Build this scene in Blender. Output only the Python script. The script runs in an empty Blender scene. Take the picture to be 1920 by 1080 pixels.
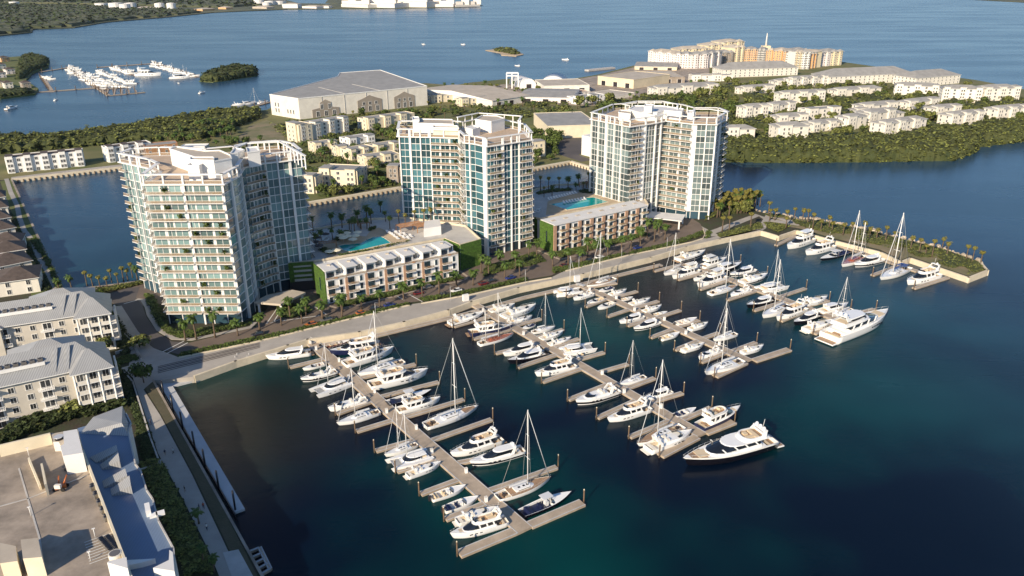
import bpy, math, random
from mathutils import Vector, noise
random.seed(7)
R = math.radians
scene = bpy.context.scene
COL = scene.collection

# ------------------------------------------------------------------ camera
FPX, YH, ROLL, CAMZ = 1480.0, -48.0, R(-0.35), 120.0
PITCH = math.atan((540 - YH) / FPX)
cam = bpy.data.cameras.new('camera')
cam.sensor_width = 36.0
cam.lens = 36.0 * FPX / 1920
cam.clip_start = 1.0
cam.clip_end = 90000
camo = bpy.data.objects.new('camera', cam)
COL.objects.link(camo)
camo.location = (0, 0, CAMZ)
from mathutils import Matrix
camo.rotation_euler = (Matrix.Rotation(R(90) - PITCH, 3, 'X') @ Matrix.Rotation(ROLL, 3, 'Z')).to_euler()
scene.camera = camo

# ------------------------------------------------------------------ light
SUN_ELEV, SUN_AZ = 25.0, 31.0          # shadows run 31 degrees to the right of straight away
w = bpy.data.worlds.new('World')
scene.world = w
w.use_nodes = True
nt = w.node_tree
bg = nt.nodes['Background']
sky = nt.nodes.new('ShaderNodeTexSky')
sky.sky_type = 'NISHITA'
sky.sun_disc = False
sky.sun_elevation = R(SUN_ELEV)
sky.sun_rotation = R(180 + SUN_AZ)
sky.air_density = 1.0
sky.dust_density = 0.3
sky.ozone_density = 5.0
nt.links.new(sky.outputs[0], bg.inputs[0])
bg.inputs[1].default_value = 0.098
sl = bpy.data.lights.new('sun', 'SUN')
sl.energy = 4.8
sl.angle = R(0.5)
sl.color = (1.0, 0.845, 0.64)
so = bpy.data.objects.new('sun', sl)
COL.objects.link(so)
so.location = (-200, -200, 300)
sd = Vector((math.sin(R(SUN_AZ)) * math.cos(R(SUN_ELEV)), math.cos(R(SUN_AZ)) * math.cos(R(SUN_ELEV)), -math.sin(R(SUN_ELEV))))
so.rotation_euler = sd.to_track_quat('-Z', 'Y').to_euler()
scene.view_settings.view_transform = 'Standard'
scene.view_settings.look = 'None'
scene.view_settings.exposure = 0.5
scene.view_settings.gamma = 1.0

# ------------------------------------------------------------------ pixel of the photo -> place on the ground
def G(u, v, z=0.0):
    x = (u - 960) / FPX; y = (540 - v) / FPX
    c, s = math.cos(ROLL), math.sin(ROLL)
    x, y = x * c - y * s, x * s + y * c
    dx, dy, dz = x, math.cos(PITCH) + y * math.sin(PITCH), -math.sin(PITCH) + y * math.cos(PITCH)
    t = (z - CAMZ) / dz
    return Vector((dx * t, dy * t))
CR = {'A': (480, 580, 3.6), 'B': (680, 740, 3.375), 'C': (820, 520, 3.84), 'D': (1040, 700, 4.174), 'E': (1020, 440, 3.6),
      'F': (1220, 360, 3.6), 'H': (1440, 360, 3.6), 'P': (560, 420, 6.0), 'Q': (860, 400, 5.333), 'S': (1180, 360, 6.0),
      'T': (200, 240, 2.7), 'U': (560, 180, 2.572), 'V': (980, 320, 6.0), 'W': (1100, 40, 2.3415), 'X': (480, 60, 3.0),
      'Y': (0, 540, 4.5), 'Z': (0, 760, 3.375), 'N': (0, 0, 3.0), 'M': (220, 600, 2.25), 'O': (0, 320, 4.5), 'L': (480, 420, 4.907), '0': (0, 0, 1.0), '5': (1180, 60, 4.3636), '6': (1360, 110, 6.75), '7': (1620, 110, 6.353)}
def K(k, x, y, z=0.0):
    c = CR[k]
    return G(c[0] + x / c[2], c[1] + y / c[2], z)
def KP(k, pts, z=0.0):
    return [K(k, x, y, z) for x, y in pts]
def GP(pts, z=0.0):
    return [G(x, y, z) for x, y in pts]

# ------------------------------------------------------------------ materials
MATS = {}
def mat(name, col, rough=0.6, metal=0.0, spec=0.5, var=0.0, vs=0.3, bump=0.0, bs=2.0, isl=0.0, objr=0.0, coord='Object', col2=None, wave=None, coat=0.0):
    m = bpy.data.materials.new(name); m.use_nodes = True
    t = m.node_tree; b = t.nodes['Principled BSDF']
    b.inputs['Base Color'].default_value = (*col, 1)
    b.inputs['Roughness'].default_value = rough
    b.inputs['Metallic'].default_value = metal
    b.inputs['Specular IOR Level'].default_value = spec
    b.inputs['Coat Weight'].default_value = coat
    src = None
    def sock():
        if coord == 'Position':
            g = t.nodes.new('ShaderNodeNewGeometry'); return g.outputs['Position']
        g = t.nodes.new('ShaderNodeTexCoord'); return g.outputs['Object']
    if var > 0 or col2:
        n = t.nodes.new('ShaderNodeTexNoise'); n.inputs['Scale'].default_value = vs; n.inputs['Detail'].default_value = 6
        n.inputs['Roughness'].default_value = 0.65
        t.links.new(sock(), n.inputs['Vector'])
        r = t.nodes.new('ShaderNodeMapRange'); r.inputs['From Min'].default_value = 0.35; r.inputs['From Max'].default_value = 0.65
        t.links.new(n.outputs['Fac'], r.inputs['Value'])
        mx = t.nodes.new('ShaderNodeMix'); mx.data_type = 'RGBA'
        c2 = col2 if col2 else tuple(min(1, c * (1 + var)) for c in col)
        c1 = col if col2 else tuple(c * (1 - var) for c in col)
        mx.inputs['A'].default_value = (*c1, 1); mx.inputs['B'].default_value = (*c2, 1)
        t.links.new(r.outputs[0], mx.inputs['Factor']); src = mx.outputs['Result']
    if wave:   # fine lines: planks, standing seams, ribs (scale, direction, depth)
        wv = t.nodes.new('ShaderNodeTexWave'); wv.bands_direction = wave[1]; wv.inputs['Scale'].default_value = wave[0]
        t.links.new(sock(), wv.inputs['Vector'])
        mx = t.nodes.new('ShaderNodeMix'); mx.data_type = 'RGBA'; mx.blend_type = 'MULTIPLY'
        mx.inputs['Factor'].default_value = wave[2]
        if src: t.links.new(src, mx.inputs['A'])
        else: mx.inputs['A'].default_value = (*col, 1)
        t.links.new(wv.outputs['Color'], mx.inputs['B']); src = mx.outputs['Result']
    if isl > 0 or objr > 0:
        if isl > 0: g = t.nodes.new('ShaderNodeNewGeometry'); o = g.outputs['Random Per Island']; a = isl
        else: g = t.nodes.new('ShaderNodeObjectInfo'); o = g.outputs['Random']; a = objr
        if isl > 0 and objr > 0:
            g2 = t.nodes.new('ShaderNodeObjectInfo'); ad = t.nodes.new('ShaderNodeMath'); ad.operation = 'ADD'
            t.links.new(o, ad.inputs[0]); t.links.new(g2.outputs['Random'], ad.inputs[1])
            fr = t.nodes.new('ShaderNodeMath'); fr.operation = 'FRACT'; t.links.new(ad.outputs[0], fr.inputs[0]); o = fr.outputs[0]
        r = t.nodes.new('ShaderNodeMapRange'); r.inputs['To Min'].default_value = 1 - a; r.inputs['To Max'].default_value = 1 + a
        t.links.new(o, r.inputs['Value'])
        hs = t.nodes.new('ShaderNodeHueSaturation'); t.links.new(r.outputs[0], hs.inputs['Value'])
        if src: t.links.new(src, hs.inputs['Color'])
        else: hs.inputs['Color'].default_value = (*col, 1)
        src = hs.outputs['Color']
    if src: t.links.new(src, b.inputs['Base Color'])
    if bump > 0:
        n = t.nodes.new('ShaderNodeTexNoise'); n.inputs['Scale'].default_value = bs; n.inputs['Detail'].default_value = 4
        t.links.new(sock(), n.inputs['Vector'])
        bp = t.nodes.new('ShaderNodeBump'); bp.inputs['Strength'].default_value = bump; bp.inputs['Distance'].default_value = 0.3
        t.links.new(n.outputs['Fac'], bp.inputs['Height']); t.links.new(bp.outputs[0], b.inputs['Normal'])
    MATS[name] = m
    return m
P = 'Position'
mat('white', (0.78, 0.77, 0.74), 0.45, var=0.05, vs=0.25)
mat('gelcoat', (0.82, 0.82, 0.80), 0.22, coat=0.5, var=0.03, vs=0.6)
mat('offwhite', (0.72, 0.68, 0.60), 0.6, var=0.08, vs=0.2)
mat('apartment_wall', (0.56, 0.52, 0.45), 0.65, var=0.08, vs=0.2)
mat('cream', (0.70, 0.62, 0.46), 0.65, var=0.08, vs=0.2)
mat('tan_deck', (0.50, 0.38, 0.27), 0.7, var=0.12, vs=0.25, wave=(0.5, 'X', 0.08))
mat('glass_teal', (0.05, 0.125, 0.145), 0.06, spec=0.8, isl=0.6, objr=0.4, coat=0.3)
mat('glass_pale', (0.15, 0.235, 0.235), 0.08, spec=0.8, isl=0.5, objr=0.35, coat=0.3)
mat('glass_dark', (0.025, 0.055, 0.075), 0.06, spec=0.8, isl=0.6, objr=0.4)
mat('glass_grey', (0.13, 0.17, 0.17), 0.1, spec=0.8, isl=0.6, objr=0.4)
mat('curtain', (0.30, 0.36, 0.34), 0.5, isl=0.3)
mat('rail_glass', (0.36, 0.27, 0.18), 0.15, spec=0.7)
MATS['rail_glass'].node_tree.nodes['Principled BSDF'].inputs['Alpha'].default_value = 0.42
mat('brown_brick', (0.40, 0.25, 0.165), 0.8, var=0.15, vs=1.0)
mat('green_wall', (0.055, 0.115, 0.012), 0.95, var=0.5, vs=1.2, bump=0.8, bs=4)
mat('asphalt', (0.085, 0.075, 0.072), 0.85, var=0.12, vs=0.06, coord=P)
mat('brown_paving', (0.15, 0.115, 0.09), 0.8, var=0.15, vs=0.09, coord=P, bump=0.15, bs=3)
mat('promenade', (0.37, 0.34, 0.30), 0.8, var=0.12, vs=0.12, coord=P, bump=0.1, bs=3)
mat('cream_stone', (0.62, 0.54, 0.40), 0.75, var=0.12, vs=0.3, coord=P)
mat('concrete', (0.30, 0.25, 0.20), 0.8, var=0.32, vs=0.13, coord=P, bump=0.1, bs=2)
mat('concrete_pale', (0.46, 0.44, 0.41), 0.8, var=0.12, vs=0.2, coord=P)
mat('dock', (0.42, 0.34, 0.255), 0.75, var=0.16, vs=0.35, wave=(1.6, 'X', 0.15))
mat('dock_grey', (0.46, 0.47, 0.48), 0.7, var=0.08, vs=0.35)
mat('pile', (0.13, 0.085, 0.05), 0.85, var=0.3, vs=2)
mat('black', (0.008, 0.008, 0.012), 0.3)
mat('black_hull', (0.006, 0.006, 0.010), 0.12, coat=0.6)
mat('boot_red', (0.09, 0.015, 0.01), 0.4)
mat('navy', (0.012, 0.018, 0.06), 0.35)
mat('teak', (0.36, 0.23, 0.135), 0.6, var=0.15, vs=1.5, wave=(3.0, 'Y', 0.15))
mat('varnish', (0.34, 0.085, 0.035), 0.3, var=0.2, vs=1.5, coat=0.5)
mat('cushion', (0.62, 0.50, 0.34), 0.8)
mat('boat_glass', (0.010, 0.013, 0.018), 0.05, spec=0.9)
mat('alu', (0.62, 0.62, 0.62), 0.35, metal=0.3)
mat('rope', (0.45, 0.45, 0.43), 0.6)
mat('sail_cover', (0.60, 0.61, 0.62), 0.8)
mat('sail_blue', (0.05, 0.09, 0.25), 0.8)
mat('net', (0.35, 0.35, 0.34), 0.9)
mat('dull_lawn', (0.075, 0.070, 0.036), 0.95, col2=(0.10, 0.085, 0.05), vs=0.2, coord=P, bump=0.3, bs=1.5)
mat('grass', (0.075, 0.105, 0.022), 0.95, col2=(0.13, 0.135, 0.04), vs=0.08, coord=P, bump=0.3, bs=1.5)
mat('dry_grass', (0.17, 0.15, 0.06), 0.95, col2=(0.085, 0.105, 0.025), vs=0.03, coord=P)
mat('mulch', (0.045, 0.032, 0.022), 0.95, col2=(0.035, 0.050, 0.016), vs=0.25, coord=P, bump=0.5, bs=1.5)
mat('sand', (0.46, 0.36, 0.24), 0.9, var=0.15, vs=0.1, coord=P)
mat('dirt', (0.26, 0.20, 0.13), 0.9, col2=(0.12, 0.13, 0.05), vs=0.05, coord=P)
mat('leaf', (0.070, 0.100, 0.020), 0.7, isl=0.55, objr=0.25, spec=0.3)
mat('leaf_olive', (0.125, 0.138, 0.034), 0.7, isl=0.7, objr=0.3, spec=0.3)
mat('leaf_dark', (0.040, 0.056, 0.018), 0.75, isl=0.55, spec=0.25)
mat('canopy_dark', (0.030, 0.044, 0.011), 0.9, col2=(0.070, 0.078, 0.020), vs=0.12, coord=P, bump=1.0, bs=0.6)  # dark base paints the shade in gaps between leaf clumps
mat('canopy_far', (0.045, 0.060, 0.028), 0.95, col2=(0.120, 0.120, 0.060), vs=0.008, coord=P)
mat('palm_leaf', (0.060, 0.100, 0.016), 0.6, isl=0.4, objr=0.3, spec=0.35)
mat('palm_gold', (0.150, 0.135, 0.025), 0.6, isl=0.4, objr=0.3, spec=0.35)
mat('trunk', (0.12, 0.085, 0.055), 0.9, var=0.25, vs=3)
mat('roof_grey', (0.30, 0.29, 0.27), 0.75, var=0.14, vs=0.15)
mat('roof_metal', (0.38, 0.385, 0.385), 0.45, metal=0.0, spec=0.6, wave=(0.55, 'X', 0.32), var=0.08, vs=0.1)
mat('roof_shade_blue', (0.15, 0.21, 0.31), 0.4, spec=0.6, wave=(0.5, 'X', 0.10), var=0.06, vs=0.1)  # blue of the shaded metal is put into the base colour
mat('roof_brown', (0.085, 0.065, 0.055), 0.85, var=0.25, vs=0.5)
mat('roof_white', (0.66, 0.65, 0.63), 0.6, var=0.06, vs=0.2)
mat('roof_beige', (0.46, 0.40, 0.32), 0.75, var=0.12, vs=0.1)
mat('pinkish', (0.74, 0.67, 0.64), 0.7, var=0.06, vs=0.1)
mat('orange_wall', (0.62, 0.36, 0.17), 0.75, var=0.1, vs=0.1)
mat('yellow_wall', (0.68, 0.58, 0.40), 0.75, var=0.1, vs=0.1)
mat('stone_arch', (0.30, 0.26, 0.215), 0.85, var=0.12, vs=0.1)
mat('window_dark', (0.05, 0.055, 0.06), 0.15, spec=0.7, objr=0.5)
mat('pool', (0.0, 0.24, 0.24), 0.05, spec=0.4, col2=(0.0, 0.32, 0.29), vs=0.15, bump=0.1, bs=1.5)
mat('pool_shelf', (0.10, 0.42, 0.36), 0.06)
mat('umbrella', (0.75, 0.68, 0.50), 0.8)
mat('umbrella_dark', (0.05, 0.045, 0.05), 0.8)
mat('wood', (0.34, 0.18, 0.09), 0.7, var=0.2, vs=1)
mat('red', (0.35, 0.05, 0.02), 0.4)
mat('orange', (0.45, 0.13, 0.03), 0.35, coat=0.5)
mat('car_white', (0.75, 0.75, 0.73), 0.25, coat=0.5)
mat('car_dark', (0.03, 0.027, 0.03), 0.25, coat=0.6)
mat('car_blue', (0.015, 0.03, 0.16), 0.25, coat=0.6)
mat('car_red', (0.13, 0.012, 0.012), 0.25, coat=0.6)
mat('car_grey', (0.14, 0.13, 0.12), 0.25, coat=0.6)
mat('tyre', (0.012, 0.012, 0.012), 0.8)
mat('paint_white', (0.70, 0.70, 0.66), 0.7)
mat('rock', (0.40, 0.34, 0.26), 0.9, var=0.3, vs=0.6, isl=0.35)
mat('skin', (0.40, 0.22, 0.15), 0.6)
mat('seawall', (0.24, 0.20, 0.15), 0.85, var=0.25, vs=0.4, wave=(0.8, 'X', 0.2))
mat('green_water_wall', (0.02, 0.10, 0.05), 0.5, var=0.4, vs=0.3)

# water: dark absorbing body, sky comes from real reflection
m = mat('water', (0.002, 0.016, 0.030), 0.24, spec=0.30)
t = m.node_tree; b = t.nodes['Principled BSDF']; b.inputs['IOR'].default_value = 1.33
pos = t.nodes.new('ShaderNodeNewGeometry')
n1 = t.nodes.new('ShaderNodeTexNoise'); n1.inputs['Scale'].default_value = 0.011; n1.inputs['Detail'].default_value = 3
t.links.new(pos.outputs['Position'], n1.inputs['Vector'])
rm = t.nodes.new('ShaderNodeMapRange'); rm.inputs['From Min'].default_value = 0.42; rm.inputs['From Max'].default_value = 0.66
t.links.new(n1.outputs['Fac'], rm.inputs['Value'])
mx = t.nodes.new('ShaderNodeMix'); mx.data_type = 'RGBA'
mx.inputs['A'].default_value = (0.0005, 0.004, 0.013, 1); mx.inputs['B'].default_value = (0.000, 0.046, 0.042, 1)
t.links.new(rm.outputs[0], mx.inputs['Factor'])
def zone(src, cx, cy, r0, r1, col, inside_):   # paler open bay, brown shallows: the water's own colour by place
    mp = t.nodes.new('ShaderNodeVectorMath'); mp.operation = 'DISTANCE'; mp.inputs[1].default_value = (cx, cy, 0)
    t.links.new(pos.outputs['Position'], mp.inputs[0])
    ad = t.nodes.new('ShaderNodeMath'); ad.operation = 'MULTIPLY_ADD'; ad.inputs[1].default_value = (r1 - r0) * 0.8; t.links.new(n1.outputs['Fac'], ad.inputs[0]); t.links.new(mp.outputs['Value'], ad.inputs[2])
    r_ = t.nodes.new('ShaderNodeMapRange'); r_.interpolation_type = 'SMOOTHSTEP'; r_.inputs['From Min'].default_value = r0 + (r1 - r0) * .4; r_.inputs['From Max'].default_value = r1 + (r1 - r0) * .4
    r_.inputs['To Min'].default_value = 1 if inside_ else 0; r_.inputs['To Max'].default_value = 0 if inside_ else 1
    t.links.new(ad.outputs[0], r_.inputs['Value'])
    m_ = t.nodes.new('ShaderNodeMix'); m_.data_type = 'RGBA'; t.links.new(r_.outputs[0], m_.inputs['Factor']); t.links.new(src, m_.inputs['A']); m_.inputs['B'].default_value = (*col, 1)
    return m_.outputs['Result']
wsrc = zone(mx.outputs['Result'], -20, 215, 90, 330, (0.024, 0.062, 0.105), False)
wsrc = zone(wsrc, -88, 195, 10, 55, (0.016, 0.017, 0.014), True)
t.links.new(wsrc, b.inputs['Base Color'])
gm = t.nodes.new('ShaderNodeMapping'); gm.inputs['Scale'].default_value = (0.004, 0.016, 1); gm.inputs['Rotation'].default_value = (0, 0, R(12)); t.links.new(pos.outputs['Position'], gm.inputs['Vector'])
gn = t.nodes.new('ShaderNodeTexNoise'); gn.inputs['Scale'].default_value = 1.0; gn.inputs['Detail'].default_value = 5; t.links.new(gm.outputs[0], gn.inputs['Vector'])   # wind lanes
gr = t.nodes.new('ShaderNodeMapRange'); gr.inputs['From Min'].default_value = 0.35; gr.inputs['From Max'].default_value = 0.65; gr.inputs['To Min'].default_value = 0.235; gr.inputs['To Max'].default_value = 0.29
t.links.new(gn.outputs['Fac'], gr.inputs['Value']); t.links.new(gr.outputs[0], b.inputs['Roughness'])
prev = None
for sc_, st_, dist in ((0.02, 0.06, 3.0), (0.35, 0.10, 0.35), (1.6, 0.16, 0.12)):
    mp = t.nodes.new('ShaderNodeMapping'); mp.inputs['Scale'].default_value = (1.0, 2.2, 1.0); mp.inputs['Rotation'].default_value = (0, 0, R(15))
    t.links.new(pos.outputs['Position'], mp.inputs['Vector'])
    nn = t.nodes.new('ShaderNodeTexNoise'); nn.inputs['Scale'].default_value = sc_; nn.inputs['Detail'].default_value = 5
    t.links.new(mp.outputs[0], nn.inputs['Vector'])
    bp = t.nodes.new('ShaderNodeBump'); bp.inputs['Strength'].default_value = st_; bp.inputs['Distance'].default_value = dist
    t.links.new(nn.outputs['Fac'], bp.inputs['Height'])
    if prev: t.links.new(prev.outputs[0], bp.inputs['Normal'])
    prev = bp
t.links.new(prev.outputs[0], b.inputs['Normal'])

# ------------------------------------------------------------------ mesh builder
class MB:
    def __init__(s): s.v = []; s.f = []; s.m = []; s.mats = []; s.sm = []
    def mi(s, name):
        if name not in s.mats: s.mats.append(name)
        return s.mats.index(name)
    def face(s, pts, m, sm=False):
        b = len(s.v); s.v.extend([tuple(p) for p in pts]); s.f.append(tuple(range(b, b + len(pts)))); s.m.append(s.mi(m)); s.sm.append(sm)
    def mesh8(s, c, m):   # c: 4 bottom ccw + 4 top
        b = len(s.v); s.v.extend([tuple(p) for p in c]); k = s.mi(m)
        for q in ((3, 2, 1, 0), (4, 5, 6, 7), (0, 1, 5, 4), (1, 2, 6, 5), (2, 3, 7, 6), (3, 0, 4, 7)):
            s.f.append(tuple(b + i for i in q)); s.m.append(k); s.sm.append(False)
    def box(s, x, y, z, sx, sy, sz, m, rz=0.0):   # centre of base, sizes
        c, sn = math.cos(rz), math.sin(rz); pts = []
        for zz in (z, z + sz):
            for ax, ay in ((-1, -1), (1, -1), (1, 1), (-1, 1)):
                X, Y = ax * sx / 2, ay * sy / 2
                pts.append((x + X * c - Y * sn, y + X * sn + Y * c, zz))
        s.mesh8(pts, m)
    def beam(s, p, q, w, z0, z1, m, off=0.0, ext=0.0):   # box along p-q; off shifts it to the outward side (right of p->q)
        p = Vector(p[:2]); q = Vector(q[:2]); d = (q - p).normalized(); n = Vector((d.y, -d.x))
        p = p - d * ext + n * off; q = q + d * ext + n * off; a = n * (w / 2)
        c = [p + a, q + a, q - a, p - a]
        s.mesh8([(*i, z0) for i in c] + [(*i, z1) for i in c], m)
    def prism(s, poly, z0, z1, m, top=None, bottom=False):
        n = len(poly); b = len(s.v)
        ar = sum(poly[i][0] * poly[(i + 1) % n][1] - poly[(i + 1) % n][0] * poly[i][1] for i in range(n))
        if ar < 0: poly = poly[::-1]
        s.v.extend([(p[0], p[1], z0) for p in poly] + [(p[0], p[1], z1) for p in poly])
        for i in range(n):
            j = (i + 1) % n; s.f.append((b + i, b + j, b + n + j, b + n + i)); s.m.append(s.mi(m)); s.sm.append(False)
        s.f.append(tuple(b + n + i for i in range(n))); s.m.append(s.mi(top or m)); s.sm.append(False)
        if bottom: s.f.append(tuple(b + i for i in range(n))[::-1]); s.m.append(s.mi(m)); s.sm.append(False)
    def loft(s, rings, ms, cap0=True, cap1=True, closed=True, sm=False, capm=None):
        b = len(s.v); n = len(rings[0])
        for r in rings: s.v.extend([tuple(p) for p in r])
        for k in range(len(rings) - 1):
            mm = s.mi(ms[k] if isinstance(ms, (list, tuple)) else ms)
            for i in range(n if closed else n - 1):
                j = (i + 1) % n
                s.f.append((b + k * n + i, b + k * n + j, b + (k + 1) * n + j, b + (k + 1) * n + i)); s.m.append(mm); s.sm.append(sm)
        m0 = ms[0] if isinstance(ms, (list, tuple)) else ms; m1 = capm or (ms[-1] if isinstance(ms, (list, tuple)) else ms)
        if cap0: s.f.append(tuple(b + i for i in range(n))[::-1]); s.m.append(s.mi(m0)); s.sm.append(False)
        if cap1: s.f.append(tuple(b + (len(rings) - 1) * n + i for i in range(n))); s.m.append(s.mi(m1)); s.sm.append(False)
    def tube(s, p, q, r0, r1=None, m='white', n=6):
        p = Vector(p); q = Vector(q); r1 = r0 if r1 is None else r1; d = (q - p).normalized()
        a = d.cross(Vector((0, 0, 1)));
        if a.length < 1e-3: a = Vector((1, 0, 0))
        a.normalize(); c = d.cross(a)
        s.loft([[o + (a * math.cos(k * 2 * math.pi / n) + c * math.sin(k * 2 * math.pi / n)) * r for k in range(n)] for o, r in ((p, r0), (q, r1))], m, sm=True)
    def ball(s, x, y, z, r, m, sz=1.0, n=8):
        rings = [[(x + r * math.sin(a) * math.cos(k * 2 * math.pi / n), y + r * math.sin(a) * math.sin(k * 2 * math.pi / n), z - r * sz * math.cos(a)) for k in range(n)] for a in [math.pi * (i + .5) / 5 for i in range(5)]]
        s.loft(rings, m, sm=True)
    def add(s, o, dx=0, dy=0, dz=0):
        b = len(s.v); s.v.extend([(x + dx, y + dy, z + dz) for x, y, z in o.v])
        for f, m, sm in zip(o.f, o.m, o.sm): s.f.append(tuple(b + i for i in f)); s.m.append(s.mi(o.mats[m])); s.sm.append(sm)
    def mesh(s, name, org=(0, 0, 0)):
        me = bpy.data.meshes.new(name)
        if org[0] or org[1] or org[2]: vs = [(x - org[0], y - org[1], z - org[2]) for x, y, z in s.v]
        else: vs = s.v
        me.from_pydata(vs, [], s.f)
        for k in s.mats: me.materials.append(MATS[k])
        me.polygons.foreach_set('material_index', s.m)
        me.polygons.foreach_set('use_smooth', s.sm)
        me.update()
        return me
    def build(s, name, parent=None, org=None):
        if org is None: org = tuple(parent.location) if parent else (0, 0, 0)
        o = bpy.data.objects.new(name, s.mesh(name, org)); COL.objects.link(o)
        if parent: o.parent = parent
        return o

def tag(o, label=None, cat=None, group=None, kind=None):
    if label: o['label'] = label
    if cat: o['category'] = cat
    if group: o['group'] = group
    if kind: o['kind'] = kind
    return o
def thing(name, label, cat, loc=(0, 0, 0), rz=0.0, group=None):
    o = bpy.data.objects.new(name, None); COL.objects.link(o); o.location = loc; o.rotation_euler = (0, 0, rz)
    o.empty_display_size = 0.5
    return tag(o, label, cat, group)
def struct(name, mb): return tag(mb.build(name), kind='structure')
def solo(name, mb, label, cat, group=None, kind=None, at=None):
    if at is None:
        n = len(mb.v); at = (sum(v[0] for v in mb.v) / n, sum(v[1] for v in mb.v) / n, min(v[2] for v in mb.v))
    o = mb.build(name, None, at); o.location = at
    return tag(o, label, cat, group, kind)
def copy_tree(o, parent=None):
    c = o.copy(); COL.objects.link(c)
    if parent: c.parent = parent
    for ch in KIDS.get(o.name, ()): copy_tree(ch, c)
    return c
KIDS = {}
def index_kids():
    KIDS.clear()
    for o in COL.objects:
        if o.parent: KIDS.setdefault(o.parent.name, []).append(o)
used = set()
def place(root, loc, rz=0.0, sc=(1, 1, 1), label=None, group=None, name=None):
    if root.name in used: o = copy_tree(root)
    else: used.add(root.name); o = root
    o.location = loc; o.rotation_euler = (0, 0, rz); o.scale = sc
    if label: o['label'] = label
    if group: o['group'] = group
    return o
def capped(parent, name, items, cap=100):    # items: list of (distance, MB); nearest as parts, the rest as one stuff part
    items.sort(key=lambda i: i[0])
    for d, mb in items[:cap]: mb.build(name, parent)
    if len(items) > cap:
        r = MB()
        for d, mb in items[cap:]: r.add(mb)
        tag(r.build(name, parent), kind='stuff')
ORD = ['first', 'second', 'third', 'fourth', 'fifth', 'sixth', 'seventh', 'eighth', 'ninth', 'tenth', 'eleventh', 'twelfth', 'thirteenth',
       'fourteenth', 'fifteenth', 'sixteenth', 'seventeenth', 'eighteenth', 'nineteenth', 'twentieth', 'twenty-first', 'twenty-second', 'twenty-third', 'twenty-fourth', 'twenty-fifth', 'twenty-sixth', 'twenty-seventh', 'twenty-eighth', 'twenty-ninth', 'thirtieth']
def inside(p, poly):
    c = False; n = len(poly); j = n - 1
    for i in range(n):
        a, b_ = poly[i], poly[j]
        if (a[1] > p[1]) != (b_[1] > p[1]) and p[0] < (b_[0] - a[0]) * (p[1] - a[1]) / (b_[1] - a[1]) + a[0]: c = not c
        j = i
    return c
def edge_dist(p, poly):
    p = Vector(p[:2]); best = 1e9
    for i in range(len(poly)):
        a = Vector(poly[i][:2]); b_ = Vector(poly[(i + 1) % len(poly)][:2]); d = b_ - a
        t_ = max(0, min(1, (p - a).dot(d) / max(d.length_squared, 1e-9))); best = min(best, (a + d * t_ - p).length)
    return best
# ------------------------------------------------------------------ setting: water and land
mb = MB(); S_ = 60000
mb.face([(-S_, -S_, 0), (S_, -S_, 0), (S_, S_, 0), (-S_, S_, 0)], 'water'); struct('water', mb)
ZQ = 2.0
def sheet(name, pts, z, m, z0=None):
    mb = MB()
    if z0 is None: mb.prism(pts, z - 0.2, z, m)
    else: mb.prism(pts, z0, z, m)
    return struct(name, mb)
QUAY = [(287, 713), (367, 706), (442, 679), (540, 649), (577, 638), (674, 624), (758, 605), (841, 583), (884, 567), (972, 541), (1094, 515), (1220, 484), (1287, 464), (1350, 450), (1427, 434), (1460, 444), (1493, 433)]
BWIN = [(1551, 449), (1651, 474), (1690, 492), (1707, 485), (1816, 522), (1852, 508)]
BWOUT = [(1837, 491), (1768, 466), (1707, 452), (1634, 433), (1593, 425), (1520, 411), (1497, 412), (1418, 396), (1407, 390), (1350, 372)]
BACK = [(1290, 352), (1240, 345), (1117, 345), (995, 352), (870, 390), (750, 412), (575, 445), (480, 470), (380, 505), (272, 526), (118, 546), (22, 337)]
L1 = GP([(640, 1330)] + [(495, 1086)] + QUAY + BWIN + BWOUT + BACK + [(-260, 345), (-700, 1330)], ZQ)
sheet('ground', L1, ZQ, 'mulch', -1.0)
L2px = [(-300, 262), (0, 262), (130, 257), (250, 240), (400, 213), (500, 206), (520, 195), (640, 160), (800, 156), (850, 160), (880, 155), (960, 147), (985, 149), (1060, 150), (1120, 140), (1215, 116), (1430, 98), (1580, 116), (1700, 133), (1830, 150), (1925, 168), (2100, 200), (2250, 240), (1920, 258), (1826, 271), (1822, 281), (1783, 294), (1500, 298), (1356, 297), (1120, 318), (1070, 303), (993, 317), (750, 352), (570, 382), (500, 395), (330, 312), (235, 313), (22, 337), (-300, 350)]
L2 = GP(L2px, 1.8)
sheet('ground', L2, 1.8, 'dry_grass', -1.0)
FAR = [(-300, 90), (0, 66), (60, 60), (62, 54), (140, 51), (200, 41), (320, 31), (400, 23), (540, 17), (700, 16), (860, 13), (905, 10), (880, 7), (760, 4), (700, 3), (625, 7), (560, 6), (545, 2), (500, -8), (-300, -14)]
sheet('ground', GP(FAR, 2.0), 2.0, 'canopy_far', -1.0)
sheet('ground', GP([(610, 5), (640, 7), (720, 3), (820, 2), (830, -4), (620, -6)], 2.0), 2.0, 'canopy_far', -1.0)
sheet('ground', GP([(1825, -1), (1960, 6), (2100, 8), (2100, -8), (1860, -6)], 2.0), 2.0, 'canopy_far', -1.0)
sheet('ground', GP([(-200, 190), (0, 183), (65, 175), (72, 166), (48, 150), (60, 136), (90, 125), (93, 112), (60, 104), (0, 108), (-200, 108)], 2.0), 2.0, 'grass', -1.0)
ISL1 = GP([(373, 152), (395, 141), (440, 128), (483, 133), (482, 142), (430, 150), (400, 154)], 0.6)
sheet('island', ISL1, 0.6, 'grass', -1.0)
ISL2 = GP([(910, 94), (930, 92), (965, 93), (982, 102), (968, 105), (940, 103), (938, 99)], 0.8)
sheet('island', ISL2, 0.8, 'sand', -1.0)

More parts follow.
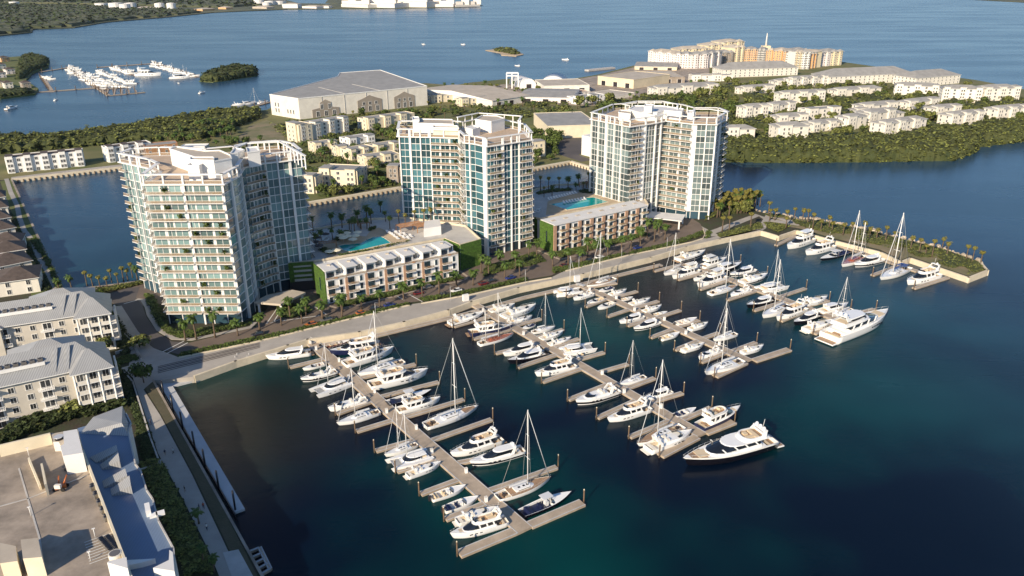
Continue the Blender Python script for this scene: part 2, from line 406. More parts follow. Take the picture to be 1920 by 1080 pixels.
# paved parts of the marina land
PROM_UP = [(335, 670), (480, 640), (640, 601), (768, 571), (800, 566), (880, 552), (987, 528), (1034, 520), (1060, 507), (1180, 477), (1253, 462), (1296, 453), (1318, 446), (1322, 438), (1319, 428), (1305, 419)]
sheet('promenade', GP([(250, 620), (289, 653), (320, 664)] + PROM_UP + [(1360, 447), (1420, 422), (1440, 420), (1436, 428)] + [(x, y - 1) for x, y in QUAY[:15]][::-1] + [(265, 720), (240, 700)], ZQ + 0.05), ZQ + 0.05, 'promenade')
sheet('road', GP([(193, 556), (240, 542), (273, 528), (340, 520), (420, 520), (400, 560), (267, 573), (275, 595), (296, 624), (322, 640), (345, 645), (480, 613), (520, 545), (560, 535), (640, 540), (700, 530), (860, 480), (1000, 440), (1200, 400), (1290, 405), (1313, 419), (1318, 430), (1297, 442), (1253, 458), (1180, 473), (1060, 503), (1034, 516), (987, 524), (880, 548), (800, 562), (768, 567), (640, 597), (480, 634), (335, 664), (320, 660), (289, 653), (269, 638), (245, 605), (227, 573), (200, 566)], ZQ + 0.06), ZQ + 0.06, 'brown_paving')
sheet('road', GP([(193, 554), (240, 540), (262, 538), (255, 558), (267, 573), (275, 595), (296, 624), (322, 640), (352, 643), (372, 655), (335, 664), (320, 660), (289, 653), (269, 638), (245, 605), (227, 573), (200, 564)], ZQ + 0.075), ZQ + 0.075, 'asphalt')
# kerb and pale walk round the first tower
def path(name, pts, w, z, m, k='0', ztop=None):
    mb = MB(); c = [K(k, x, y, z) for x, y in pts]; l = []; r = []
    for i, p in enumerate(c):
        d = (c[min(i + 1, len(c) - 1)] - c[max(i - 1, 0)]).normalized(); n = Vector((d.y, -d.x))
        l.append(p + n * w / 2); r.append(p - n * w / 2)
    mb.prism(l + r[::-1], z - 0.2, z, m)
    return struct(name, mb)
path('path', [(256, 561), (268, 562), (276, 575), (280, 590), (298, 618), (325, 634), (360, 636), (470, 613), (478, 604)], 1.8, ZQ + 0.16, 'promenade')
path('path', [(209, 575), (222, 590), (240, 618), (262, 650), (270, 670)], 3.2, ZQ + 0.12, 'promenade')
path('path', [(1330, 437), (1350, 430), (1388, 415), (1420, 403), (1440, 412), (1500, 421)], 4.2, ZQ + 0.10, 'promenade')
path('path', [(1318, 452), (1337, 447), (1380, 434), (1420, 420)], 3.0, ZQ + 0.13, 'promenade')
path('path', [(1430, 424), (1440, 405), (1480, 414), (1500, 421)], 3.4, ZQ + 0.145, 'promenade')
# the promenade on the left, seen from almost above
sheet('promenade', GP([(207, 575), (228, 573), (258, 620), (296, 664), (345, 700), (290, 712), (269, 730), (300, 778), (360, 890), (433, 1044), (520, 1230), (470, 1230), (411, 1080), (389, 1027), (340, 930), (296, 849), (247, 702), (226, 690), (262, 680), (236, 625)], ZQ + 0.09), ZQ + 0.09, 'promenade')
sheet('lawn', GP([(270, 725), (286, 716), (330, 790), (400, 915), (452, 1020), (560, 1230), (530, 1230), (437, 1045), (365, 893), (303, 778)], ZQ + 0.07), ZQ + 0.07, 'dull_lawn')
sheet('path', GP([(418, 1036), (447, 1030), (480, 1090), (560, 1260), (500, 1260)], ZQ + 0.14), ZQ + 0.14, 'concrete_pale')
# cream capstone along the quay and round the breakwater
mb = MB(); q = GP(QUAY + BWIN + BWOUT[:1], ZQ)
for i in range(1, len(q) - 1):
    mb.beam(q[i], q[i + 1], 0.9, -0.6, ZQ + 0.42, 'cream_stone', off=-0.1, ext=0.45)
mb.beam(q[0], q[1] - (q[1] - q[0]).normalized() * .5, 0.9, -0.6, ZQ + 0.10, 'promenade', off=-0.1)
struct('quay_wall', mb)
mb = MB(); q = GP([(287, 713), (495, 1086), (640, 1330)], ZQ)
for a, b_ in zip(q, q[1:]): mb.beam(a, b_, 0.6, -0.6, ZQ + 0.12, 'concrete', ext=0.3)
struct('quay_wall', mb)
mb = MB()   # inner parapet line between road hedge and promenade
q = GP([(335, 672), (480, 642), (640, 603), (768, 573)], ZQ)
for a, b_ in zip(q, q[1:]): mb.beam(a, b_, 0.35, ZQ, ZQ + 0.5, 'cream_stone')
q = GP([(790, 570), (880, 554), (987, 530), (1034, 522)], ZQ)
for a, b_ in zip(q, q[1:]): mb.beam(a, b_, 0.35, ZQ, ZQ + 0.5, 'cream_stone')
q = GP([(1060, 509), (1180, 479), (1253, 464), (1296, 455), (1318, 448), (1322, 440), (1318, 430)], ZQ)
for a, b_ in zip(q, q[1:]): mb.beam(a, b_, 0.35, ZQ, ZQ + 0.5, 'cream_stone')
struct('parapet', mb)
# canal banks with timber-like bulkheads
mb = MB()
for ln in ([(22, 337), (235, 313), (330, 312)], [(500, 395), (570, 382), (750, 352), (850, 338), (993, 317), (1070, 303), (1120, 318)]):
    q = GP(ln, 1.8)
    for a, b_ in zip(q, q[1:]):
        mb.beam(a, b_, 2.2, -0.6, 2.4, 'cream_stone', ext=0.2)
        L_ = (b_ - a).length; n_ = int(L_ / 3)
        for i in range(n_):
            p = a + (b_ - a) * (i / n_); d = (b_ - a).normalized(); nn = Vector((d.y, -d.x))
            mb.box(p.x + nn.x * 1.5, p.y + nn.y * 1.5, -0.6, 0.5, 0.5, 2.2, 'pile')
q = GP(BACK[2:], ZQ)
for a, b_ in zip(q, q[1:]): mb.beam(a, b_, 1.0, -0.6, ZQ + 0.2, 'concrete', ext=0.2)
struct('canal_wall', mb)
path('path', [(12, 335), (20, 360), (32, 385), (37, 410), (45, 432), (62, 452), (72, 480), (88, 505), (103, 535), (112, 560)], 2.4, ZQ + 0.1, 'promenade')
path('path', [(22, 334), (100, 324), (235, 309), (300, 304)], 6, 1.95, 'promenade')
sheet('lawn', GP([(16, 337), (22, 337), (118, 546), (113, 560), (60, 560), (30, 420), (0, 340)], ZQ + 0.04), ZQ + 0.04, 'grass')
sheet('ground', GP([(440, 265), (470, 235), (500, 225), (535, 240), (532, 262), (500, 278), (450, 275)], 1.86), 1.86, 'dirt')
sheet('road', GP([(600, 350), (690, 300), (760, 290), (758, 300), (700, 310), (640, 345), (700, 352), (690, 358), (600, 362)], 1.9), 1.9, 'asphalt')
sheet('road', GP([(1040, 255), (1120, 262), (1115, 275), (1085, 290), (1110, 300), (1090, 303), (1050, 290)], 1.9), 1.9, 'asphalt')
sheet('lawn', GP([(930, 215), (1030, 200), (1080, 205), (1100, 225), (1040, 222), (985, 228)], 1.9), 1.9, 'grass')
sheet('promenade', GP([(820, 165), (1060, 152), (1120, 142), (1215, 120), (1330, 120), (1330, 160), (1180, 200), (1000, 195), (880, 190)], 1.88), 1.88, 'concrete')
path('path', [(1880, 225), (1700, 262), (1560, 262), (1500, 258), (1400, 262)], 5, 1.9, 'grass')
sheet('lawn', GP([(1415, 262), (1490, 250), (1600, 245), (1700, 248), (1660, 262), (1450, 275)], 1.92), 1.92, 'grass')
# painted road marks
mb = MB()
for a, b_ in (((305, 660), (345, 640)), ((313, 663), (352, 643)), ((500, 607), (520, 578)), ((507, 606), (528, 598)), ((513, 604), (523, 588)), ((528, 602), (600, 592)), ((590, 575), (612, 590)), ((262, 562), (232, 570)), ((740, 553), (758, 563)), ((768, 553), (792, 566))):
    a = G(*a, ZQ); b2 = G(*b_, ZQ); mb.beam(a, b2, 0.35, ZQ + 0.085, ZQ + 0.095, 'paint_white')
struct('road_markings', mb)
# kerb on the building side of the road
mb = MB(); q = GP([(617, 573), (637, 579), (663, 574), (737, 557), (793, 542), (870, 526), (878, 520), (862, 508)], ZQ)
for a, b_ in zip(q, q[1:]): mb.beam(a, b_, 0.9, ZQ, ZQ + 0.2, 'concrete', ext=0.3)
q = GP([(1010, 470), (1051, 487), (1104, 474), (1179, 455), (1222, 444), (1240, 436)], ZQ)
for a, b_ in zip(q, q[1:]): mb.beam(a, b_, 0.9, ZQ, ZQ + 0.2, 'concrete', ext=0.3)
struct('kerb', mb)

# ------------------------------------------------------------------ foliage masses
def canopy(name, label, poly, h, step, m, leafm, leaf, nleaf, z0, seed=0, rough=1.0, kind='stuff', cat='shrubs', edge=None, patch=None, avoid=None):
    rnd = random.Random(seed); mb = MB()
    xs = [p[0] for p in poly]; ys = [p[1] for p in poly]; x0, y0 = min(xs), min(ys)
    nx = int((max(xs) - x0) / step) + 2; ny = int((max(ys) - y0) / step) + 2
    edge = edge or step * 1.5
    def hh(x, y):
        if not inside((x, y), poly): return None
        if patch is not None and noise.noise(Vector((x / 16, y / 16, seed + 9))) + .5 * noise.noise(Vector((x / 5, y / 5, seed + 3))) < patch: return None
        if avoid and any(inside((x, y), r_) for r_ in avoid): return None
        e = min(1.0, edge_dist((x, y), poly) / edge)
        s = 5.5 if h > 3 else 2.2
        n_ = noise.noise(Vector((x / s, y / s, seed))) * 0.34 + noise.noise(Vector((x / s * 2.3, y / s * 2.3, seed + 5))) * 0.24
        return z0 + max(0.1, h * (0.72 + n_ * rough) * math.sqrt(0.25 + 0.75 * e))
    H = {}
    for i in range(nx):
        for j in range(ny):
            x = x0 + i * step + rnd.uniform(-.3, .3) * step; y = y0 + j * step + rnd.uniform(-.3, .3) * step
            z = hh(x, y)
            if z is not None: H[i, j] = (x, y, z)
    idx = {}
    mi = mb.mi(m)
    for k, p in H.items(): idx[k] = len(mb.v); mb.v.append(p)
    sk = {}
    def low(k):
        if k not in sk: p = H[k]; sk[k] = len(mb.v); mb.v.append((p[0], p[1], z0 - 0.3))
        return sk[k]
    for (i, j) in list(H):
        q = [(i, j), (i + 1, j), (i + 1, j + 1), (i, j + 1)]
        if all(k in H for k in q):
            mb.f.append(tuple(idx[k] for k in q)); mb.m.append(mi); mb.sm.append(True)
            for (a, b_), nb in (((0, 1), (0, -1)), ((1, 2), (1, 0)), ((2, 3), (0, 1)), ((3, 0), (-1, 0))):
                o = [(i + nb[0], j + nb[1]), (i + 1 + nb[0], j + nb[1]), (i + 1 + nb[0], j + 1 + nb[1]), (i + nb[0], j + 1 + nb[1])]
                if not all(k in H for k in o):
                    A, B_ = q[a], q[b_]; mb.f.append((idx[A], low(A), low(B_), idx[B_])); mb.m.append(mi); mb.sm.append(False)
    ks = list(H.values())
    for _ in range(nleaf):
        x, y, z = rnd.choice(ks); x += rnd.uniform(-.6, .6) * step; y += rnd.uniform(-.6, .6) * step
        z = rnd.uniform(z0 + .1, z + .3) if (h > 3 and z - z0 < h * .62) else z - rnd.random() ** 2 * h * 0.35 + leaf * 0.25
        s = leaf * rnd.uniform(0.5, 1.2); a = rnd.uniform(0, 6.28); tl = rnd.uniform(-1.0, 1.0)
        d = Vector((math.cos(a), math.sin(a), tl * .6)).normalized() * s; e = Vector((-math.sin(a), math.cos(a), rnd.uniform(-.8, .8))).normalized() * s * .7
        c = Vector((x, y, z))
        mb.face([c - d, c - e * .8, c + d, c + e], leafm)
    return solo(name, mb, label, cat, kind=kind)
canopy('mangrove_belt', 'dark green mangrove belt along the far right shoreline below the villas', GP([(1350, 305), (1500, 306), (1788, 302), (1832, 287), (1834, 277), (1920, 266), (2050, 258), (2050, 222), (1920, 238), (1830, 242), (1780, 260), (1700, 270), (1620, 268), (1560, 274), (1450, 276), (1356, 270)], 0.2), 9.5, 2.3, 'canopy_dark', 'leaf_olive', 1.25, 34000, 0.2, 3, rough=1.9, cat='mangroves')
canopy('mangrove_belt', 'green mangrove belt along the shore behind the left white townhouses', GP([(-120, 262), (0, 263), (130, 258), (250, 241), (400, 214), (490, 208), (488, 222), (440, 240), (380, 262), (290, 266), (150, 276), (0, 290), (-120, 300)], 1.9), 7, 3.0, 'canopy_dark', 'leaf_olive', 1.3, 22000, 1.9, 4, rough=1.6, cat='mangroves')
canopy('mangrove_islet_cover', 'dark mangrove trees covering the islet beside the far marina', ISL1, 10, 3.0, 'canopy_dark', 'leaf_dark', 2.0, 2500, 0.6, 6, cat='mangroves')
canopy('islet_bushes', 'low olive bushes on the small sandy islet', GP([(922, 95), (945, 93), (962, 94), (976, 101), (960, 103), (948, 99)], 0.8), 6, 4.0, 'canopy_dark', 'leaf_olive', 2.2, 500, 0.8, 7, cat='bushes')
canopy('coastal_forest', 'flat dark forest covering the far coast at upper left', GP([(-200, 84), (0, 65), (58, 60), (60, 54), (140, 50), (200, 40), (320, 30), (380, 23), (300, 17), (150, 12), (-200, 4)], 2.0), 9, 16.0, 'canopy_far', 'leaf_dark', 7.0, 7000, 2.0, 8, cat='forest')
canopy('coastal_forest', 'distant forest strip behind the storage tanks on the far coast', GP([(-200, 3), (150, 9), (300, 13), (420, 15), (500, 10), (540, 1), (500, -7), (-200, -12)], 2.0), 10, 40.0, 'canopy_far', 'leaf_dark', 14.0, 4000, 2.0, 9, cat='forest')
canopy('village_trees', 'dark trees beside the small village left of the far marina', GP([(28, 152), (50, 145), (60, 134), (90, 124), (92, 112), (60, 105), (40, 110), (35, 125)], 2.0), 8, 3.0, 'canopy_dark', 'leaf_dark', 1.8, 2500, 2.0, 10, cat='trees')
canopy('village_trees', 'low green shore shrubs under the village left of the far marina', GP([(-40, 184), (0, 183), (64, 175), (60, 169), (0, 172), (-40, 174)], 2.0), 5, 3.0, 'canopy_dark', 'leaf_dark', 1.5, 800, 2.0, 11, cat='shrubs')
def bed(label, pts, h=1.1, z=ZQ + 0.05, lm='leaf', n=900, k='0', step=0.9, seed=1, leaf=0.45, patch=None):
    return canopy('planting_bed', label, KP(k, pts, z), h, step, 'canopy_dark', lm, leaf, n, z, seed, cat='planting', patch=patch)
bed('low green hedge strip between road and promenade in front of the left tower', [(336, 664), (480, 634), (480, 641), (338, 671)], n=1500, seed=2)
bed('low green hedge strip between road and promenade by the left townhouses', [(482, 634), (640, 598), (768, 568), (768, 573), (640, 603), (482, 641)], n=2500, seed=3)
bed('low green hedge strip between road and promenade by the middle tower', [(785, 561), (800, 558), (880, 545), (987, 521), (990, 526), (880, 550), (795, 567)], n=2500, seed=4)
bed('low green hedge strip between road and promenade by the right townhouses', [(1036, 503), (1060, 499), (1173, 475), (1168, 481), (1062, 508), (1038, 514)], n=2000, seed=5)
bed('green hedge strip beside the brown plaza of the right tower', [(1178, 474), (1253, 456), (1300, 440), (1318, 434), (1314, 444), (1253, 463), (1180, 479)], n=1800, seed=6)
bed('round green planting island with palms in front of the entrance canopy', [(519, 578), (530, 575), (560, 572), (578, 576), (584, 583), (576, 592), (545, 597), (522, 595)], h=1.6, n=1500, seed=7)
bed('dark shrub bed at the foot of the left tower by the curved road', [(270, 553), (288, 556), (318, 616), (345, 628), (318, 630), (300, 615), (284, 588)], h=2.0, n=2200, seed=8)
bed('planting strip with palms along the ground floor of the left tower', [(330, 625), (365, 620), (470, 605), (474, 608), (370, 632), (335, 636)], n=1500, seed=9)
bed('front gardens at the foot of the left townhouses', [(625, 572), (662, 566), (735, 549), (792, 535), (858, 520), (870, 523), (793, 540), (737, 555), (663, 572), (638, 577)], h=1.5, n=3000, seed=10)
bed('planting beds between the road and the foot of the middle tower', [(905, 512), (912, 500), (960, 488), (1003, 474), (1023, 490), (990, 500), (945, 508), (907, 520)], h=1.4, n=3000, seed=11)
bed('front gardens at the foot of the right townhouses', [(1018, 467), (1040, 478), (1052, 484), (1104, 471), (1179, 452), (1218, 441), (1212, 437), (1100, 462), (1045, 474)], h=1.5, n=3200, seed=12)
bed('dark garden beds between the white apartments and the curved road', [(205, 582), (225, 600), (252, 650), (235, 668), (205, 640), (195, 610)], h=1.5, n=2500, lm='leaf_dark', seed=13)
bed('clipped lawn garden behind the white railing at the apartments', [(222, 670), (252, 664), (262, 674), (230, 682), (222, 680)], h=0.5, n=600, seed=14)
bed('dark shrub bed between the promenade and the smooth-roofed building', [(262, 870), (298, 862), (340, 940), (400, 1075), (350, 1080), (318, 1000), (290, 930)], h=1.4, n=6000, lm='leaf_olive', seed=15)
bed('dark planter bed beside the left promenade below the apartments', [(250, 770), (262, 762), (290, 838), (292, 862), (272, 868), (258, 820)], h=1.2, n=2500, lm='leaf_dark', seed=16)
bed('narrow planter bed below the apartment trees beside the promenade', [(222, 690), (244, 705), (250, 740), (268, 790), (258, 792), (240, 750), (220, 720)], h=1.5, n=1500, lm='leaf_dark', seed=17)
bed('shrubs and trees under the white apartments beside the garage', [(0, 820), (40, 790), (120, 772), (200, 765), (232, 755), (240, 765), (150, 785), (100, 800), (0, 838)], h=3.0, n=4000, lm='leaf_dark', seed=18, leaf=0.8, step=1.2)
bed('green shrubs filling the ground behind the breakwater palms at the right tower', [(1322, 415), (1345, 405), (1400, 398), (1415, 392), (1360, 378), (1330, 385), (1316, 405)], h=2.6, n=5000, lm='leaf_olive', seed=19)
bed('narrow planting strip along the curved quay wall near the breakwater', [(1345, 440), (1420, 418), (1428, 420), (1430, 428), (1350, 446)], h=0.6, n=1500, lm='leaf_olive', seed=20)
bed('planting bed with palms at the root of the breakwater', [(1432, 417), (1460, 420), (1482, 424), (1460, 436), (1440, 428)], h=0.7, n=1200, lm='leaf_olive', seed=21)
bed('dense low planting running the length of the breakwater', [(1436, 402), (1500, 409), (1593, 427), (1634, 436), (1707, 455), (1768, 470), (1835, 494), (1846, 507), (1816, 515), (1700, 474), (1655, 462), (1551, 437), (1500, 424), (1480, 413), (1440, 406)], h=1.5, n=6000, lm='leaf_olive', seed=22, step=1.0, patch=-0.22)
bed('dark strip of shrubs between the tower walkway and the road loop', [(1322, 447), (1326, 432), (1334, 436), (1331, 446)], h=1.0, n=400, seed=23)
bed('palm garden strip along the canal beside the left tower', [(135, 548), (200, 541), (272, 527), (272, 533), (200, 548), (150, 553)], h=1.2, n=1800, lm='leaf_olive', seed=24)
bed('grey green shrubs beside the west canal path', [(52, 450), (70, 446), (84, 470), (100, 500), (118, 545), (112, 556), (78, 480)], h=1.0, n=1800, lm='leaf', seed=25)
bed('shrubs between the dark roofed houses and the canal path', [(20, 400), (30, 410), (42, 440), (60, 470), (95, 540), (85, 552), (70, 500), (40, 450)], h=1.5, n=2000, lm='leaf_dark', seed=26)
sheet('path', GP([(1436, 403), (1500, 410), (1593, 428), (1634, 437), (1707, 456), (1768, 471), (1835, 495), (1846, 507), (1816, 517), (1707, 480), (1690, 487), (1651, 468), (1551, 443), (1500, 428), (1480, 425)], ZQ + .05), ZQ + .05, 'dirt')
# boulders on the sea side of the breakwater
mb = MB(); rr = random.Random(5); q = GP(BWOUT[:9], 1.0)
for a, b_ in zip(q, q[1:]):
    L_ = (b_ - a).length
    for i in range(int(L_ * 2.2)):
        p = a + (b_ - a) * rr.random(); d = (b_ - a).normalized(); nn = Vector((d.y, -d.x)); o_ = rr.uniform(-2.2, 1.5)
        r_ = rr.uniform(.5, 1.3)
        n_ = 6; cz = 1.1 - max(0, o_) * .6 - (0.3 if o_ > 0 else -.9)
        c3 = Vector((p.x + nn.x * o_, p.y + nn.y * o_, cz))
        ring = [[c3 + Vector((math.cos(k * 1.047) * r_ * s * rr.uniform(.8, 1.2), math.sin(k * 1.047) * r_ * s * rr.uniform(.8, 1.2), zz * r_)) for k in range(n_)] for s, zz in ((.7, -.8), (1, 0), (.6, .6))]
        mb.loft(ring, 'rock')
solo('boulders', mb, 'pale boulders along the sea side of the palm breakwater', 'rocks', kind='stuff')
# ------------------------------------------------------------------ towers
CAMV = Vector((0, 0, CAMZ))
POTS = []      # balcony plants to be placed later: world positions
def tower(label, P0, zt, nf, gfh, front, glass, boxes, canopy_pts=None, proj=1.7, raised=()):
    """P0: outline, front chain first (left to right); front: list of bay strings per edge."""
    org = (sum(p.x for p in P0) / len(P0), sum(p.y for p in P0) / len(P0), ZQ)
    T = thing('residential_tower', label, 'tower', org)
    fh = (zt - ZQ - gfh) / nf
    slabs = [MB() for _ in range(nf + 1)]; wins = []; rails = []; piers = []
    body = MB()
    n = len(P0)
    ins = []
    for i in range(n):
        a, b_, c = P0[i - 1], P0[i], P0[(i + 1) % n]
        d1 = (b_ - a).normalized(); d2 = (c - b_).normalized(); n1 = Vector((d1.y, -d1.x)); n2 = Vector((d2.y, -d2.x))
        m_ = (n1 + n2); m_ = m_ / max(.35, m_.dot(n1)) if m_.length > .01 else n1
        ins.append(b_ - m_ * 0.25)
    body.prism(ins, ZQ - 0.5, zt - 0.1, 'offwhite', top='tan_deck')
    body.build('wall', T)
    for f in range(nf): slabs[f].prism(ins, ZQ + gfh + f * fh - .15, ZQ + gfh + f * fh + .05, 'white')
    for i in range(n):
        a, b_ = P0[i], P0[(i + 1) % n]; d = (b_ - a).normalized(); nn = Vector((d.y, -d.x)); L_ = (b_ - a).length
        spec = front[i] if i < len(front) else 'GG P GG'
        if spec is None: continue
        bays = [(ch, {'G': 3.6, 'g': 2.0, 'B': 3.8, 'b': 2.2, 'P': 0.85, 'p': 0.45, 'W': 1.6}[ch]) for ch in spec if ch != ' ']
        tw = sum(w_ for _, w_ in bays); s = 0.0; k = L_ / tw
        for ch, w_ in bays:
            s0, s1 = s * k, (s + w_) * k; s += w_
            p, q = a + d * s0, a + d * s1; mid = (p + q) / 2
            if ch in 'Pp':
                pm = MB(); pm.beam(p, q, 0.9, ZQ, zt + 3.3, 'white', off=0.2 if ch == 'P' else 0.3); piers.append(pm); continue
            # ground floor: dark tall glass
            wm = MB(); wm.beam(p + d * .15, q - d * .15, 0.1, ZQ + .1, ZQ + gfh - .4, 'glass_dark', off=0.02)
            wm.beam(p - d * .12, p + d * .15, 0.3, ZQ, ZQ + gfh - .4, 'white', off=0.08)
            wins.append(((Vector((mid.x, mid.y, ZQ)) - CAMV).length, wm))
            for f in range(nf):
                z = ZQ + gfh + f * fh
                rr_ = random.random()
                dist = (Vector((mid.x, mid.y, z)) - CAMV).length + (1e4 if nn.dot(Vector((mid.x, mid.y))) > 0 else 0)
                wm = MB()
                if ch in 'Gg':
                    slabs[f].beam(p, q, 0.46, z - 0.14, z + 0.08, 'white', off=0.05)
                    wm.beam(p + d * .1, q - d * .1, 0.1, z + .08, z + fh - .14, glass, off=0.02)
                    for mm in ([p, mid] if w_ > 3 else [p]):
                        wm.beam(mm - d * .07, mm + d * .07, 0.2, z + .08, z + fh - .14, 'white', off=0.09)
                    wins.append((dist, wm))
                elif ch == 'W':
                    slabs[f].beam(p, q, 0.46, z - 0.14, z + 0.08, 'white', off=0.05)
                    slabs[f].beam(p, q, 0.12, z + 0.1, z + fh - .2, 'white', off=0.0)
                else:
                    pr = proj if isinstance(proj, (int, float)) else 1.7
                    slabs[f].beam(p, q, pr + .3, z - 0.12, z + 0.06, 'white', off=pr / 2)
                    c1 = p + d * (L_ / tw) * w_ * (0.84 + 0.05 * ((f * 7 + int(s0)) % 3 - 1))
                    wm.beam(p + d * .1, c1, 0.1, z + .1, z + fh - .34, glass, off=0.02)
                    wm.beam((p + c1) / 2 - d * .07, (p + c1) / 2 + d * .07, 0.2, z + .1, z + fh - .34, 'white', off=0.05)
                    wins.append((dist, wm))
                    wl = slabs[f]; wl.beam(c1, q, 0.14, z + .08, z + fh - .16, 'white', off=0.03)
                    wl.beam(p, c1, 0.2, z + fh - .34, z + fh - .16, 'white', off=0.02)
                    rm_ = MB(); rm_.beam(p, q, 0.06, z + 0.08, z + 0.98, 'rail_glass', off=pr - .08)
                    rm_.beam(p, q, 0.10, z + 0.98, z + 1.05, 'offwhite', off=pr - .08)
                    rm_.beam(q - d * .06, q + d * .06, 0.2, z + .08, z + fh - .16, 'white', off=pr - .3) if (int(s0) % 3 == 0) else None
                    rails.append((dist, rm_))
                    if rr_ < 0.10 and nn.y < 0: POTS.append((mid + nn * (pr * .55), z + .08))
                    if rr_ > 0.45:   # lounge furniture stays part of the balcony
                        for fx in (-.8, .2, 1.0):
                            rm_.box(mid.x + d.x * fx + nn.x * pr * .5, mid.y + d.y * fx + nn.y * pr * .5, z + .08, .6, .6, .45, 'cushion' if rr_ > .7 else 'white', random.random())
    top = MB()
    out = []
    for i in range(n):
        a, b_, c = P0[i - 1], P0[i], P0[(i + 1) % n]
        d1 = (b_ - a).normalized(); d2 = (c - b_).normalized(); n1 = Vector((d1.y, -d1.x)); n2 = Vector((d2.y, -d2.x))
        m_ = (n1 + n2); m_ = m_ / max(.5, m_.dot(n1)) if m_.length > .01 else n1
        out.append((b_ + m_ * 1.2, b_ + m_ * 0.3, b_ - m_ * 1.0))
    top.prism([o[0] for o in out], zt - 0.05, zt + 0.32, 'white')
    top.build('roof_slab', T)
    dk = MB(); dk.prism([o[2] for o in out], zt + 0.3, zt + 0.40, 'tan_deck'); dk.build('roof_terrace', T)
    rg = MB()
    for i in range(n):
        rg.beam(out[i][1], out[(i + 1) % n][1], 0.06, zt + .32, zt + 1.3, 'rail_glass'); rg.beam(out[i][1], out[(i + 1) % n][1], 0.12, zt + 1.3, zt + 1.4, 'white')
    rg.build('roof_railing', T)
    fr = MB()
    for i in range(n):
        a, b_ = out[i][1], out[(i + 1) % n][1]; L_ = (b_ - a).length
        fr.beam(a, b_, 1.3, zt + 3.4, zt + 3.75, 'white', ext=0.5)
        k = max(1, int(L_ / 6.5))
        for j in range(k):
            p = a + (b_ - a) * (j / k); fr.box(p.x, p.y, zt + .3, 0.5, 0.5, 3.1, 'white')
    fr.build('pergola_frame', T)
    for pts_, z_ in raised:      # higher white pergola rings over the roof terrace
        rb = MB(); rp = GP(pts_, z_)
        for a, b_ in zip(rp, rp[1:]):
            rb.beam(a, b_, .9, z_ - .35, z_, 'white', ext=.3); k = max(1, int((b_ - a).length / 4))
            for j in range(k + 1): p = a + (b_ - a) * (j / k); rb.box(p.x, p.y, zt + .3, .4, .4, z_ - zt - .6, 'white')
        rb.build('pergola_frame', T)
    for pm in piers: pm.build('pier', T)
    for sm_ in slabs:
        if sm_.v: sm_.build('floor_slab', T)
    capped(T, 'window', wins, 100); capped(T, 'balcony_railing', rails, 60)
    for pts, z0, z1, m_, tp, nm in boxes:
        bm = MB(); bm.prism(pts, z0, z1, m_, top=tp)
        pr_ = MB(); o = bm.build(nm, T)
        nb = len(pts)
        for i in range(nb): pr_.beam(pts[i], pts[(i + 1) % nb], 0.35, z1, z1 + 0.45, 'white', ext=.17)
        pr_.build('parapet', o, tuple(T.location)) 
    if canopy_pts:
        pts, z, th = canopy_pts
        cm = MB(); cm.prism(pts, z, z + th, 'roof_beige' if th > .6 else 'roof_white', bottom=True)
        for p in pts[:4]:
            c_ = sum(pts, Vector((0, 0))) / len(pts); p = p + (c_ - p) * .15; cm.box(p.x, p.y, ZQ, .7, .7, z - ZQ, 'white')
        cm.build('entrance_canopy', T)
    return T

V = Vector
def vv(*a): return [Vector(p) for p in a]
# left tower
z1 = 54.0
T1 = vv((-149.3, 299.2), (-133.1, 288.0), (-127.0, 281.0), (-125.0, 263.8), (-98.5, 263.5), (-97.2, 274.5), (-99.5, 287.5), (-95.5, 294.0), (-81.5, 302.5))
T1 += [G(x, y, 54) for x, y in ((548, 285), (522, 280), (468, 284), (440, 291), (388, 296), (336, 293), (300, 293), (252, 295))]
bx = []
def roofbox(pts, z0, z1_, tp='roof_beige', nm='penthouse', m_='white', zt=None): return (GP(pts, zt or z0), z0, z1_, m_, tp, nm)
def poly_at(pts, z): return GP(pts, z)
Z = z1 + .4
b1 = [(K('T', 0, 0), 0, 0, '', '', '')]
def tb(k, pts, z0, z1_, nm='penthouse', m_='white', tp='roof_beige'): return (KP(k, pts, z1_), z0, z1_, m_, tp, nm)
boxes1 = [tb('0', [(318, 280), (331, 276), (385, 284), (412, 283), (432, 292), (434, 298), (401, 304), (357, 300), (366, 296)], Z, Z + 6.0),
          tb('0', [(357, 301), (401, 302), (401, 296), (357, 296)], Z, Z + 6.3),
          tb('0', [(351, 312), (373, 312), (384, 306), (362, 304)], Z, Z + 5.0, tp='roof_white'),
          tb('0', [(432, 290), (446, 288), (458, 282), (440, 278)], Z, Z + 5.2, tp='roof_white'),
          tb('0', [(464, 287), (487, 284), (482, 276), (462, 278)], Z, Z + 5.4, tp='roof_white', nm='stair_housing')]
tower('tall white and glass tower nearest the camera, at the left end of the quay', T1, z1, 15, 4.6,
      ['BGpGppGG', 'GgB', 'Bb', 'BbB p bBB', 'gpg', 'gpg', 'BB', 'bpGpG P G', 'BBB', 'GpGG', 'GpGp', 'GG', 'GG', 'GG', 'GG', 'GG', 'GG'], 'glass_pale', boxes1,
      (GP([(477, 566), (526, 570), (573, 548), (548, 543), (500, 553)], 7.0), 6.2, .8), raised=(([(440, 276), (462, 268), (525, 265), (571, 291)], z1 + 5.5),))
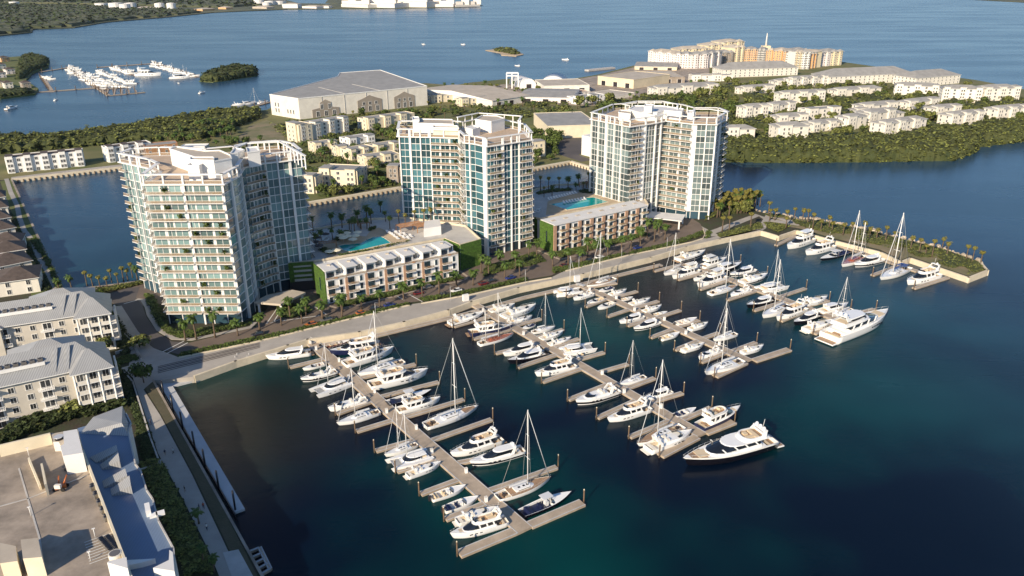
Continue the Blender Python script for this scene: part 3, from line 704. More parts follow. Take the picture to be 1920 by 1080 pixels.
# middle tower
z2 = 51.5
T2 = [G(x, y, z2) for x, y in ((748, 256), (862, 259), (872, 268), (891, 270), (913, 275), (995, 263), (982, 247), (940, 238), (900, 236), (868, 243), (855, 241), (751, 241))]
Z = z2 + .4
boxes2 = [tb('0', [(872, 240), (886, 244), (900, 240), (888, 236)], Z, Z + 3.2, tp='roof_white'),
          tb('0', [(891, 225), (921, 229), (946, 223), (932, 218), (905, 217)], Z, Z + 5.0),
          tb('0', [(784, 232), (850, 234), (848, 225), (786, 224)], Z, Z + 4.5),
          tb('0', [(774, 226), (786, 226), (785, 220), (773, 220)], Z, Z + 5.5, tp='roof_white', nm='stair_housing'),
          tb('0', [(812, 240), (860, 241), (858, 237), (813, 236)], Z, Z + 3.9, m_='cream')]
tower('middle white tower with teal glass between the two townhouse rows', T2, z2, 15, 4.2,
      ['pG P GpG p BBB', 'bb', 'gpg', 'gP', 'BBpGpGpBb', 'BB', 'GG', 'GG', 'G', 'G', 'GGG', 'GG'], 'glass_teal', boxes2, None, raised=(([(858, 219), (898, 211), (978, 217), (972, 226)], z2 + 6.5),))
# right tower
z3 = 50.5
T3 = [G(x, y, z3) for x, y in ((1110, 224), (1181, 238), (1209, 234), (1228, 231), (1248, 227), (1300, 233), (1342, 234), (1362, 222), (1345, 215), (1300, 215), (1275, 208), (1245, 205), (1195, 205), (1150, 208))]
Z = z3 + .4
boxes3 = [tb('0', [(1178, 206), (1200, 212), (1232, 211), (1245, 208), (1278, 211), (1282, 205), (1240, 199), (1190, 199)], Z, Z + 4.0, tp='roof_white'),
          tb('0', [(1208, 200), (1222, 201), (1226, 197), (1210, 196)], Z + 4, Z + 7.0, tp='roof_white'),
          tb('0', [(1289, 213), (1304, 213), (1303, 208), (1290, 208)], Z, Z + 3.5, tp='roof_white', nm='stair_housing'),
          tb('0', [(1160, 212), (1182, 215), (1183, 209), (1162, 207)], Z, Z + 3.5, tp='roof_beige')]
tower('right white tower at the end of the quay beside the palm grove', T3, z3, 15, 4.2,
      ['pGpGPpGpGpG', 'BbW', 'PgG', 'pgpg', 'bBB', 'WGpG', 'PGpGB', 'BBB', 'BB', 'GG', 'GG', 'GG', 'GG', 'GG'], 'glass_grey', boxes3,
      (GP([(1210, 407), (1278, 415), (1286, 403), (1222, 397)], 6.5), 6.2, 0.5), raised=(([(1180, 197), (1166, 194), (1195, 189), (1243, 189), (1271, 195), (1270, 199)], z3 + 6.0), ([(1300, 210), (1302, 204), (1330, 204), (1364, 209)], z3 + 5.0)))

# ------------------------------------------------------------------ shared window for houses
wm = MB(); wm.box(0, -0.02, 0, 1.0, 0.08, 1.0, 'window_dark')
for a in (-.5, .5): wm.box(a, -.05, -.03, .09, .12, 1.06, 'white')
wm.box(0, -.05, 1.0, 1.1, .12, .07, 'white'); wm.box(0, -.08, -.08, 1.16, .2, .06, 'white'); wm.box(0, -.05, 0.0, .05, .1, 1.0, 'white')
WINM = wm.mesh('window')
dm = MB(); dm.box(0, -.03, 0, 1.0, .1, 1.0, 'car_dark'); dm.box(-.52, -.05, 0, .08, .14, 1.04, 'white'); dm.box(.52, -.05, 0, .08, .14, 1.04, 'white'); DOORM = dm.mesh('door')
NW = [0]
def win(T, p, nn, z, w_=1.3, h=1.5, me=None, name='window'):
    o = bpy.data.objects.new(name, me or WINM); COL.objects.link(o); o.parent = T
    o.location = (p.x - T.location.x, p.y - T.location.y, z - T.location.z)
    o.rotation_euler = (0, 0, math.atan2(nn.x, -nn.y)); o.scale = (w_, 1, h); NW[0] += 1
    return o
RECTS = []     # footprints that trees keep out of
def rect(p, q, depth):
    d = (q - p).normalized(); nb = Vector((-d.y, d.x)); return [p, q, q + nb * depth, p + nb * depth]
def hip(mb, p, q, depth, z, rise, m, over=0.7, gable=False, frac=0.5):
    d = (q - p).normalized(); nb = Vector((-d.y, d.x)); L_ = (q - p).length
    a = p - d * over - nb * over; b_ = q + d * over - nb * over; c = q + d * over + nb * (depth + over); e = p - d * over + nb * (depth + over)
    h_ = 0 if gable else min(depth * frac, L_ * .45)
    r0 = p + nb * depth / 2 + d * h_ - (d * over if gable else d * 0); r1 = q + nb * depth / 2 - d * h_ + (d * over if gable else d * 0)
    T3_ = lambda v_, z_: (v_.x, v_.y, z_)
    A, B_, C_, D_ = T3_(a, z), T3_(b_, z), T3_(c, z), T3_(e, z); R0, R1 = T3_(r0, z + rise), T3_(r1, z + rise)
    mb.face([A, B_, R1, R0], m); mb.face([C_, D_, R0, R1], m); mb.face([B_, C_, R1], m if not gable else 'white'); mb.face([D_, A, R0], m if not gable else 'white')
    mb.prism([a, b_, c, e], z - .25, z - .004, 'white')
def house(label, cat, pl, pr, floors, depth, roof='hip', wall='offwhite', rm_='roof_grey', group=None, fh=3.1, z0=1.8, name='house', units=0, wspace=3.4, wsz=(1.5, 1.75), balc=False, rise=None, sides=True):
    d = (pr - pl).normalized(); nf_ = Vector((d.y, -d.x)); nb = -nf_; L_ = (pr - pl).length
    c = (pl + pr) / 2 + nb * depth / 2; T = thing(name, label, cat, (c.x, c.y, z0), 0, group)
    RECTS.append(rect(pl - d * 3 + nf_ * 3, pr + d * 3 + nf_ * 3, depth + 6))
    H = floors * fh; W_ = MB(); R_ = MB(); top = z0 + H
    W_.prism(rect(pl, pr, depth), z0 - .5, top, wall)
    rs = rise or min(3.0, depth * .2)
    if roof == 'flat':
        R_.prism(rect(pl + d * .3, pr - d * .3, depth)[:2] + rect(pl + d * .3, pr - d * .3, depth)[2:], top, top + .06, rm_)
        r4 = rect(pl, pr, depth)
        for i in range(4): W_.beam(r4[i], r4[(i + 1) % 4], .3, top, top + .5, wall, ext=.15)
    else: hip(R_, pl, pr, depth, top + .25, rs, rm_, gable=(roof == 'gable'))
    uw = None
    if units:
        uw = L_ / units
        for u in range(units):
            if u % 2 == 0:
                a = pl + d * (u * uw + uw * .12) + nf_ * 1.3; b_ = pl + d * (u * uw + uw * .88) + nf_ * 1.3; dp = 1.3 + depth * .45
                hh_ = H + (fh * .55 if roof != 'flat' else fh * .5)
                W_.prism(rect(a, b_, dp), z0 - .5, z0 + hh_, wall)
                if roof == 'flat': R_.prism(rect(a - d * .3 + nf_ * .3, b_ + d * .3 + nf_ * .3, dp + .6), z0 + hh_ + .003, z0 + hh_ + .3, rm_)
                else: hip(R_, a, b_, dp, z0 + hh_ + .25, 1.3, rm_, over=.5)
                for f in range(floors + 1 if hh_ > H + 1.4 else floors):
                    zz = z0 + f * fh + .9
                    if zz + 1.2 > z0 + hh_: continue
                    for sx in (.3, .7): win(T, a + (b_ - a) * sx, nf_, zz, wsz[0] * (1.2 if f == 0 else .9), min(wsz[1], z0 + hh_ - zz - .3))
            else:
                for f in range(floors):
                    p = pl + d * ((u + .5) * uw)
                    win(T, p, nf_, z0 + f * fh + (.1 if f == 0 else .9), 2.0, 2.2 if f == 0 else wsz[1])
                    if balc and f:
                        bm = MB(); bm.beam(p - d * uw * .4, p + d * uw * .4, 1.3, z0 + f * fh - .1, z0 + f * fh + .08, 'white', off=.65); bm.beam(p - d * uw * .4, p + d * uw * .4, .08, z0 + f * fh, z0 + f * fh + 1, 'alu', off=1.25); bm.build('balcony', T)
    else:
        k = max(2, int(L_ / wspace))
        for f in range(floors):
            for j in range(k):
                p = pl + d * ((j + .5) * L_ / k); win(T, p, nf_, z0 + f * fh + .8, *wsz)
    if sides:
        for (a, b_) in ((rect(pl, pr, depth)[3], pl), (pr, rect(pl, pr, depth)[2])):
            dd = (b_ - a).normalized(); n2 = Vector((dd.y, -dd.x)); mid = (a + b_) / 2
            if n2.dot(mid) > 0: continue
            k = max(1, int(depth / 5))
            for f in range(floors):
                for j in range(k): win(T, a + (b_ - a) * ((j + .5) / k), n2, z0 + f * fh + .9, *wsz)
    W_.build('wall', T); R_.build('roof', T)
    return T

# ------------------------------------------------------------------ quay townhouses
def townrow(label, pl, pr, depth, zt, n, var):
    d = (pr - pl).normalized(); nf_ = Vector((d.y, -d.x)); nb = -nf_; L_ = (pr - pl).length; uw = L_ / n
    T = thing('townhouse_row', label, 'townhouses', (*((pl + pr) / 2), ZQ)); fh = (zt - ZQ) / 4.15
    W_ = MB(); W_.prism(rect(pl, pr, depth), ZQ - .4, zt - fh * 1.03 if var == 0 else zt - .5, 'white'); W_.build('wall', T)
    gw = MB(); r4 = rect(pl, pr, depth); gw.beam(r4[3], r4[0], .4, ZQ - .3, zt - .3, 'green_wall', off=.22)
    gw.build('green_wall', T)
    ln = MB(); ln.beam(r4[3] + (r4[0] - r4[3]) * .5, r4[3] + (r4[0] - r4[3]) * .58, .1, ZQ + 4, zt - 4, 'glass_dark', off=.47); ln.build('window', T)
    for u in range(n):
        a = pl + d * (u * uw); b_ = a + d * uw
        um = MB()
        if var == 0:     # stepped white units with inset roof terraces
            hi0 = a + d * uw * .04; hi1 = a + d * uw * .60
            um.prism(rect(hi0 + nb * 2.0, hi1 + nb * 2.0, depth - 5), zt - fh * 1.03, zt - .4, 'white')
            um.prism(rect(hi1 + nb * 4.5, b_ + nb * 4.5, depth - 4.8), zt - fh * 1.03, zt - 1.3, 'white')
            um.beam(a, a + d * .35, 3.0, zt - fh * 1.03, zt - .3, 'white', off=-1.4)
            um.build('upper_floor', T)
            rf = MB(); rf.prism(rect(a + nb * .5 + d * .1, hi1 + nb * .5 + d * .25, depth - 3.0), zt - .3, zt, 'roof_white'); rf.prism(rect(hi1 + nb * 4.3 + d * .3, b_ + nb * 4.3, depth - 5), zt - 1.25, zt - 1.0, 'roof_white')
            rf.build('roof', T)
            rv = MB(); c_ = a + d * uw * .45 + nb * depth * .5; rv.box(c_.x, c_.y, zt, 1.3, .9, .4, 'roof_beige'); rv.build('roof_vent', T)
            if u: st = MB(); st.beam(a - d * .5, a + d * .5, .25, ZQ, zt - fh * 1.1, 'brown_brick', off=.13); st.build('brick_pier', T)
        else:
            rf = MB(); rf.prism(rect(a + nf_ * .6, b_ + nf_ * .6, depth + .6), zt - .5, zt, 'roof_white')
            rf.build('roof', T)
            rv = MB(); c_ = a + d * uw * .5 + nb * depth * .5; rv.box(c_.x, c_.y, zt, 2.2, 1.1, .3, 'roof_beige', math.atan2(d.y, d.x)); rv.build('roof_vent', T)
            st = MB(); st.beam(a - d * .1, a + d * 1.5, .5, ZQ, zt - .51, 'brown_brick', off=.25); st.build('brick_pier', T)
        for f in range(4):
            z = ZQ + f * fh
            if var == 0:
                if f == 3: o_ = nb * 1.94; lay = ((.15, .52, 1.9), ); o2 = nb * 4.44; lay2 = ((.66, .95, 1.9), )
                elif f == 0: o_ = o2 = Vector((0, 0)); lay = ((.10, .28, 2.3), ); lay2 = ((.42, .92, 2.4), )
                else: o_ = o2 = Vector((0, 0)); lay = ((.08, .42, 2.3), ); lay2 = ((.66, .82, 2.2), )
            else:
                o_ = o2 = Vector((0, 0)); lay = ((.24, .44, 2.4), ); lay2 = ((.60, .92, 1.8), )
            for ly, oo in ((lay, o_), (lay2, o2)):
                for x0, x1, hh_ in ly:
                    wmb = MB(); p = a + d * uw * x0 + oo; q = a + d * uw * x1 + oo
                    wmb.beam(p, q, .12, z + .35, z + .35 + hh_, 'glass_dark', off=.03)
                    for t_ in (0, .5, 1): wmb.beam(p + (q - p) * t_ - d * .06, p + (q - p) * t_ + d * .06, .2, z + .35, z + .35 + hh_, 'white' if t_ != .5 else 'car_dark', off=.04)
                    wmb.build('window', T)
            if f in (1, 2, 3):
                bm = MB()
                if var == 0: x0, x1, o_ = (.06, .55, 1.5) if f < 3 else (.02, .98, .35)
                else: x0, x1, o_ = .50, .97, 1.5
                p = a + d * uw * x0; q = a + d * uw * x1
                bm.beam(p, q, o_ + .1, z - .1, z + .12, 'white' if var == 0 else 'cream', off=o_ / 2)
                bm.beam(p, q, .06, z + .12, z + 1.05, 'rail_glass', off=o_ - .05); bm.beam(p, p + d * .06, o_, z + .12, z + 1.0, 'rail_glass', off=o_ / 2)
                if (u + f) % 2: c_ = (p + q) / 2 + nf_ * o_ * .5; bm.box(c_.x, c_.y, z + .12, 1.3, .6, .5, 'wood', .4)
                bm.build('balcony', T)
    RECTS.append(rect(pl, pr, depth))
    return T
townrow('row of seven stepped white townhouses with tan piers below the curved pool', V((-71.2, 281.5)), V((-22.4, 311.8)), 12, 15.3, 7, 0)
townrow('long white townhouse block with eight brick piers below the second pool', V((18.9, 340.0)), V((66.2, 372.0)), 10, 15.4, 8, 1)

# ------------------------------------------------------------------ podium car parks with pool decks
def podium(label, pts, zt, slots, name='parking_podium'):
    T = thing(name, label, 'car park', (*(sum(pts, Vector((0, 0))) / len(pts)), ZQ))
    mb = MB(); mb.prism(pts, ZQ - .4, zt - .3, 'white'); mb.build('wall', T)
    dk = MB(); dk.prism(pts, zt - .3, zt, 'concrete_pale'); dk.build('deck', T)
    pa = MB()
    for i in range(len(pts)): pa.beam(pts[i], pts[(i + 1) % len(pts)], .35, zt, zt + .9, 'cream_stone', ext=.17)
    pa.build('parapet', T)
    return T
PD1 = vv((-88.2, 296.2), (-79.6, 298.4), (-64.6, 306.6), (-29.2, 326.8), (-22, 318), (-13.5, 325.5), (-21, 345), (-24, 347), (-50, 359), (-65, 357.5), (-92, 340))
pod1 = podium('parking podium carrying the curved pool deck behind the left townhouses', PD1, 13.0, 0)
g1 = V((-88.8, 295.0)); g2 = V((-79.2, 296.9)); d = (g2 - g1).normalized()
mb = MB()
for z0_, z1_ in ((7.2, 7.9), (9.0, 9.9), (11.0, 11.9), (12.8, 14.0)): mb.beam(g1, g2, .6, z0_, z1_, 'green_wall', off=.2)
mb.beam(g1, g1 + d * 1.8, .62, 6.0, 14.02, 'green_wall', off=.21); mb.beam(g2 - d * 1.0, g2, .62, 6.0, 14.02, 'green_wall', off=.21)
mb.build('green_screen', pod1)
mb = MB(); mb.beam(g1, g2, .2, 6.0, 12.8, 'concrete_pale', off=-.25); mb.beam(g1, g2, .3, ZQ, 6.0, 'car_dark', off=.1); mb.build('opening_shade_panel', pod1)  # dark slab paints the shade of an opening that is not cut
mb = MB(); gg = vv((-29.2, 326.8), (-22, 318), (-13.5, 325.5)); mb.beam(gg[0], gg[1], .5, ZQ, 13.6, 'green_wall', off=.3); mb.beam(gg[1], gg[2], .5, ZQ, 13.6, 'green_wall', off=.3); mb.build('green_wall', pod1)
PD2 = [G(x, y, 12) for x, y in ((988, 405), (1012, 412), (1182, 378), (1190, 385), (1215, 385), (1205, 368), (1128, 346), (1040, 348), (990, 360))]
pod2 = podium('parking podium carrying the rectangular pool deck behind the right townhouses', PD2, 12.0, 0)
mb = MB(); gg = [G(992, 407, 12), G(1013, 411, 12)]; mb.beam(gg[0], gg[1], .5, ZQ, 12.6, 'green_wall', off=.3); mb.build('green_wall', pod2)
def pool(label, pts, z, k, shelf=None):
    q = KP(k, pts, z); T = thing('swimming_pool', label, 'pool', (*(sum(q, Vector((0, 0))) / len(q)), z))
    mb = MB(); mb.prism(q, z, z + .12, 'pool'); mb.build('pool_water', T)
    mb = MB(); n = len(q)
    for i in range(n): mb.beam(q[i], q[(i + 1) % n], .5, z, z + .22, 'cream_stone', ext=.2)
    mb.build('coping', T)
    if shelf: mb = MB(); mb.prism(KP(k, shelf, z), z, z + .14, 'pool_shelf'); mb.build('shelf', T)
pool('curved turquoise pool with a pointed left end on the deck behind the left townhouses', [(440, 250), (520, 232), (600, 225), (700, 215), (760, 180), (830, 150), (920, 140), (965, 158), (1045, 215), (900, 248), (720, 290), (580, 315), (500, 300)], 13.0, 'P')
pool('angular turquoise pool with a pale lounger shelf on the deck behind the right townhouses', [(300, 380), (400, 362), (560, 330), (690, 308), (800, 300), (880, 325), (965, 355), (740, 405), (500, 445), (380, 405)], 12.0, 'V', [(430, 366), (560, 345), (720, 322), (765, 345), (600, 378), (480, 390)])
sheet('pool_terrace', KP('P', [(270, 230), (380, 200), (600, 130), (760, 140), (800, 80), (900, 40), (1180, 150), (1250, 190), (1060, 225), (700, 320), (420, 350), (260, 320)], 13.0), 13.03, 'sand', 12.9)
sheet('pool_terrace', KP('V', [(260, 500), (280, 350), (420, 300), (650, 240), (860, 200), (1160, 300), (1150, 350), (960, 380), (700, 440), (440, 480)], 12.0), 12.03, 'sand', 11.9)
# pool furniture: umbrellas, loungers, pergolas
um = thing('pool_umbrella', '', 'umbrella'); mb = MB(); mb.tube((0, 0, 0), (0, 0, 2.6), .05, m='alu'); mb.build('pole', um)
mb = MB(); mb.loft([[(math.cos(k * math.pi / 4) * r_, math.sin(k * math.pi / 4) * r_, z_) for k in range(8)] for r_, z_ in ((2.0, 2.15), (1.95, 2.3), (.05, 2.95))], 'umbrella'); mb.build('canopy', um)
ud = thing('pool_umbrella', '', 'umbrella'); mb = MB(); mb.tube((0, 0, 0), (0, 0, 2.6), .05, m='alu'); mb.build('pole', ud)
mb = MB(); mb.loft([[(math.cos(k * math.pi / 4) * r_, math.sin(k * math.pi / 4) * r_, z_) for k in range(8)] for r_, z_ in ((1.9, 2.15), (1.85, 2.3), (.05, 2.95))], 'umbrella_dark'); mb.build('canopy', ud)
lg = thing('sun_lounger', '', 'lounger'); mb = MB(); mb.box(0, 0, .3, 1.35, .7, .14, 'white'); mb.build('seat', lg)
mb = MB(); mb.loft([[(x, y, z_) for y in (-.35, .35)] + [(x + .02, y, z_ - .12) for y in (.35, -.35)] for x, z_ in ((.66, .44), (1.3, .9))], 'white'); mb.build('backrest', lg)
mb = MB()
for x in (-.5, .5):
    for y in (-.3, .3): mb.box(x, y, 0, .07, .07, .3, 'alu')
mb.build('frame', lg)
index_kids()
for i, (x, y) in enumerate([(345, 305), (425, 290), (470, 125), (540, 98), (660, 90), (550, 132), (640, 128), (500, 152), (610, 168)]):
    place(um, (*K('P', x, y, 15.3), 13.0), 0.3 * i, label='cream pool umbrella by the curved pool, %s of nine counted from its left end' % ORD[i], group='cream umbrellas round the curved pool')
for i, (x, y) in enumerate([(230, 240), (200, 150), (300, 110), (180, 200), (150, 120)]):
    place(ud, (*K('P', x, y, 15.3), 13.0), 0.3 * i, label='dark umbrella in the shaded part of the left pool deck', group='dark umbrellas on the shaded deck')
for i, (x, y) in enumerate([(1010, 85), (1040, 100), (1065, 115), (1090, 135), (1120, 155), (1080, 75), (1110, 92), (1150, 120), (1190, 145), (1240, 150), (1200, 110), (1160, 90), (1270, 130)]):
    place(lg, (*K('P', x, y + 15, 13.2), 13.03), 2.2, (1.3, 1.5, 1.3), label='cream sun lounger right of the curved pool on the sandy terrace', group='loungers beside the curved pool')
for i in range(11):
    place(lg, (*K('V', 300 + i * 30, 330 - i * 7.5, 12.2), 12.03), 1.9, (1.3, 1.4, 1.3), label='cream sun lounger behind the angular pool, %s from the left' % ORD[i], group='loungers behind the angular pool')
for i in range(8):
    place(lg, (*K('V', 470 + i * 33, 368 - i * 6.0, 12.2), 12.15), 1.9, (1.3, 1.4, 1.3), label='white sun lounger on the pale pool shelf, %s from the left' % ORD[i], group='loungers on the pool shelf')
for i, (x, y) in enumerate([(90, 440), (130, 455), (170, 440), (120, 480), (160, 470), (300, 1310)][:5]):
    place(lg, (*K('V', x, y, 12.2), 12.03), 0.3, (1.3, 1.4, 1.3), label='sun lounger in the shade beside the middle tower', group='shaded loungers by the middle tower')
def pergola(label, c, w_, d_, rz, h=2.8):
    T = thing('pergola', label, 'pergola', (c[0], c[1], c[2]), rz); mb = MB()
    for x in (-w_ / 2, w_ / 2):
        for y in (-d_ / 2, d_ / 2): mb.box(x, y, 0, .25, .25, h, 'wood')
    mb.build('post', T, (0, 0, 0)); mb = MB(); n = int(w_ / .6)
    for i in range(n + 1): mb.box(-w_ / 2 + i * w_ / n, 0, h, .2, d_ + .5, .2, 'wood')
    for y in (-d_ / 2, d_ / 2): mb.box(0, y, h - .22, w_ + .4, .22, .22, 'wood')
    mb.build('roof_beams', T, (0, 0, 0))
pergola('wooden pergola over the dining terrace behind the cream loungers', (*K('P', 1250, 70, 13), 13.03), 11, 5, .55)
pergola('second wooden pergola beside the white stair box on the deck', (*K('P', 1380, 75, 13), 13.03), 6, 5, .55)
pergola('small wooden cabana at the far edge of the pool deck', (*K('P', 630, 45, 13), 13.03), 4, 3.5, .5)
pergola('small wooden cabana beside the palms at the far deck edge', (*K('P', 740, 45, 13), 13.03), 4, 3.5, .5)
pergola('low wooden shelter at the left end of the curved pool', (*K('P', 330, 262, 13), 13.03), 7, 2.5, .15, 2.4)
for i, (x, y) in enumerate([(690, 190), (740, 185), (790, 200)]): pergola('wooden cabana behind the angular pool, %s from the left' % ORD[i], (*K('V', x, y, 12), 12.03), 4, 3, .4)
mb = MB(); mb.prism(KP('P', [(1410, 150), (1605, 120), (1590, 40), (1420, 60)], 13), 12.9, 17, 'white', top='roof_white'); solo('stair_house', mb, 'white stair box at the right end of the curved pool deck', 'stair house')
for lab, pts, k in (('planter with shrubs round the umbrellas beside the curved pool', [(375, 190), (450, 120), (520, 80), (600, 90), (560, 120), (470, 170), (420, 210)], 'P'), ('planter with shrubs at the left tip of the curved pool', [(220, 290), (300, 270), (420, 330), (330, 345)], 'P'), ('planter strip along the townhouse edge of the curved pool deck', [(450, 350), (800, 290), (1250, 190), (1260, 200), (800, 305), (460, 365)], 'P'), ('planter with shrubs by the far cabanas of the curved pool deck', [(780, 60), (860, 30), (860, 60), (800, 80)], 'P')):
    q = KP(k, pts, 13.0); canopy('planter', lab, q, 1.0, .9, 'canopy_dark', 'leaf', .45, 400, 13.03, 3, cat='planting')
for lab, pts in (('planter with palms and shrubs at the back of the second pool deck', [(620, 230), (700, 215), (840, 225), (830, 250), (740, 260), (650, 250)]), ('dark shrub planter under the left palms of the second pool deck', [(130, 250), (300, 215), (420, 210), (560, 200), (560, 225), (300, 250), (180, 275)])):
    canopy('planter', lab, KP('V', pts, 12.0), 1.0, .9, 'canopy_dark', 'leaf', .45, 500, 12.03, 3, cat='planting')
# ------------------------------------------------------------------ boats (bow towards +x, water line z=0)
def hull_mb(L_, B, fb, bot='boot_red', side='gelcoat', stripe=None, ck=0.25, full=0.5, tr=0.86, deck='gelcoat', ckm='teak', ckz=0.45, sheer=0.35, band=.55):
    N = 14; hl = MB(); dk = MB(); S = []
    for i in range(N + 1):
        t = i / N
        b_ = B / 2 * (tr + (1 - tr) * math.sin(min(1, t / .45) * math.pi / 2)) if t < .45 else B / 2 * (1 - ((t - .45) / .55) ** (1.6 + full * 1.6))
        b_ = max(b_, .02)
        x = -L_ / 2 + L_ * t; z = fb * (1 + sheer * t * t); rk = 0.06 * L_ * max(0, (t - .6) / .4) ** 1.5
        S.append((x, b_, z, rk, t))
    rings = []
    for x, b_, z, rk, t in S:
        r = []
        for fr, zz, xr in ((1, z, 1.0), (.985, z * band, .5), (.95, z * .22, .1), (.90, 0.04, -.3), (.6, -.35, -.8)):
            r.append((x + rk * (xr - 0) * .9 - rk * .3, b_ * fr, zz))
        rings.append(r + [(p[0], -p[1], p[2]) for p in r[::-1]])
    n = len(rings[0]); base = len(hl.v)
    rowm = [side, stripe or side, side, bot]
    for r in rings: hl.v.extend(r)
    for k in range(N):
        for i in range(n - 1):
            row = min(i, n - 2 - i); mm = rowm[row] if row < 4 else bot
            hl.f.append((base + k * n + i, base + (k + 1) * n + i, base + (k + 1) * n + i + 1, base + k * n + i + 1)); hl.m.append(hl.mi(mm)); hl.sm.append(True)
    hl.f.append(tuple(range(base, base + n))); hl.m.append(hl.mi(side)); hl.sm.append(False)
    zc = fb * ckz; prev = None
    for k in range(N):
        x0, b0, z0_, rk0, t0 = S[k]; x1, b1, z1_, rk1, t1 = S[k + 1]
        lowk = t1 <= ck + 1e-6
        za, zb = (zc, zc) if lowk else (z0_ - .06, z1_ - .06); m_ = ckm if lowk else deck
        e = .90 if lowk else .985
        X0 = x0 + rk0 * .6; X1 = x1 + rk1 * .6
        dk.face([(X0, -b0 * e, za), (X1, -b1 * e, zb), (X1, b1 * e, zb), (X0, b0 * e, za)], m_)
        if lowk:
            for s_ in (-1, 1):
                dk.face([(X0, s_ * b0 * .9, zc), (X1, s_ * b1 * .9, zc), (X1, s_ * b1 * .9, z1_ - .04), (X0, s_ * b0 * .9, z0_ - .04)], side if side == 'gelcoat' else 'gelcoat')
                dk.face([(X0, s_ * b0 * .9, z0_ - .04), (X1, s_ * b1 * .9, z1_ - .04), (X1, s_ * b1, z1_ + .01), (X0, s_ * b0, z0_ + .01)], 'gelcoat')
        if prev is not None and prev != lowk: dk.face([(X0, -b0 * .97, zc), (X0, b0 * .97, zc), (X0, b0 * .97, z0_ - .06), (X0, -b0 * .97, z0_ - .06)], 'gelcoat')
        prev = lowk
    return hl, dk, S
def ring(x0, x1, w_, z, pw=2.2, back=0.35, n=8):
    pts = []                     # back half square-ish, front rounded
    for i in range(n + 1):
        a = -math.pi / 2 + math.pi * i / n
        pts.append((x0 + (x1 - x0) * (1 - back) + (x1 - x0) * back * math.copysign(abs(math.cos(a)) ** (2 / pw), math.cos(a)), w_ / 2 * math.copysign(abs(math.sin(a)) ** (2 / pw), math.sin(a)), z))
    pts += [(x0, w_ / 2 * .92, z), (x0, -w_ / 2 * .92, z)]
    return pts
def stack(mb, specs, ms, **k): mb.loft([ring(*s_[:4], **k) for s_ in specs], ms)
def rail(mb, S, t0, t1, h=.65, r=.035, e=.95):
    pts = [(x + rk * .6, b_ * e, z) for x, b_, z, rk, t in S if t0 <= t <= t1]
    for s_ in (-1, 1):
        for a, b_ in zip(pts, pts[1:]):
            mb.tube((a[0], a[1] * s_, a[2] + h), (b_[0], b_[1] * s_, b_[2] + h), r, m='alu', n=4)
            mb.tube((a[0], a[1] * s_, a[2]), (a[0], a[1] * s_, a[2] + h), r * .8, m='alu', n=3)
def portholes(mb, L_, B, fb, k=3):
    for s_ in (-1, 1):
        for i in range(k):
            x = L_ * (.02 + i * .09); mb.box(x, s_ * (B / 2 * (.965 - .012 * i * i)), fb * .62, L_ * .05, .12, fb * .16, 'boat_glass')
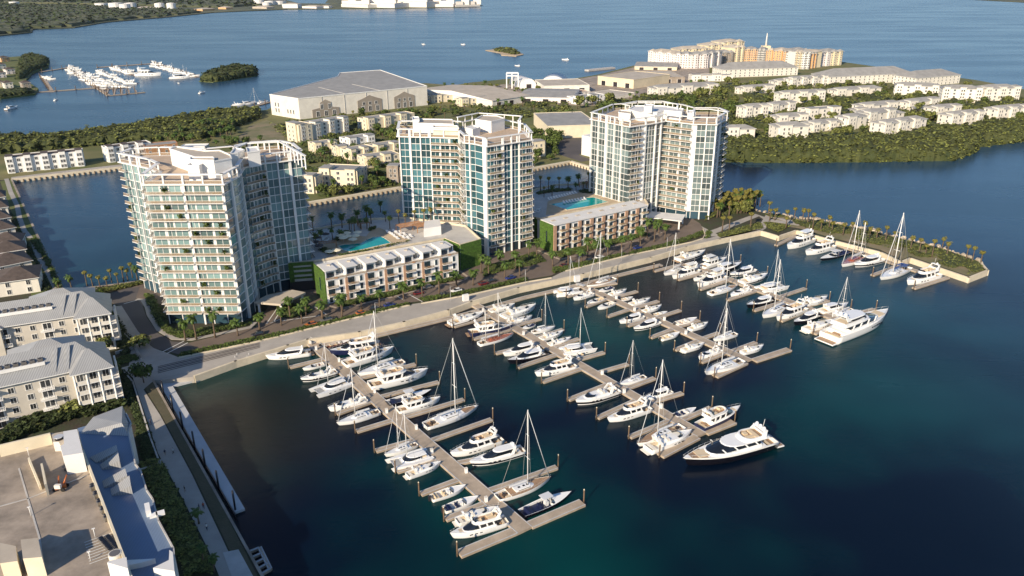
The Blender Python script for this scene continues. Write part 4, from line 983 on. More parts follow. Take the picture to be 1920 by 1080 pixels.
def flybridge(nm='flybridge_yacht', side='gelcoat', bot='boot_red', stripe=None, fly='cushion', tall=False, L_=18, B=4.9, hard=False):
    T = thing(nm, '', 'yacht'); fb = 1.75
    hl, dk, S = hull_mb(L_, B, fb, bot, side, stripe, ck=.215); portholes(hl, L_, B, fb) if side == 'gelcoat' else None
    hl.build('hull', T); dk.build('deck', T)
    sp = MB(); sp.box(-L_ / 2 - .55, 0, .25, 1.3, B * .78, .18, 'teak'); sp.build('swim_platform', T)
    cb = MB(); x0, x1 = -L_ * .27, L_ * .24
    stack(cb, [(x0, x1 + 1.6, B * .80, fb, 0), (x0, x1 + 1.3, B * .79, fb + .55, 0)], 'gelcoat')
    stack(cb, [(x0 - 1.6, x1 - 1.75, B * .80, fb + 1.72, 0), (x0 - 1.8, x1 - 1.7, B * .84, fb + 1.95, 0)], 'gelcoat')
    cb.build('cabin', T)
    g = MB(); stack(g, [(x0 + .1, x1 + 1.2, B * .77, fb + .5, 0), (x0 + .2, x1 - 1.6, B * .72, fb + 1.74, 0)], 'boat_glass'); g.build('windscreen', T)
    ps = MB()
    for xx in (x0 + .4, x0 + 2.6, x0 + 5.0):
        for s_ in (-1, 1): ps.mesh8([(xx, s_ * B * .37, fb + .5), (xx + .5, s_ * B * .37, fb + .5), (xx + .5, s_ * B * .41, fb + .5), (xx, s_ * B * .41, fb + .5), (xx + .4, s_ * B * .34, fb + 1.75), (xx + .9, s_ * B * .34, fb + 1.75), (xx + .9, s_ * B * .38, fb + 1.75), (xx + .4, s_ * B * .38, fb + 1.75)], 'gelcoat')
    ps.build('window_post', T)
    fbz = fb + 1.95; f = MB(); r0 = ring(x0 - 1.4, x1 - 2.2, B * .74, fbz); r1 = ring(x0 - 1.5, x1 - 2.4, B * .76, fbz + .75); r2 = ring(x0 - 1.3, x1 - 2.7, B * .66, fbz + .75); r3 = ring(x0 - 1.3, x1 - 2.7, B * .66, fbz + .1)
    f.loft([r0, r1, r2, r3], 'gelcoat', cap0=False, capm='teak' if fly != 'white' else 'gelcoat'); f.build('flybridge', T)
    for (x, y, sx, sy) in ((x1 - 3.9, .55, 1.6, 1.3), (x0 + 1.4, -.6, 2.2, .9), (x0 + 1.0, .7, 2.6, .7)):
        s_ = MB(); s_.box(x, y, fbz + .12, sx, sy, .5, fly if fly != 'white' else 'offwhite'); s_.box(x - sx * .45, y, fbz + .6, .25, sy, .3, fly if fly != 'white' else 'offwhite'); s_.build('flybridge_seat', T)
    w_ = MB(); w_.loft([[(x1 - 2.5, -B * .3, fbz + .75), (x1 - 2.1, 0, fbz + .75), (x1 - 2.5, B * .3, fbz + .75)], [(x1 - 2.9, -B * .28, fbz + 1.15), (x1 - 2.5, 0, fbz + 1.15), (x1 - 2.9, B * .28, fbz + 1.15)]], 'boat_glass', cap0=False, cap1=False, closed=False); w_.build('wind_deflector', T)
    a = MB()
    for s_ in (-1, 1): a.mesh8([(x0 - 1.0, s_ * B * .36 - .1, fbz + .5), (x0 + .2, s_ * B * .36 - .1, fbz + .5), (x0 + .2, s_ * B * .36 + .1, fbz + .5), (x0 - 1.0, s_ * B * .36 + .1, fbz + .5), (x0 - 1.9, s_ * B * .30 - .1, fbz + 2.0), (x0 - 1.1, s_ * B * .30 - .1, fbz + 2.0), (x0 - 1.1, s_ * B * .30 + .1, fbz + 2.0), (x0 - 1.9, s_ * B * .30 + .1, fbz + 2.0)], 'gelcoat')
    a.box(x0 - 1.5, 0, fbz + 1.95, .9, B * .64, .2, 'gelcoat')
    if hard: a.box(x0 + 1.2, 0, fbz + 2.0, 5.2, B * .66, .16, 'gelcoat')
    a.ball(x0 - 1.5, .5, fbz + 2.45, .38, 'gelcoat'); a.tube((x0 - 1.5, -.6, fbz + 2.1), (x0 - 1.8, -.6, fbz + 4.2), .04, m='white', n=4); a.build('radar_arch', T)
    c = MB(); c.box(-L_ * .42, 0, fb * .45, .8, B * .6, .5, 'cushion'); c.box(-L_ * .36, .3, fb * .45, .9, 1.1, .62, 'teak'); c.build('cockpit_seat', T)
    p = MB(); p.box(L_ * .31, 0, fb * 1.12, 2.4, B * .34, .18, 'cushion' if fly != 'white' else 'offwhite'); p.build('sunpad', T)
    r = MB(); rail(r, S, .55, 1.0); r.build('bow_rail', T)
    return T
def sport(nm='sport_cruiser', side='gelcoat', bot='boot_red', stripe=None, L_=14, B=3.9, hard=True, ckm='teak'):
    T = thing(nm, '', 'motor boat'); fb = 1.35
    hl, dk, S = hull_mb(L_, B, fb, bot, side, stripe, ck=.29, ckm=ckm); portholes(hl, L_, B, fb) if side == 'gelcoat' else None
    hl.build('hull', T); dk.build('deck', T)
    sp = MB(); sp.box(-L_ / 2 - .45, 0, .25, 1.1, B * .75, .15, ckm); sp.build('swim_platform', T)
    cb = MB(); x0, x1 = -L_ * .21, L_ * .20
    stack(cb, [(x0, x1 + 2.0, B * .74, fb, 0), (x0, x1 + 1.3, B * .70, fb + .45, 0)], 'gelcoat')
    if hard: stack(cb, [(x0 - 1.6, x1 - 1.5, B * .68, fb + 1.42, 0), (x0 - 1.7, x1 - 1.9, B * .64, fb + 1.62, 0)], 'gelcoat')
    cb.build('cabin', T)
    g = MB()
    if hard: stack(g, [(x0 + .1, x1 + 1.2, B * .67, fb + .4, 0), (x0 + .2, x1 - 1.4, B * .62, fb + 1.44, 0)], 'boat_glass')
    else:
        a = ring(x0 + 1.2, x1 + 1.2, B * .68, fb + .4)[:9]; b_ = ring(x0 + 1.2, x1 + .2, B * .6, fb + 1.0)[:9]; g.loft([a, b_], 'boat_glass', cap0=False, cap1=False, closed=False)
    g.build('windscreen', T)
    for y, x in ((.7, x0 + 1.4), (-.7, x0 + 1.4)) if not hard else ():
        s_ = MB(); s_.box(x, y, fb + .42, .8, .7, .55, 'offwhite'); s_.build('helm_seat', T)
    c = MB(); c.box(-L_ * .40, 0, fb * .45, .9, B * .62, .5, 'offwhite'); c.box(-L_ * .30, B * .22, fb * .45, 1.8, .7, .5, 'cushion'); c.build('cockpit_seat', T)
    a = MB()
    for s_ in (-1, 1): a.mesh8([(x0 - .9, s_ * B * .38 - .08, fb), (x0 + .1, s_ * B * .38 - .08, fb), (x0 + .1, s_ * B * .38 + .08, fb), (x0 - .9, s_ * B * .38 + .08, fb), (x0 - 1.7, s_ * B * .28 - .08, fb + 1.75), (x0 - 1.2, s_ * B * .28 - .08, fb + 1.75), (x0 - 1.2, s_ * B * .28 + .08, fb + 1.75), (x0 - 1.7, s_ * B * .28 + .08, fb + 1.75)], 'gelcoat')
    a.box(x0 - 1.4, 0, fb + 1.7, .6, B * .6, .14, 'gelcoat'); a.ball(x0 - 1.4, 0, fb + 2.1, .28, 'gelcoat'); a.build('radar_arch', T)
    if not hard: p = MB(); p.box(L_ * .2, 0, fb * 1.1 + .05, 2.6, B * .4, .15, 'offwhite'); p.build('sunpad', T)
    r = MB(); rail(r, S, .6, 1.0, .5, .03); r.build('bow_rail', T)
    return T
def bowrider(nm='bowrider', side='gelcoat', bot='boot_red', inner='offwhite', L_=8, B=2.6, ttop=False, engine=True, cush='cushion'):
    T = thing(nm, '', 'small boat'); fb = .85
    hl, dk, S = hull_mb(L_, B, fb, bot, side, ck=.62, ckm=inner, ckz=.35, tr=.8)
    hl.build('hull', T); dk.build('deck', T)
    g = MB(); a = ring(-L_ * .02, L_ * .16, B * .8, fb)[:9]; b_ = ring(-L_ * .04, L_ * .08, B * .68, fb + .5)[:9]; g.loft([a, b_], 'boat_glass', cap0=False, cap1=False, closed=False); g.build('windscreen', T)
    for x, y, sx, sy in ((-L_ * .36, 0, .9, B * .7), (-L_ * .12, -.5, .6, .6), (-L_ * .12, .5, .6, .6)):
        s_ = MB(); s_.box(x, y, fb * .35, sx, sy, .55, cush); s_.box(x - sx * .4, y, fb * .35 + .5, .15, sy, .3, cush); s_.build('seat', T)
    c = MB(); c.box(0, 0, fb * .35, .7, .9, .9, 'gelcoat'); c.build('console', T)
    if engine: e = MB(); e.box(-L_ / 2 - .35, 0, .1, .6, .5, 1.2, 'car_dark'); e.build('outboard_engine', T)
    if ttop:
        t_ = MB()
        for x in (-.7, .7):
            for y in (-.6, .6): t_.tube((x, y, fb * .4), (x, y, fb + 1.6), .05, m='alu', n=4)
        t_.box(0, 0, fb + 1.6, 2.4, 1.9, .1, 'sail_cover'); t_.build('t_top', T)
    return T
def sloop(nm='sailing_yacht', L_=13, B=3.8, side='gelcoat', bot='boot_red', deck='gelcoat', masth=1.35, cover='sail_cover', thick=1.0, two=False, teakbow=False, bimini=None):
    T = thing(nm, '', 'sailing yacht'); fb = 1.15
    hl, dk, S = hull_mb(L_, B, fb, bot, side, ck=.22, full=.25, tr=.7, ckm='teak', deck=deck, sheer=.2)
    hl.build('hull', T)
    if teakbow:
        for k in range(10, 13):
            x0_, b0, z0_, rk0, t0 = S[k]; x1_, b1, z1_, rk1, t1 = S[k + 1]
            dk.face([(x0_ + rk0 * .6, -b0 * .85, z0_ - .04), (x1_ + rk1 * .6, -b1 * .85, z1_ - .04), (x1_ + rk1 * .6, b1 * .85, z1_ - .04), (x0_ + rk0 * .6, b0 * .85, z0_ - .04)], 'teak')
    dk.build('deck', T)
    cr = MB(); stack(cr, [(-L_ * .18, L_ * .20, B * .55, fb, 0), (-L_ * .18, L_ * .12, B * .48, fb + .42, 0)], 'gelcoat' if deck != 'varnish' else 'varnish'); cr.build('coachroof', T)
    wn = MB()
    for s_ in (-1, 1): wn.box(-.4, s_ * B * .262, fb + .16, L_ * .22, .04, .16, 'boat_glass')
    for x in (-L_ * .09, 0, L_ * .07): wn.box(x, 0, fb + .42, .6, .6, .04, 'boat_glass')
    wn.build('hatch', T)
    ck_ = MB(); ck_.box(-L_ * .30, B * .22, fb * .5, L_ * .14, .5, .4, 'cushion'); ck_.box(-L_ * .30, -B * .22, fb * .5, L_ * .14, .5, .4, 'cushion'); ck_.box(-L_ * .38, 0, fb * .5, .3, .9, .9, 'car_dark'); ck_.build('cockpit_seat', T)
    def rig(mx, mh, bo, tag_=True):
        m_ = MB(); m_.tube((mx, 0, fb), (mx, 0, mh), .13 * thick, .09 * thick, 'white', 6); m_.build('mast', T)
        sp = MB()
        for f in ((.38, .68) if mh > 12 else (.55,)):
            z = fb + (mh - fb) * f; sp.tube((mx - .1, -B * .30 * (1.15 - f), z), (mx - .1, B * .30 * (1.15 - f), z), .06 * thick, m='white', n=4)
        sp.build('spreader', T)
        b_ = MB(); b_.tube((mx - .1, 0, fb + 1.3), (mx - bo, 0, fb + 1.25), .09, m='white', n=5); b_.loft([[(x, y_ * .2, fb + 1.35 + z_) for y_, z_ in ((-1, 0), (1, 0), (.6, .45), (-.6, .45))] for x in (mx - .3, mx - bo + .2)], cover); b_.build('boom', T)
        s_ = MB()
        for y in (-1, 1):
            z = fb + (mh - fb) * .68
            s_.tube((mx - .3, y * B * .46, fb), (mx - .1, y * B * .18, z), .035 * thick, m='rope', n=3); s_.tube((mx - .1, y * B * .18, z), (mx, 0, mh), .03 * thick, m='rope', n=3)
        s_.tube((-L_ * .48, 0, fb), (mx, 0, mh), .035 * thick, m='rope', n=3); s_.build('rigging', T)
    mh = L_ * masth
    rig(L_ * .08, mh, L_ * .36)
    fs = MB(); fs.tube((L_ * .50, 0, fb * 1.2), (L_ * .08, 0, mh * .985), .09 * thick, .05 * thick, m='sail_cover', n=5); fs.build('furled_sail', T)
    if two: rig(-L_ * .30, mh * .72, L_ * .14)
    if bimini: bb = MB(); bb.box(-L_ * .26, 0, fb + 1.7, L_ * .16, B * .6, .1, bimini); [bb.tube((-L_ * .26 + sx, sy, fb), (-L_ * .26 + sx, sy, fb + 1.7), .04, m='alu', n=3) for sx in (-.8, .8) for sy in (-1.1, 1.1)]; bb.build('bimini', T)
    r = MB(); rail(r, S, .1, 1.0, .5, .025); r.build('guard_rail', T)
    return T
def catamaran(nm='catamaran', L_=14, B=7.4, mast=True):
    T = thing(nm, '', 'catamaran'); fb = 1.3
    for s_ in (-1, 1):
        hl, dk, S = hull_mb(L_, 1.8, fb, 'boot_red', 'gelcoat', ck=.0, full=.3, tr=.75); h = MB(); h.add(hl, 0, s_ * (B / 2 - .9), 0); h.add(dk, 0, s_ * (B / 2 - .9), 0)
        for i in range(3): h.box(-1.5 + i * 2, s_ * (B / 2 - .02), .75, .7, .08, .22, 'boat_glass')
        h.build('hull', T)
    b_ = MB(); b_.box(-L_ * .10, 0, fb - .35, L_ * .66, B - 2.4, .42, 'gelcoat'); b_.build('bridge_deck', T)
    n_ = MB(); n_.box(L_ * .33, 0, fb - .1, L_ * .18, B - 2.6, .04, 'net'); n_.box(L_ * .42, 0, fb - .12, .25, B - 1.8, .2, 'alu'); n_.build('bow_net', T)
    c = MB(); stack(c, [(-L_ * .22, L_ * .20, B * .62, fb + .05, 0), (-L_ * .22, L_ * .18, B * .60, fb + .4, 0)], 'gelcoat', back=.5)
    stack(c, [(-L_ * .36, L_ * .09, B * .58, fb + 1.2, 0), (-L_ * .36, L_ * .06, B * .54, fb + 1.38, 0)], 'gelcoat', back=.5); c.build('cabin', T)
    g = MB(); stack(g, [(-L_ * .20, L_ * .175, B * .585, fb + .38, 0), (-L_ * .20, L_ * .085, B * .55, fb + 1.22, 0)], 'boat_glass', back=.5); g.build('windscreen', T)
    s2 = MB(); s2.box(-L_ * .32, 0, fb + .08, L_ * .1, B * .4, .45, 'cushion'); s2.build('cockpit_seat', T)
    if mast:
        m_ = MB(); mh = L_ * 1.35; m_.tube((L_ * .07, 0, fb + 1), (L_ * .07, 0, mh), .13, .09, 'white', 6); m_.build('mast', T)
        bo = MB(); bo.tube((L_ * .06, 0, fb + 2), (-L_ * .34, 0, fb + 2), .1, m='white', n=5); bo.loft([[(x, y * .22, fb + 2.05 + z_) for y, z_ in ((-1, 0), (1, 0), (.6, .5), (-.6, .5))] for x in (L_ * .04, -L_ * .32)], 'sail_cover'); bo.build('boom', T)
        st = MB()
        for y in (-1, 1): st.tube((-L_ * .05, y * B * .47, fb), (L_ * .07, 0, mh * .95), .035, m='rope', n=3)
        st.tube((L_ * .42, 0, fb), (L_ * .07, 0, mh * .97), .07, m='sail_cover', n=4); st.build('rigging', T)
    return T
def superyacht(nm, side, bot, L_=28, B=7.6, dark=True):
    T = thing(nm, '', 'yacht'); fb = 2.3
    hl, dk, S = hull_mb(L_, B, fb, bot, 'gelcoat', side if dark else None, ck=.16, full=.45, sheer=.25, band=.80 if dark else .55)
    if dark:   # the lower two thirds of the hull are black
        k = hl.mi('black_hull'); g_ = hl.mats.index('gelcoat'); n = 9
        cnt = 0
        for i in range(14 * 9):
            row = min(i % 9, 8 - i % 9)
            if row in (1, 2): hl.m[i] = k
    else:
        for s_ in (-1, 1):
            for i in range(5): hl.box(L_ * (.06 + i * .045), s_ * (B / 2 * (.955 - .02 * i)), fb * .6, .8, .14, .35, 'boat_glass')
    hl.build('hull', T); dk.build('deck', T)
    sp = MB(); sp.box(-L_ / 2 - 1.0, 0, .35, 2.4, B * .82, .3, 'gelcoat'); sp.box(-L_ / 2 - 1.0, 0, .65, 2.1, B * .74, .03, 'teak'); sp.build('swim_platform', T)
    x0, x1 = -L_ * .30, L_ * .20
    c = MB(); stack(c, [(x0, x1 + 2.6, B * .84, fb, 0), (x0, x1 + 2.1, B * .82, fb + .8, 0)], 'gelcoat')
    stack(c, [(x0 - 2.6, x1 - 2.6, B * .80, fb + 1.85, 0), (x0 - 2.8, x1 - 3.0, B * .80, fb + 2.05, 0)], 'gelcoat'); c.build('cabin', T)
    g = MB(); stack(g, [(x0 + .2, x1 + 2.0, B * .80, fb + .75, 0), (x0 + .3, x1 - 2.5, B * .70, fb + 1.88, 0)], 'boat_glass'); g.build('windscreen', T)
    ps = MB()
    for xx in (x0 + .8, x0 + 4.2, x0 + 7.6, x1 - 2.6):
        for s_ in (-1, 1): ps.mesh8([(xx, s_ * B * .395, fb + .7), (xx + .5, s_ * B * .395, fb + .7), (xx + .5, s_ * B * .42, fb + .7), (xx, s_ * B * .42, fb + .7), (xx + 1.2, s_ * B * .34, fb + 1.9), (xx + 1.7, s_ * B * .34, fb + 1.9), (xx + 1.7, s_ * B * .37, fb + 1.9), (xx + 1.2, s_ * B * .37, fb + 1.9)], 'gelcoat')
    ps.build('window_post', T)
    fz = fb + 2.05; f = MB(); a0, a1 = (x0 - 1.6, x1 - (8.0 if dark else 4.2))
    f.loft([ring(a0, a1, B * .76, fz), ring(a0 - .2, a1 - .8, B * .70, fz + .75), ring(a0 + .2, a1 - 1.3, B * .60, fz + .75), ring(a0 + .2, a1 - .9, B * .66, fz + .15)], 'gelcoat', cap0=False, capm='teak' if dark else 'gelcoat'); f.build('flybridge', T)
    if not dark:
        u = MB(); stack(u, [(x0 + 3, x1 - 3.9, B * .6, fz + .2, 0), (x0 + 3.2, x1 - 5.2, B * .55, fz + 1.5, 0)], ['boat_glass']); stack(u, [(x0 + .8, x1 - 4.8, B * .64, fz + 1.5, 0), (x0 + .8, x1 - 5.4, B * .6, fz + 1.8, 0)], 'gelcoat'); u.build('upper_cabin', T)
    for x, y, sx, sy in ((a0 + 2.5, 0, 1.2, B * .5), (a0 + 4.5, 1.0, 2.6, .9), (a1 - 3.0, -.9, 1.2, 1.2)) if dark else ((a0 + 1.5, 0, 2.0, B * .4), ):
        s_ = MB(); s_.box(x, y, fz + .16, sx, sy, .55, 'cushion'); s_.build('flybridge_seat', T)
    ar = MB(); az = fz + (.6 if dark else 1.75)
    ar.box(a0 + .2, 0, az + 1.2, 1.3, B * .62, .25, 'gelcoat')
    for s_ in (-1, 1): ar.mesh8([(a0 + .2, s_ * B * .34 - .12, az - .2), (a0 + 1.8, s_ * B * .34 - .12, az - .2), (a0 + 1.8, s_ * B * .34 + .12, az - .2), (a0 + .2, s_ * B * .34 + .12, az - .2), (a0 - .4, s_ * B * .29 - .12, az + 1.3), (a0 + .6, s_ * B * .29 - .12, az + 1.3), (a0 + .6, s_ * B * .29 + .12, az + 1.3), (a0 - .4, s_ * B * .29 + .12, az + 1.3)], 'gelcoat')
    for y in (-1.5, 0, 1.5): ar.ball(a0 + .2, y, az + 1.85, .48, 'gelcoat')
    ar.tube((a0 + .2, .8, az + 1.4), (a0 - .3, .8, az + 4.2), .07, m='white', n=4); ar.build('radar_arch', T)
    s_ = MB(); s_.box(L_ * .33, 0, fb * 1.12, 3.2, B * .42, .3, 'cushion'); s_.build('sunpad', T)
    if dark:
        b2 = MB(); n_ = 0
        for k in (11, 12):
            x0_, b0, z0_, rk0, t0 = S[k]; x1_, b1, z1_, rk1, t1 = S[k + 1]; b2.face([(x0_ + rk0 * .6, -b0 * .9, z0_ - .03), (x1_ + rk1 * .6, -b1 * .9, z1_ - .03), (x1_ + rk1 * .6, b1 * .9, z1_ - .03), (x0_ + rk0 * .6, b0 * .9, z0_ - .03)], 'teak')
        b2.build('foredeck_teak', T)
    ck_ = MB(); ck_.box(-L_ * .42, 0, fb * .45, .9, B * .6, .55, 'cushion'); ck_.box(-L_ * .37, 0, fb * .45, 1.4, 2.0, .7, 'teak'); ck_.build('cockpit_seat', T)
    r = MB(); rail(r, S, .5, 1.0, .8, .04); r.build('bow_rail', T)
    return T
TYPES = {   # builder, length, description, category
    'fly': (flybridge(), 18, 'white flybridge yacht with tan upper seats'),
    'flyw': (flybridge(fly='white', hard=True), 18, 'white flybridge yacht with hard top'),
    'flyd': (flybridge(side='navy', bot='black', fly='cushion'), 18, 'dark-hulled flybridge yacht'),
    'spt': (sport(), 14, 'white hard-top cruiser'),
    'spts': (sport(stripe='black_hull'), 14, 'white hard-top cruiser with black hull stripe'),
    'sptd': (sport(side='black_hull', bot='black'), 14, 'black-hulled cruiser with white cabin'),
    'exp': (sport(hard=False, ckm='offwhite', L_=12, B=3.6), 12, 'white open express cruiser'),
    'expt': (sport(hard=False, ckm='teak', L_=12, B=3.6, stripe='black_hull'), 12, 'white express cruiser with teak cockpit'),
    'day': (bowrider('day_boat', 'black_hull', 'boot_red', 'navy', 12, 3.3, True, False, 'navy'), 12, 'black open day boat'),
    'dayb': (bowrider('day_boat', 'boot_red', 'black', 'varnish', 11, 3.2, False, False, 'cushion'), 11, 'brown varnished open boat'),
    'bow': (bowrider(), 8, 'small white open motorboat'),
    'bowr': (bowrider(side='gelcoat', bot='red', inner='varnish', cush='offwhite'), 8, 'small white motorboat with red waterline'),
    'cc': (bowrider('console_boat', 'gelcoat', 'black', 'offwhite', 8, 2.7, False, True, 'navy'), 8, 'small white console boat with dark seats'),
    'slp': (sloop(), 13, 'white single-masted sailing yacht'),
    'slpb': (sloop(L_=17, B=4.7, thick=1.5, teakbow=True, masth=1.45), 17, 'large white sailing yacht with teak foredeck'),
    'slpt': (sloop(L_=15, B=4.2, deck='teak', thick=1.15, masth=1.5), 15, 'white sailing yacht with teak deck'),
    'slpu': (sloop(L_=16, B=4.4, thick=1.5, cover='sail_blue', bimini='sail_blue', masth=1.45), 16, 'white sailing yacht with blue bimini'),
    'ket': (sloop(L_=15, B=4.0, deck='varnish', two=True, thick=1.2, masth=1.3), 15, 'two-masted classic yacht with red-brown deck'),
    'cat': (catamaran(), 14, 'white sailing catamaran'),
    'sup': (superyacht('motor_yacht', 'black_hull', 'black'), 28, 'largest black and white motor yacht'),
    'supw': (superyacht('motor_yacht', None, 'boot_red', 27, 7.0, False), 27, 'large all-white motor yacht'),
}
index_kids()
BOATS = [   # dock, side, type, crop, bow x,y, stern x,y
 ('A','left','spt','A',70,318,375,285),('A','left','bowr','A',315,392,470,356),('A','left','expt','A',305,470,545,415),('A','left','cat','A',385,560,625,478),
 ('A','left','slp','A',548,762,835,682),('A','left','exp','A',490,668,750,605),
 ('A','right','flyd','A',500,290,850,235),('A','right','dayb','A',640,195,480,240),('A','right','fly','A',925,268,590,375),('A','right','slp','A',690,435,1000,350),
 ('A','right','fly','A',1155,420,760,520),('A','right','day','A',1180,540,880,632),('A','right','fly','A',1240,600,950,685),('A','right','slpb','A',1495,650,1135,785),
 ('A','left','slp','B',140,372,345,305),('A','left','cat','B',165,442,430,368),('A','left','exp','B',490,425,278,508),
 ('A','right','fly','B',560,375,880,275),('A','right','spts','B',682,430,1020,345),('A','right','slpt','B',1185,520,845,650),('A','right','day','B',1315,612,1000,750),
 ('A','left','bow','B',648,570,430,650),('A','left','cc','B',728,640,512,722),('A','left','exp','B',840,712,592,800),('A','left','fly','B',560,885,915,790),
 ('B','left','expt','C',330,260,85,335),('B','left','flyd','C',540,350,225,400),('B','left','ket','C',545,400,295,475),
 ('B','right','exp','C',555,192,375,242),('B','right','exp','C',705,205,465,285),('B','right','exp','C',680,278,508,320),('B','right','cc','C',615,355,700,330),
 ('B','right','slp','C',845,348,680,390),('B','right','exp','C',905,385,742,440),('B','right','expt','C',960,432,800,482),('B','right','cat','C',1130,492,890,530),('B','right','bow','C',1000,560,1050,545),
 ('B','left','spt','C',475,548,725,490),('B','left','sptd','C',510,602,790,540),('B','left','fly','C',706,692,995,630),
 ('B','right','slp','C',1315,758,1500,708),('B','left','expt','C',1000,898,1302,812),('B','right','spt','C',1490,865,1688,815),('B','left','fly','C',1228,1020,1530,935),
 ('B','right','cc','D',1105,262,940,322),('B','left','slpt','D',650,548,1005,412),('B','left','exp','D',1065,462,722,595),('B','right','flyd','D',1445,272,1128,425),('B','right','sup','D',1015,695,1700,522),
 ('C','left','cat','C',1035,88,845,112),('C','left','exp','C',980,148,1120,112),('C','left','bow','C',1080,178,1200,145),('C','left','bowr','C',1155,215,1275,176),
 ('C','right','slpt','E',290,342,480,292),('C','right','cc','E',370,375,468,350),('C','right','exp','E',556,368,440,402),('C','right','bow','E',600,412,518,432),('C','right','exp','E',715,428,580,468),
 ('C','right','exp','E',792,475,670,515),('C','right','bow','E',832,510,735,535),('C','left','spt','E',510,582,672,545),('C','left','spts','E',607,630,780,585),
 ('C','left','bow','E',915,655,786,698),('C','left','exp','E',1080,730,935,778),('C','left','exp','E',1045,825,1190,775),('C','left','slp','E',1088,928,1340,848),
 ('C','right','bowr','E',1030,558,885,600),('C','right','exp','E',1105,592,980,635),('C','right','slp','E',1145,700,1300,662),('C','right','exp','E',1480,745,1335,792),
 ('D','left','expt','F',365,402,180,458),('D','left','slp','F',90,548,235,505),('D','left','flyw','F',147,572,322,525),('D','right','flyw','F',510,450,340,508),
 ('D','right','sptd','F',610,482,430,540),('D','right','spts','F',538,556,705,522),('D','left','exp','F',290,585,400,560),('D','left','flyw','F',315,628,500,570),
 ('D','right','expt','F',785,560,608,612),('D','left','slpb','F',585,625,395,682),('D','right','cat','F',905,622,730,658),('D','left','exp','F',540,692,672,655),
 ('D','left','sptd','F',650,765,830,722),('D','left','slp','F',755,835,935,765),('D','left','fly','F',850,852,1040,785),('D','right','exp','F',1190,712,1020,760),
 ('D','left','sptd','F',968,882,1140,825),('D','right','spt','F',1330,755,1140,808),('D','left','exp','F',1222,872,1040,932),('D','right','slp','F',1230,828,1370,790),('D','right','supw','F',1590,825,1195,995),
 ('E','quay','flyw','H',130,372,300,318),('E','quay','fly','H',254,412,440,365),('E','quay','day','H',355,448,550,395),('E','quay','ket','H',498,492,650,430),
 ('E','quay','spts','H',584,492,772,452),('E','quay','slpu','H',758,580,952,508),('E','quay','fly','H',938,612,1150,558),
]
PIERN = {'A': 'nearest', 'B': 'second', 'C': 'third', 'D': 'fourth', 'E': 'breakwater'}
DOCKS = {
 'A': ([(370, 215), (660, 478), (960, 760)], 'A', (984, 994), ['A', [(450, 335, 230, 388), (790, 615, 545, 702), (940, 740, 680, 820), (1090, 870, 810, 952)], 'B', [(480, 405, 218, 482), (620, 530, 368, 625), (795, 675, 525, 785), (960, 860, 610, 1005)]],
       ['A', [(560, 345, 720, 310), (710, 460, 1075, 368), (850, 585, 1232, 488), (1020, 720, 1402, 606), (1190, 880, 1590, 740)], 'B', [(590, 435, 830, 385), (800, 605, 1228, 455), (1000, 850, 1390, 680)]]),
 'B': ([(270, 195), (1905, 1133)], 'C', (1316, 815), ['C', [(360, 285, 120, 352), (530, 370, 262, 442), (670, 490, 420, 545), (840, 560, 580, 645), (1050, 650, 758, 750), (1220, 770, 945, 878)], 'D', [(560, 240, 335, 345), (880, 375, 588, 495), (1110, 495, 828, 640)]],
       ['C', [(560, 345, 745, 295), (730, 425, 905, 372), (850, 495, 1020, 440), (1010, 592, 1200, 538), (1170, 680, 1372, 622), (1370, 795, 1565, 722), (1560, 890, 1765, 830)], 'D', [(1060, 335, 1222, 265), (1150, 475, 1400, 375)]]),
 'C': ([(240, 335), (480, 430), (760, 565), (1380, 850)], 'E', (1409, 676), ['E', [(260, 385, 155, 415), (430, 430, 283, 484), (590, 498, 430, 550), (700, 575, 565, 612), (870, 635, 720, 692), (1035, 715, 885, 775), (1210, 800, 1062, 858), (1370, 855, 1155, 952)]],
       ['E', [(330, 345, 490, 325), (480, 420, 628, 380), (620, 490, 772, 446), (770, 555, 920, 508), (920, 615, 1045, 575), (1080, 695, 1180, 660), (1280, 780, 1430, 725), (1390, 860, 1655, 772)]]),
 'D': ([(240, 478), (660, 635), (940, 742), (1270, 862)], 'F', (1573, 599), ['F', [(160, 500, 25, 532), (340, 550, 185, 590), (490, 605, 333, 655), (710, 665, 520, 725), (880, 745, 698, 798), (1020, 812, 880, 868), (1210, 895, 1100, 952)]],
       ['F', [(420, 525, 600, 475), (600, 600, 780, 555), (870, 705, 1045, 648), (1040, 772, 1200, 730), (1190, 832, 1345, 785), (1280, 850, 1515, 790)]]),
}
mainline = {}
piles = []
def dockpiece(p, q, w_, org, m='dock'):
    d = q - p; L_ = d.length; a = math.atan2(d.y, d.x); mb = MB(); mb.box(L_ / 2, 0, .05, L_, w_, .62, m); mb.box(L_ / 2, w_ / 2 - .1, .67, L_, .2, .05, 'dock_grey'); mb.box(L_ / 2, -w_ / 2 + .1, .67, L_, .2, .05, 'dock_grey')
    o = bpy.data.objects.new('piece', mb.mesh('piece')); COL.objects.link(o); o.location = (p.x - org[0], p.y - org[1], 0); o.rotation_euler = (0, 0, a); return o
DZ = .6
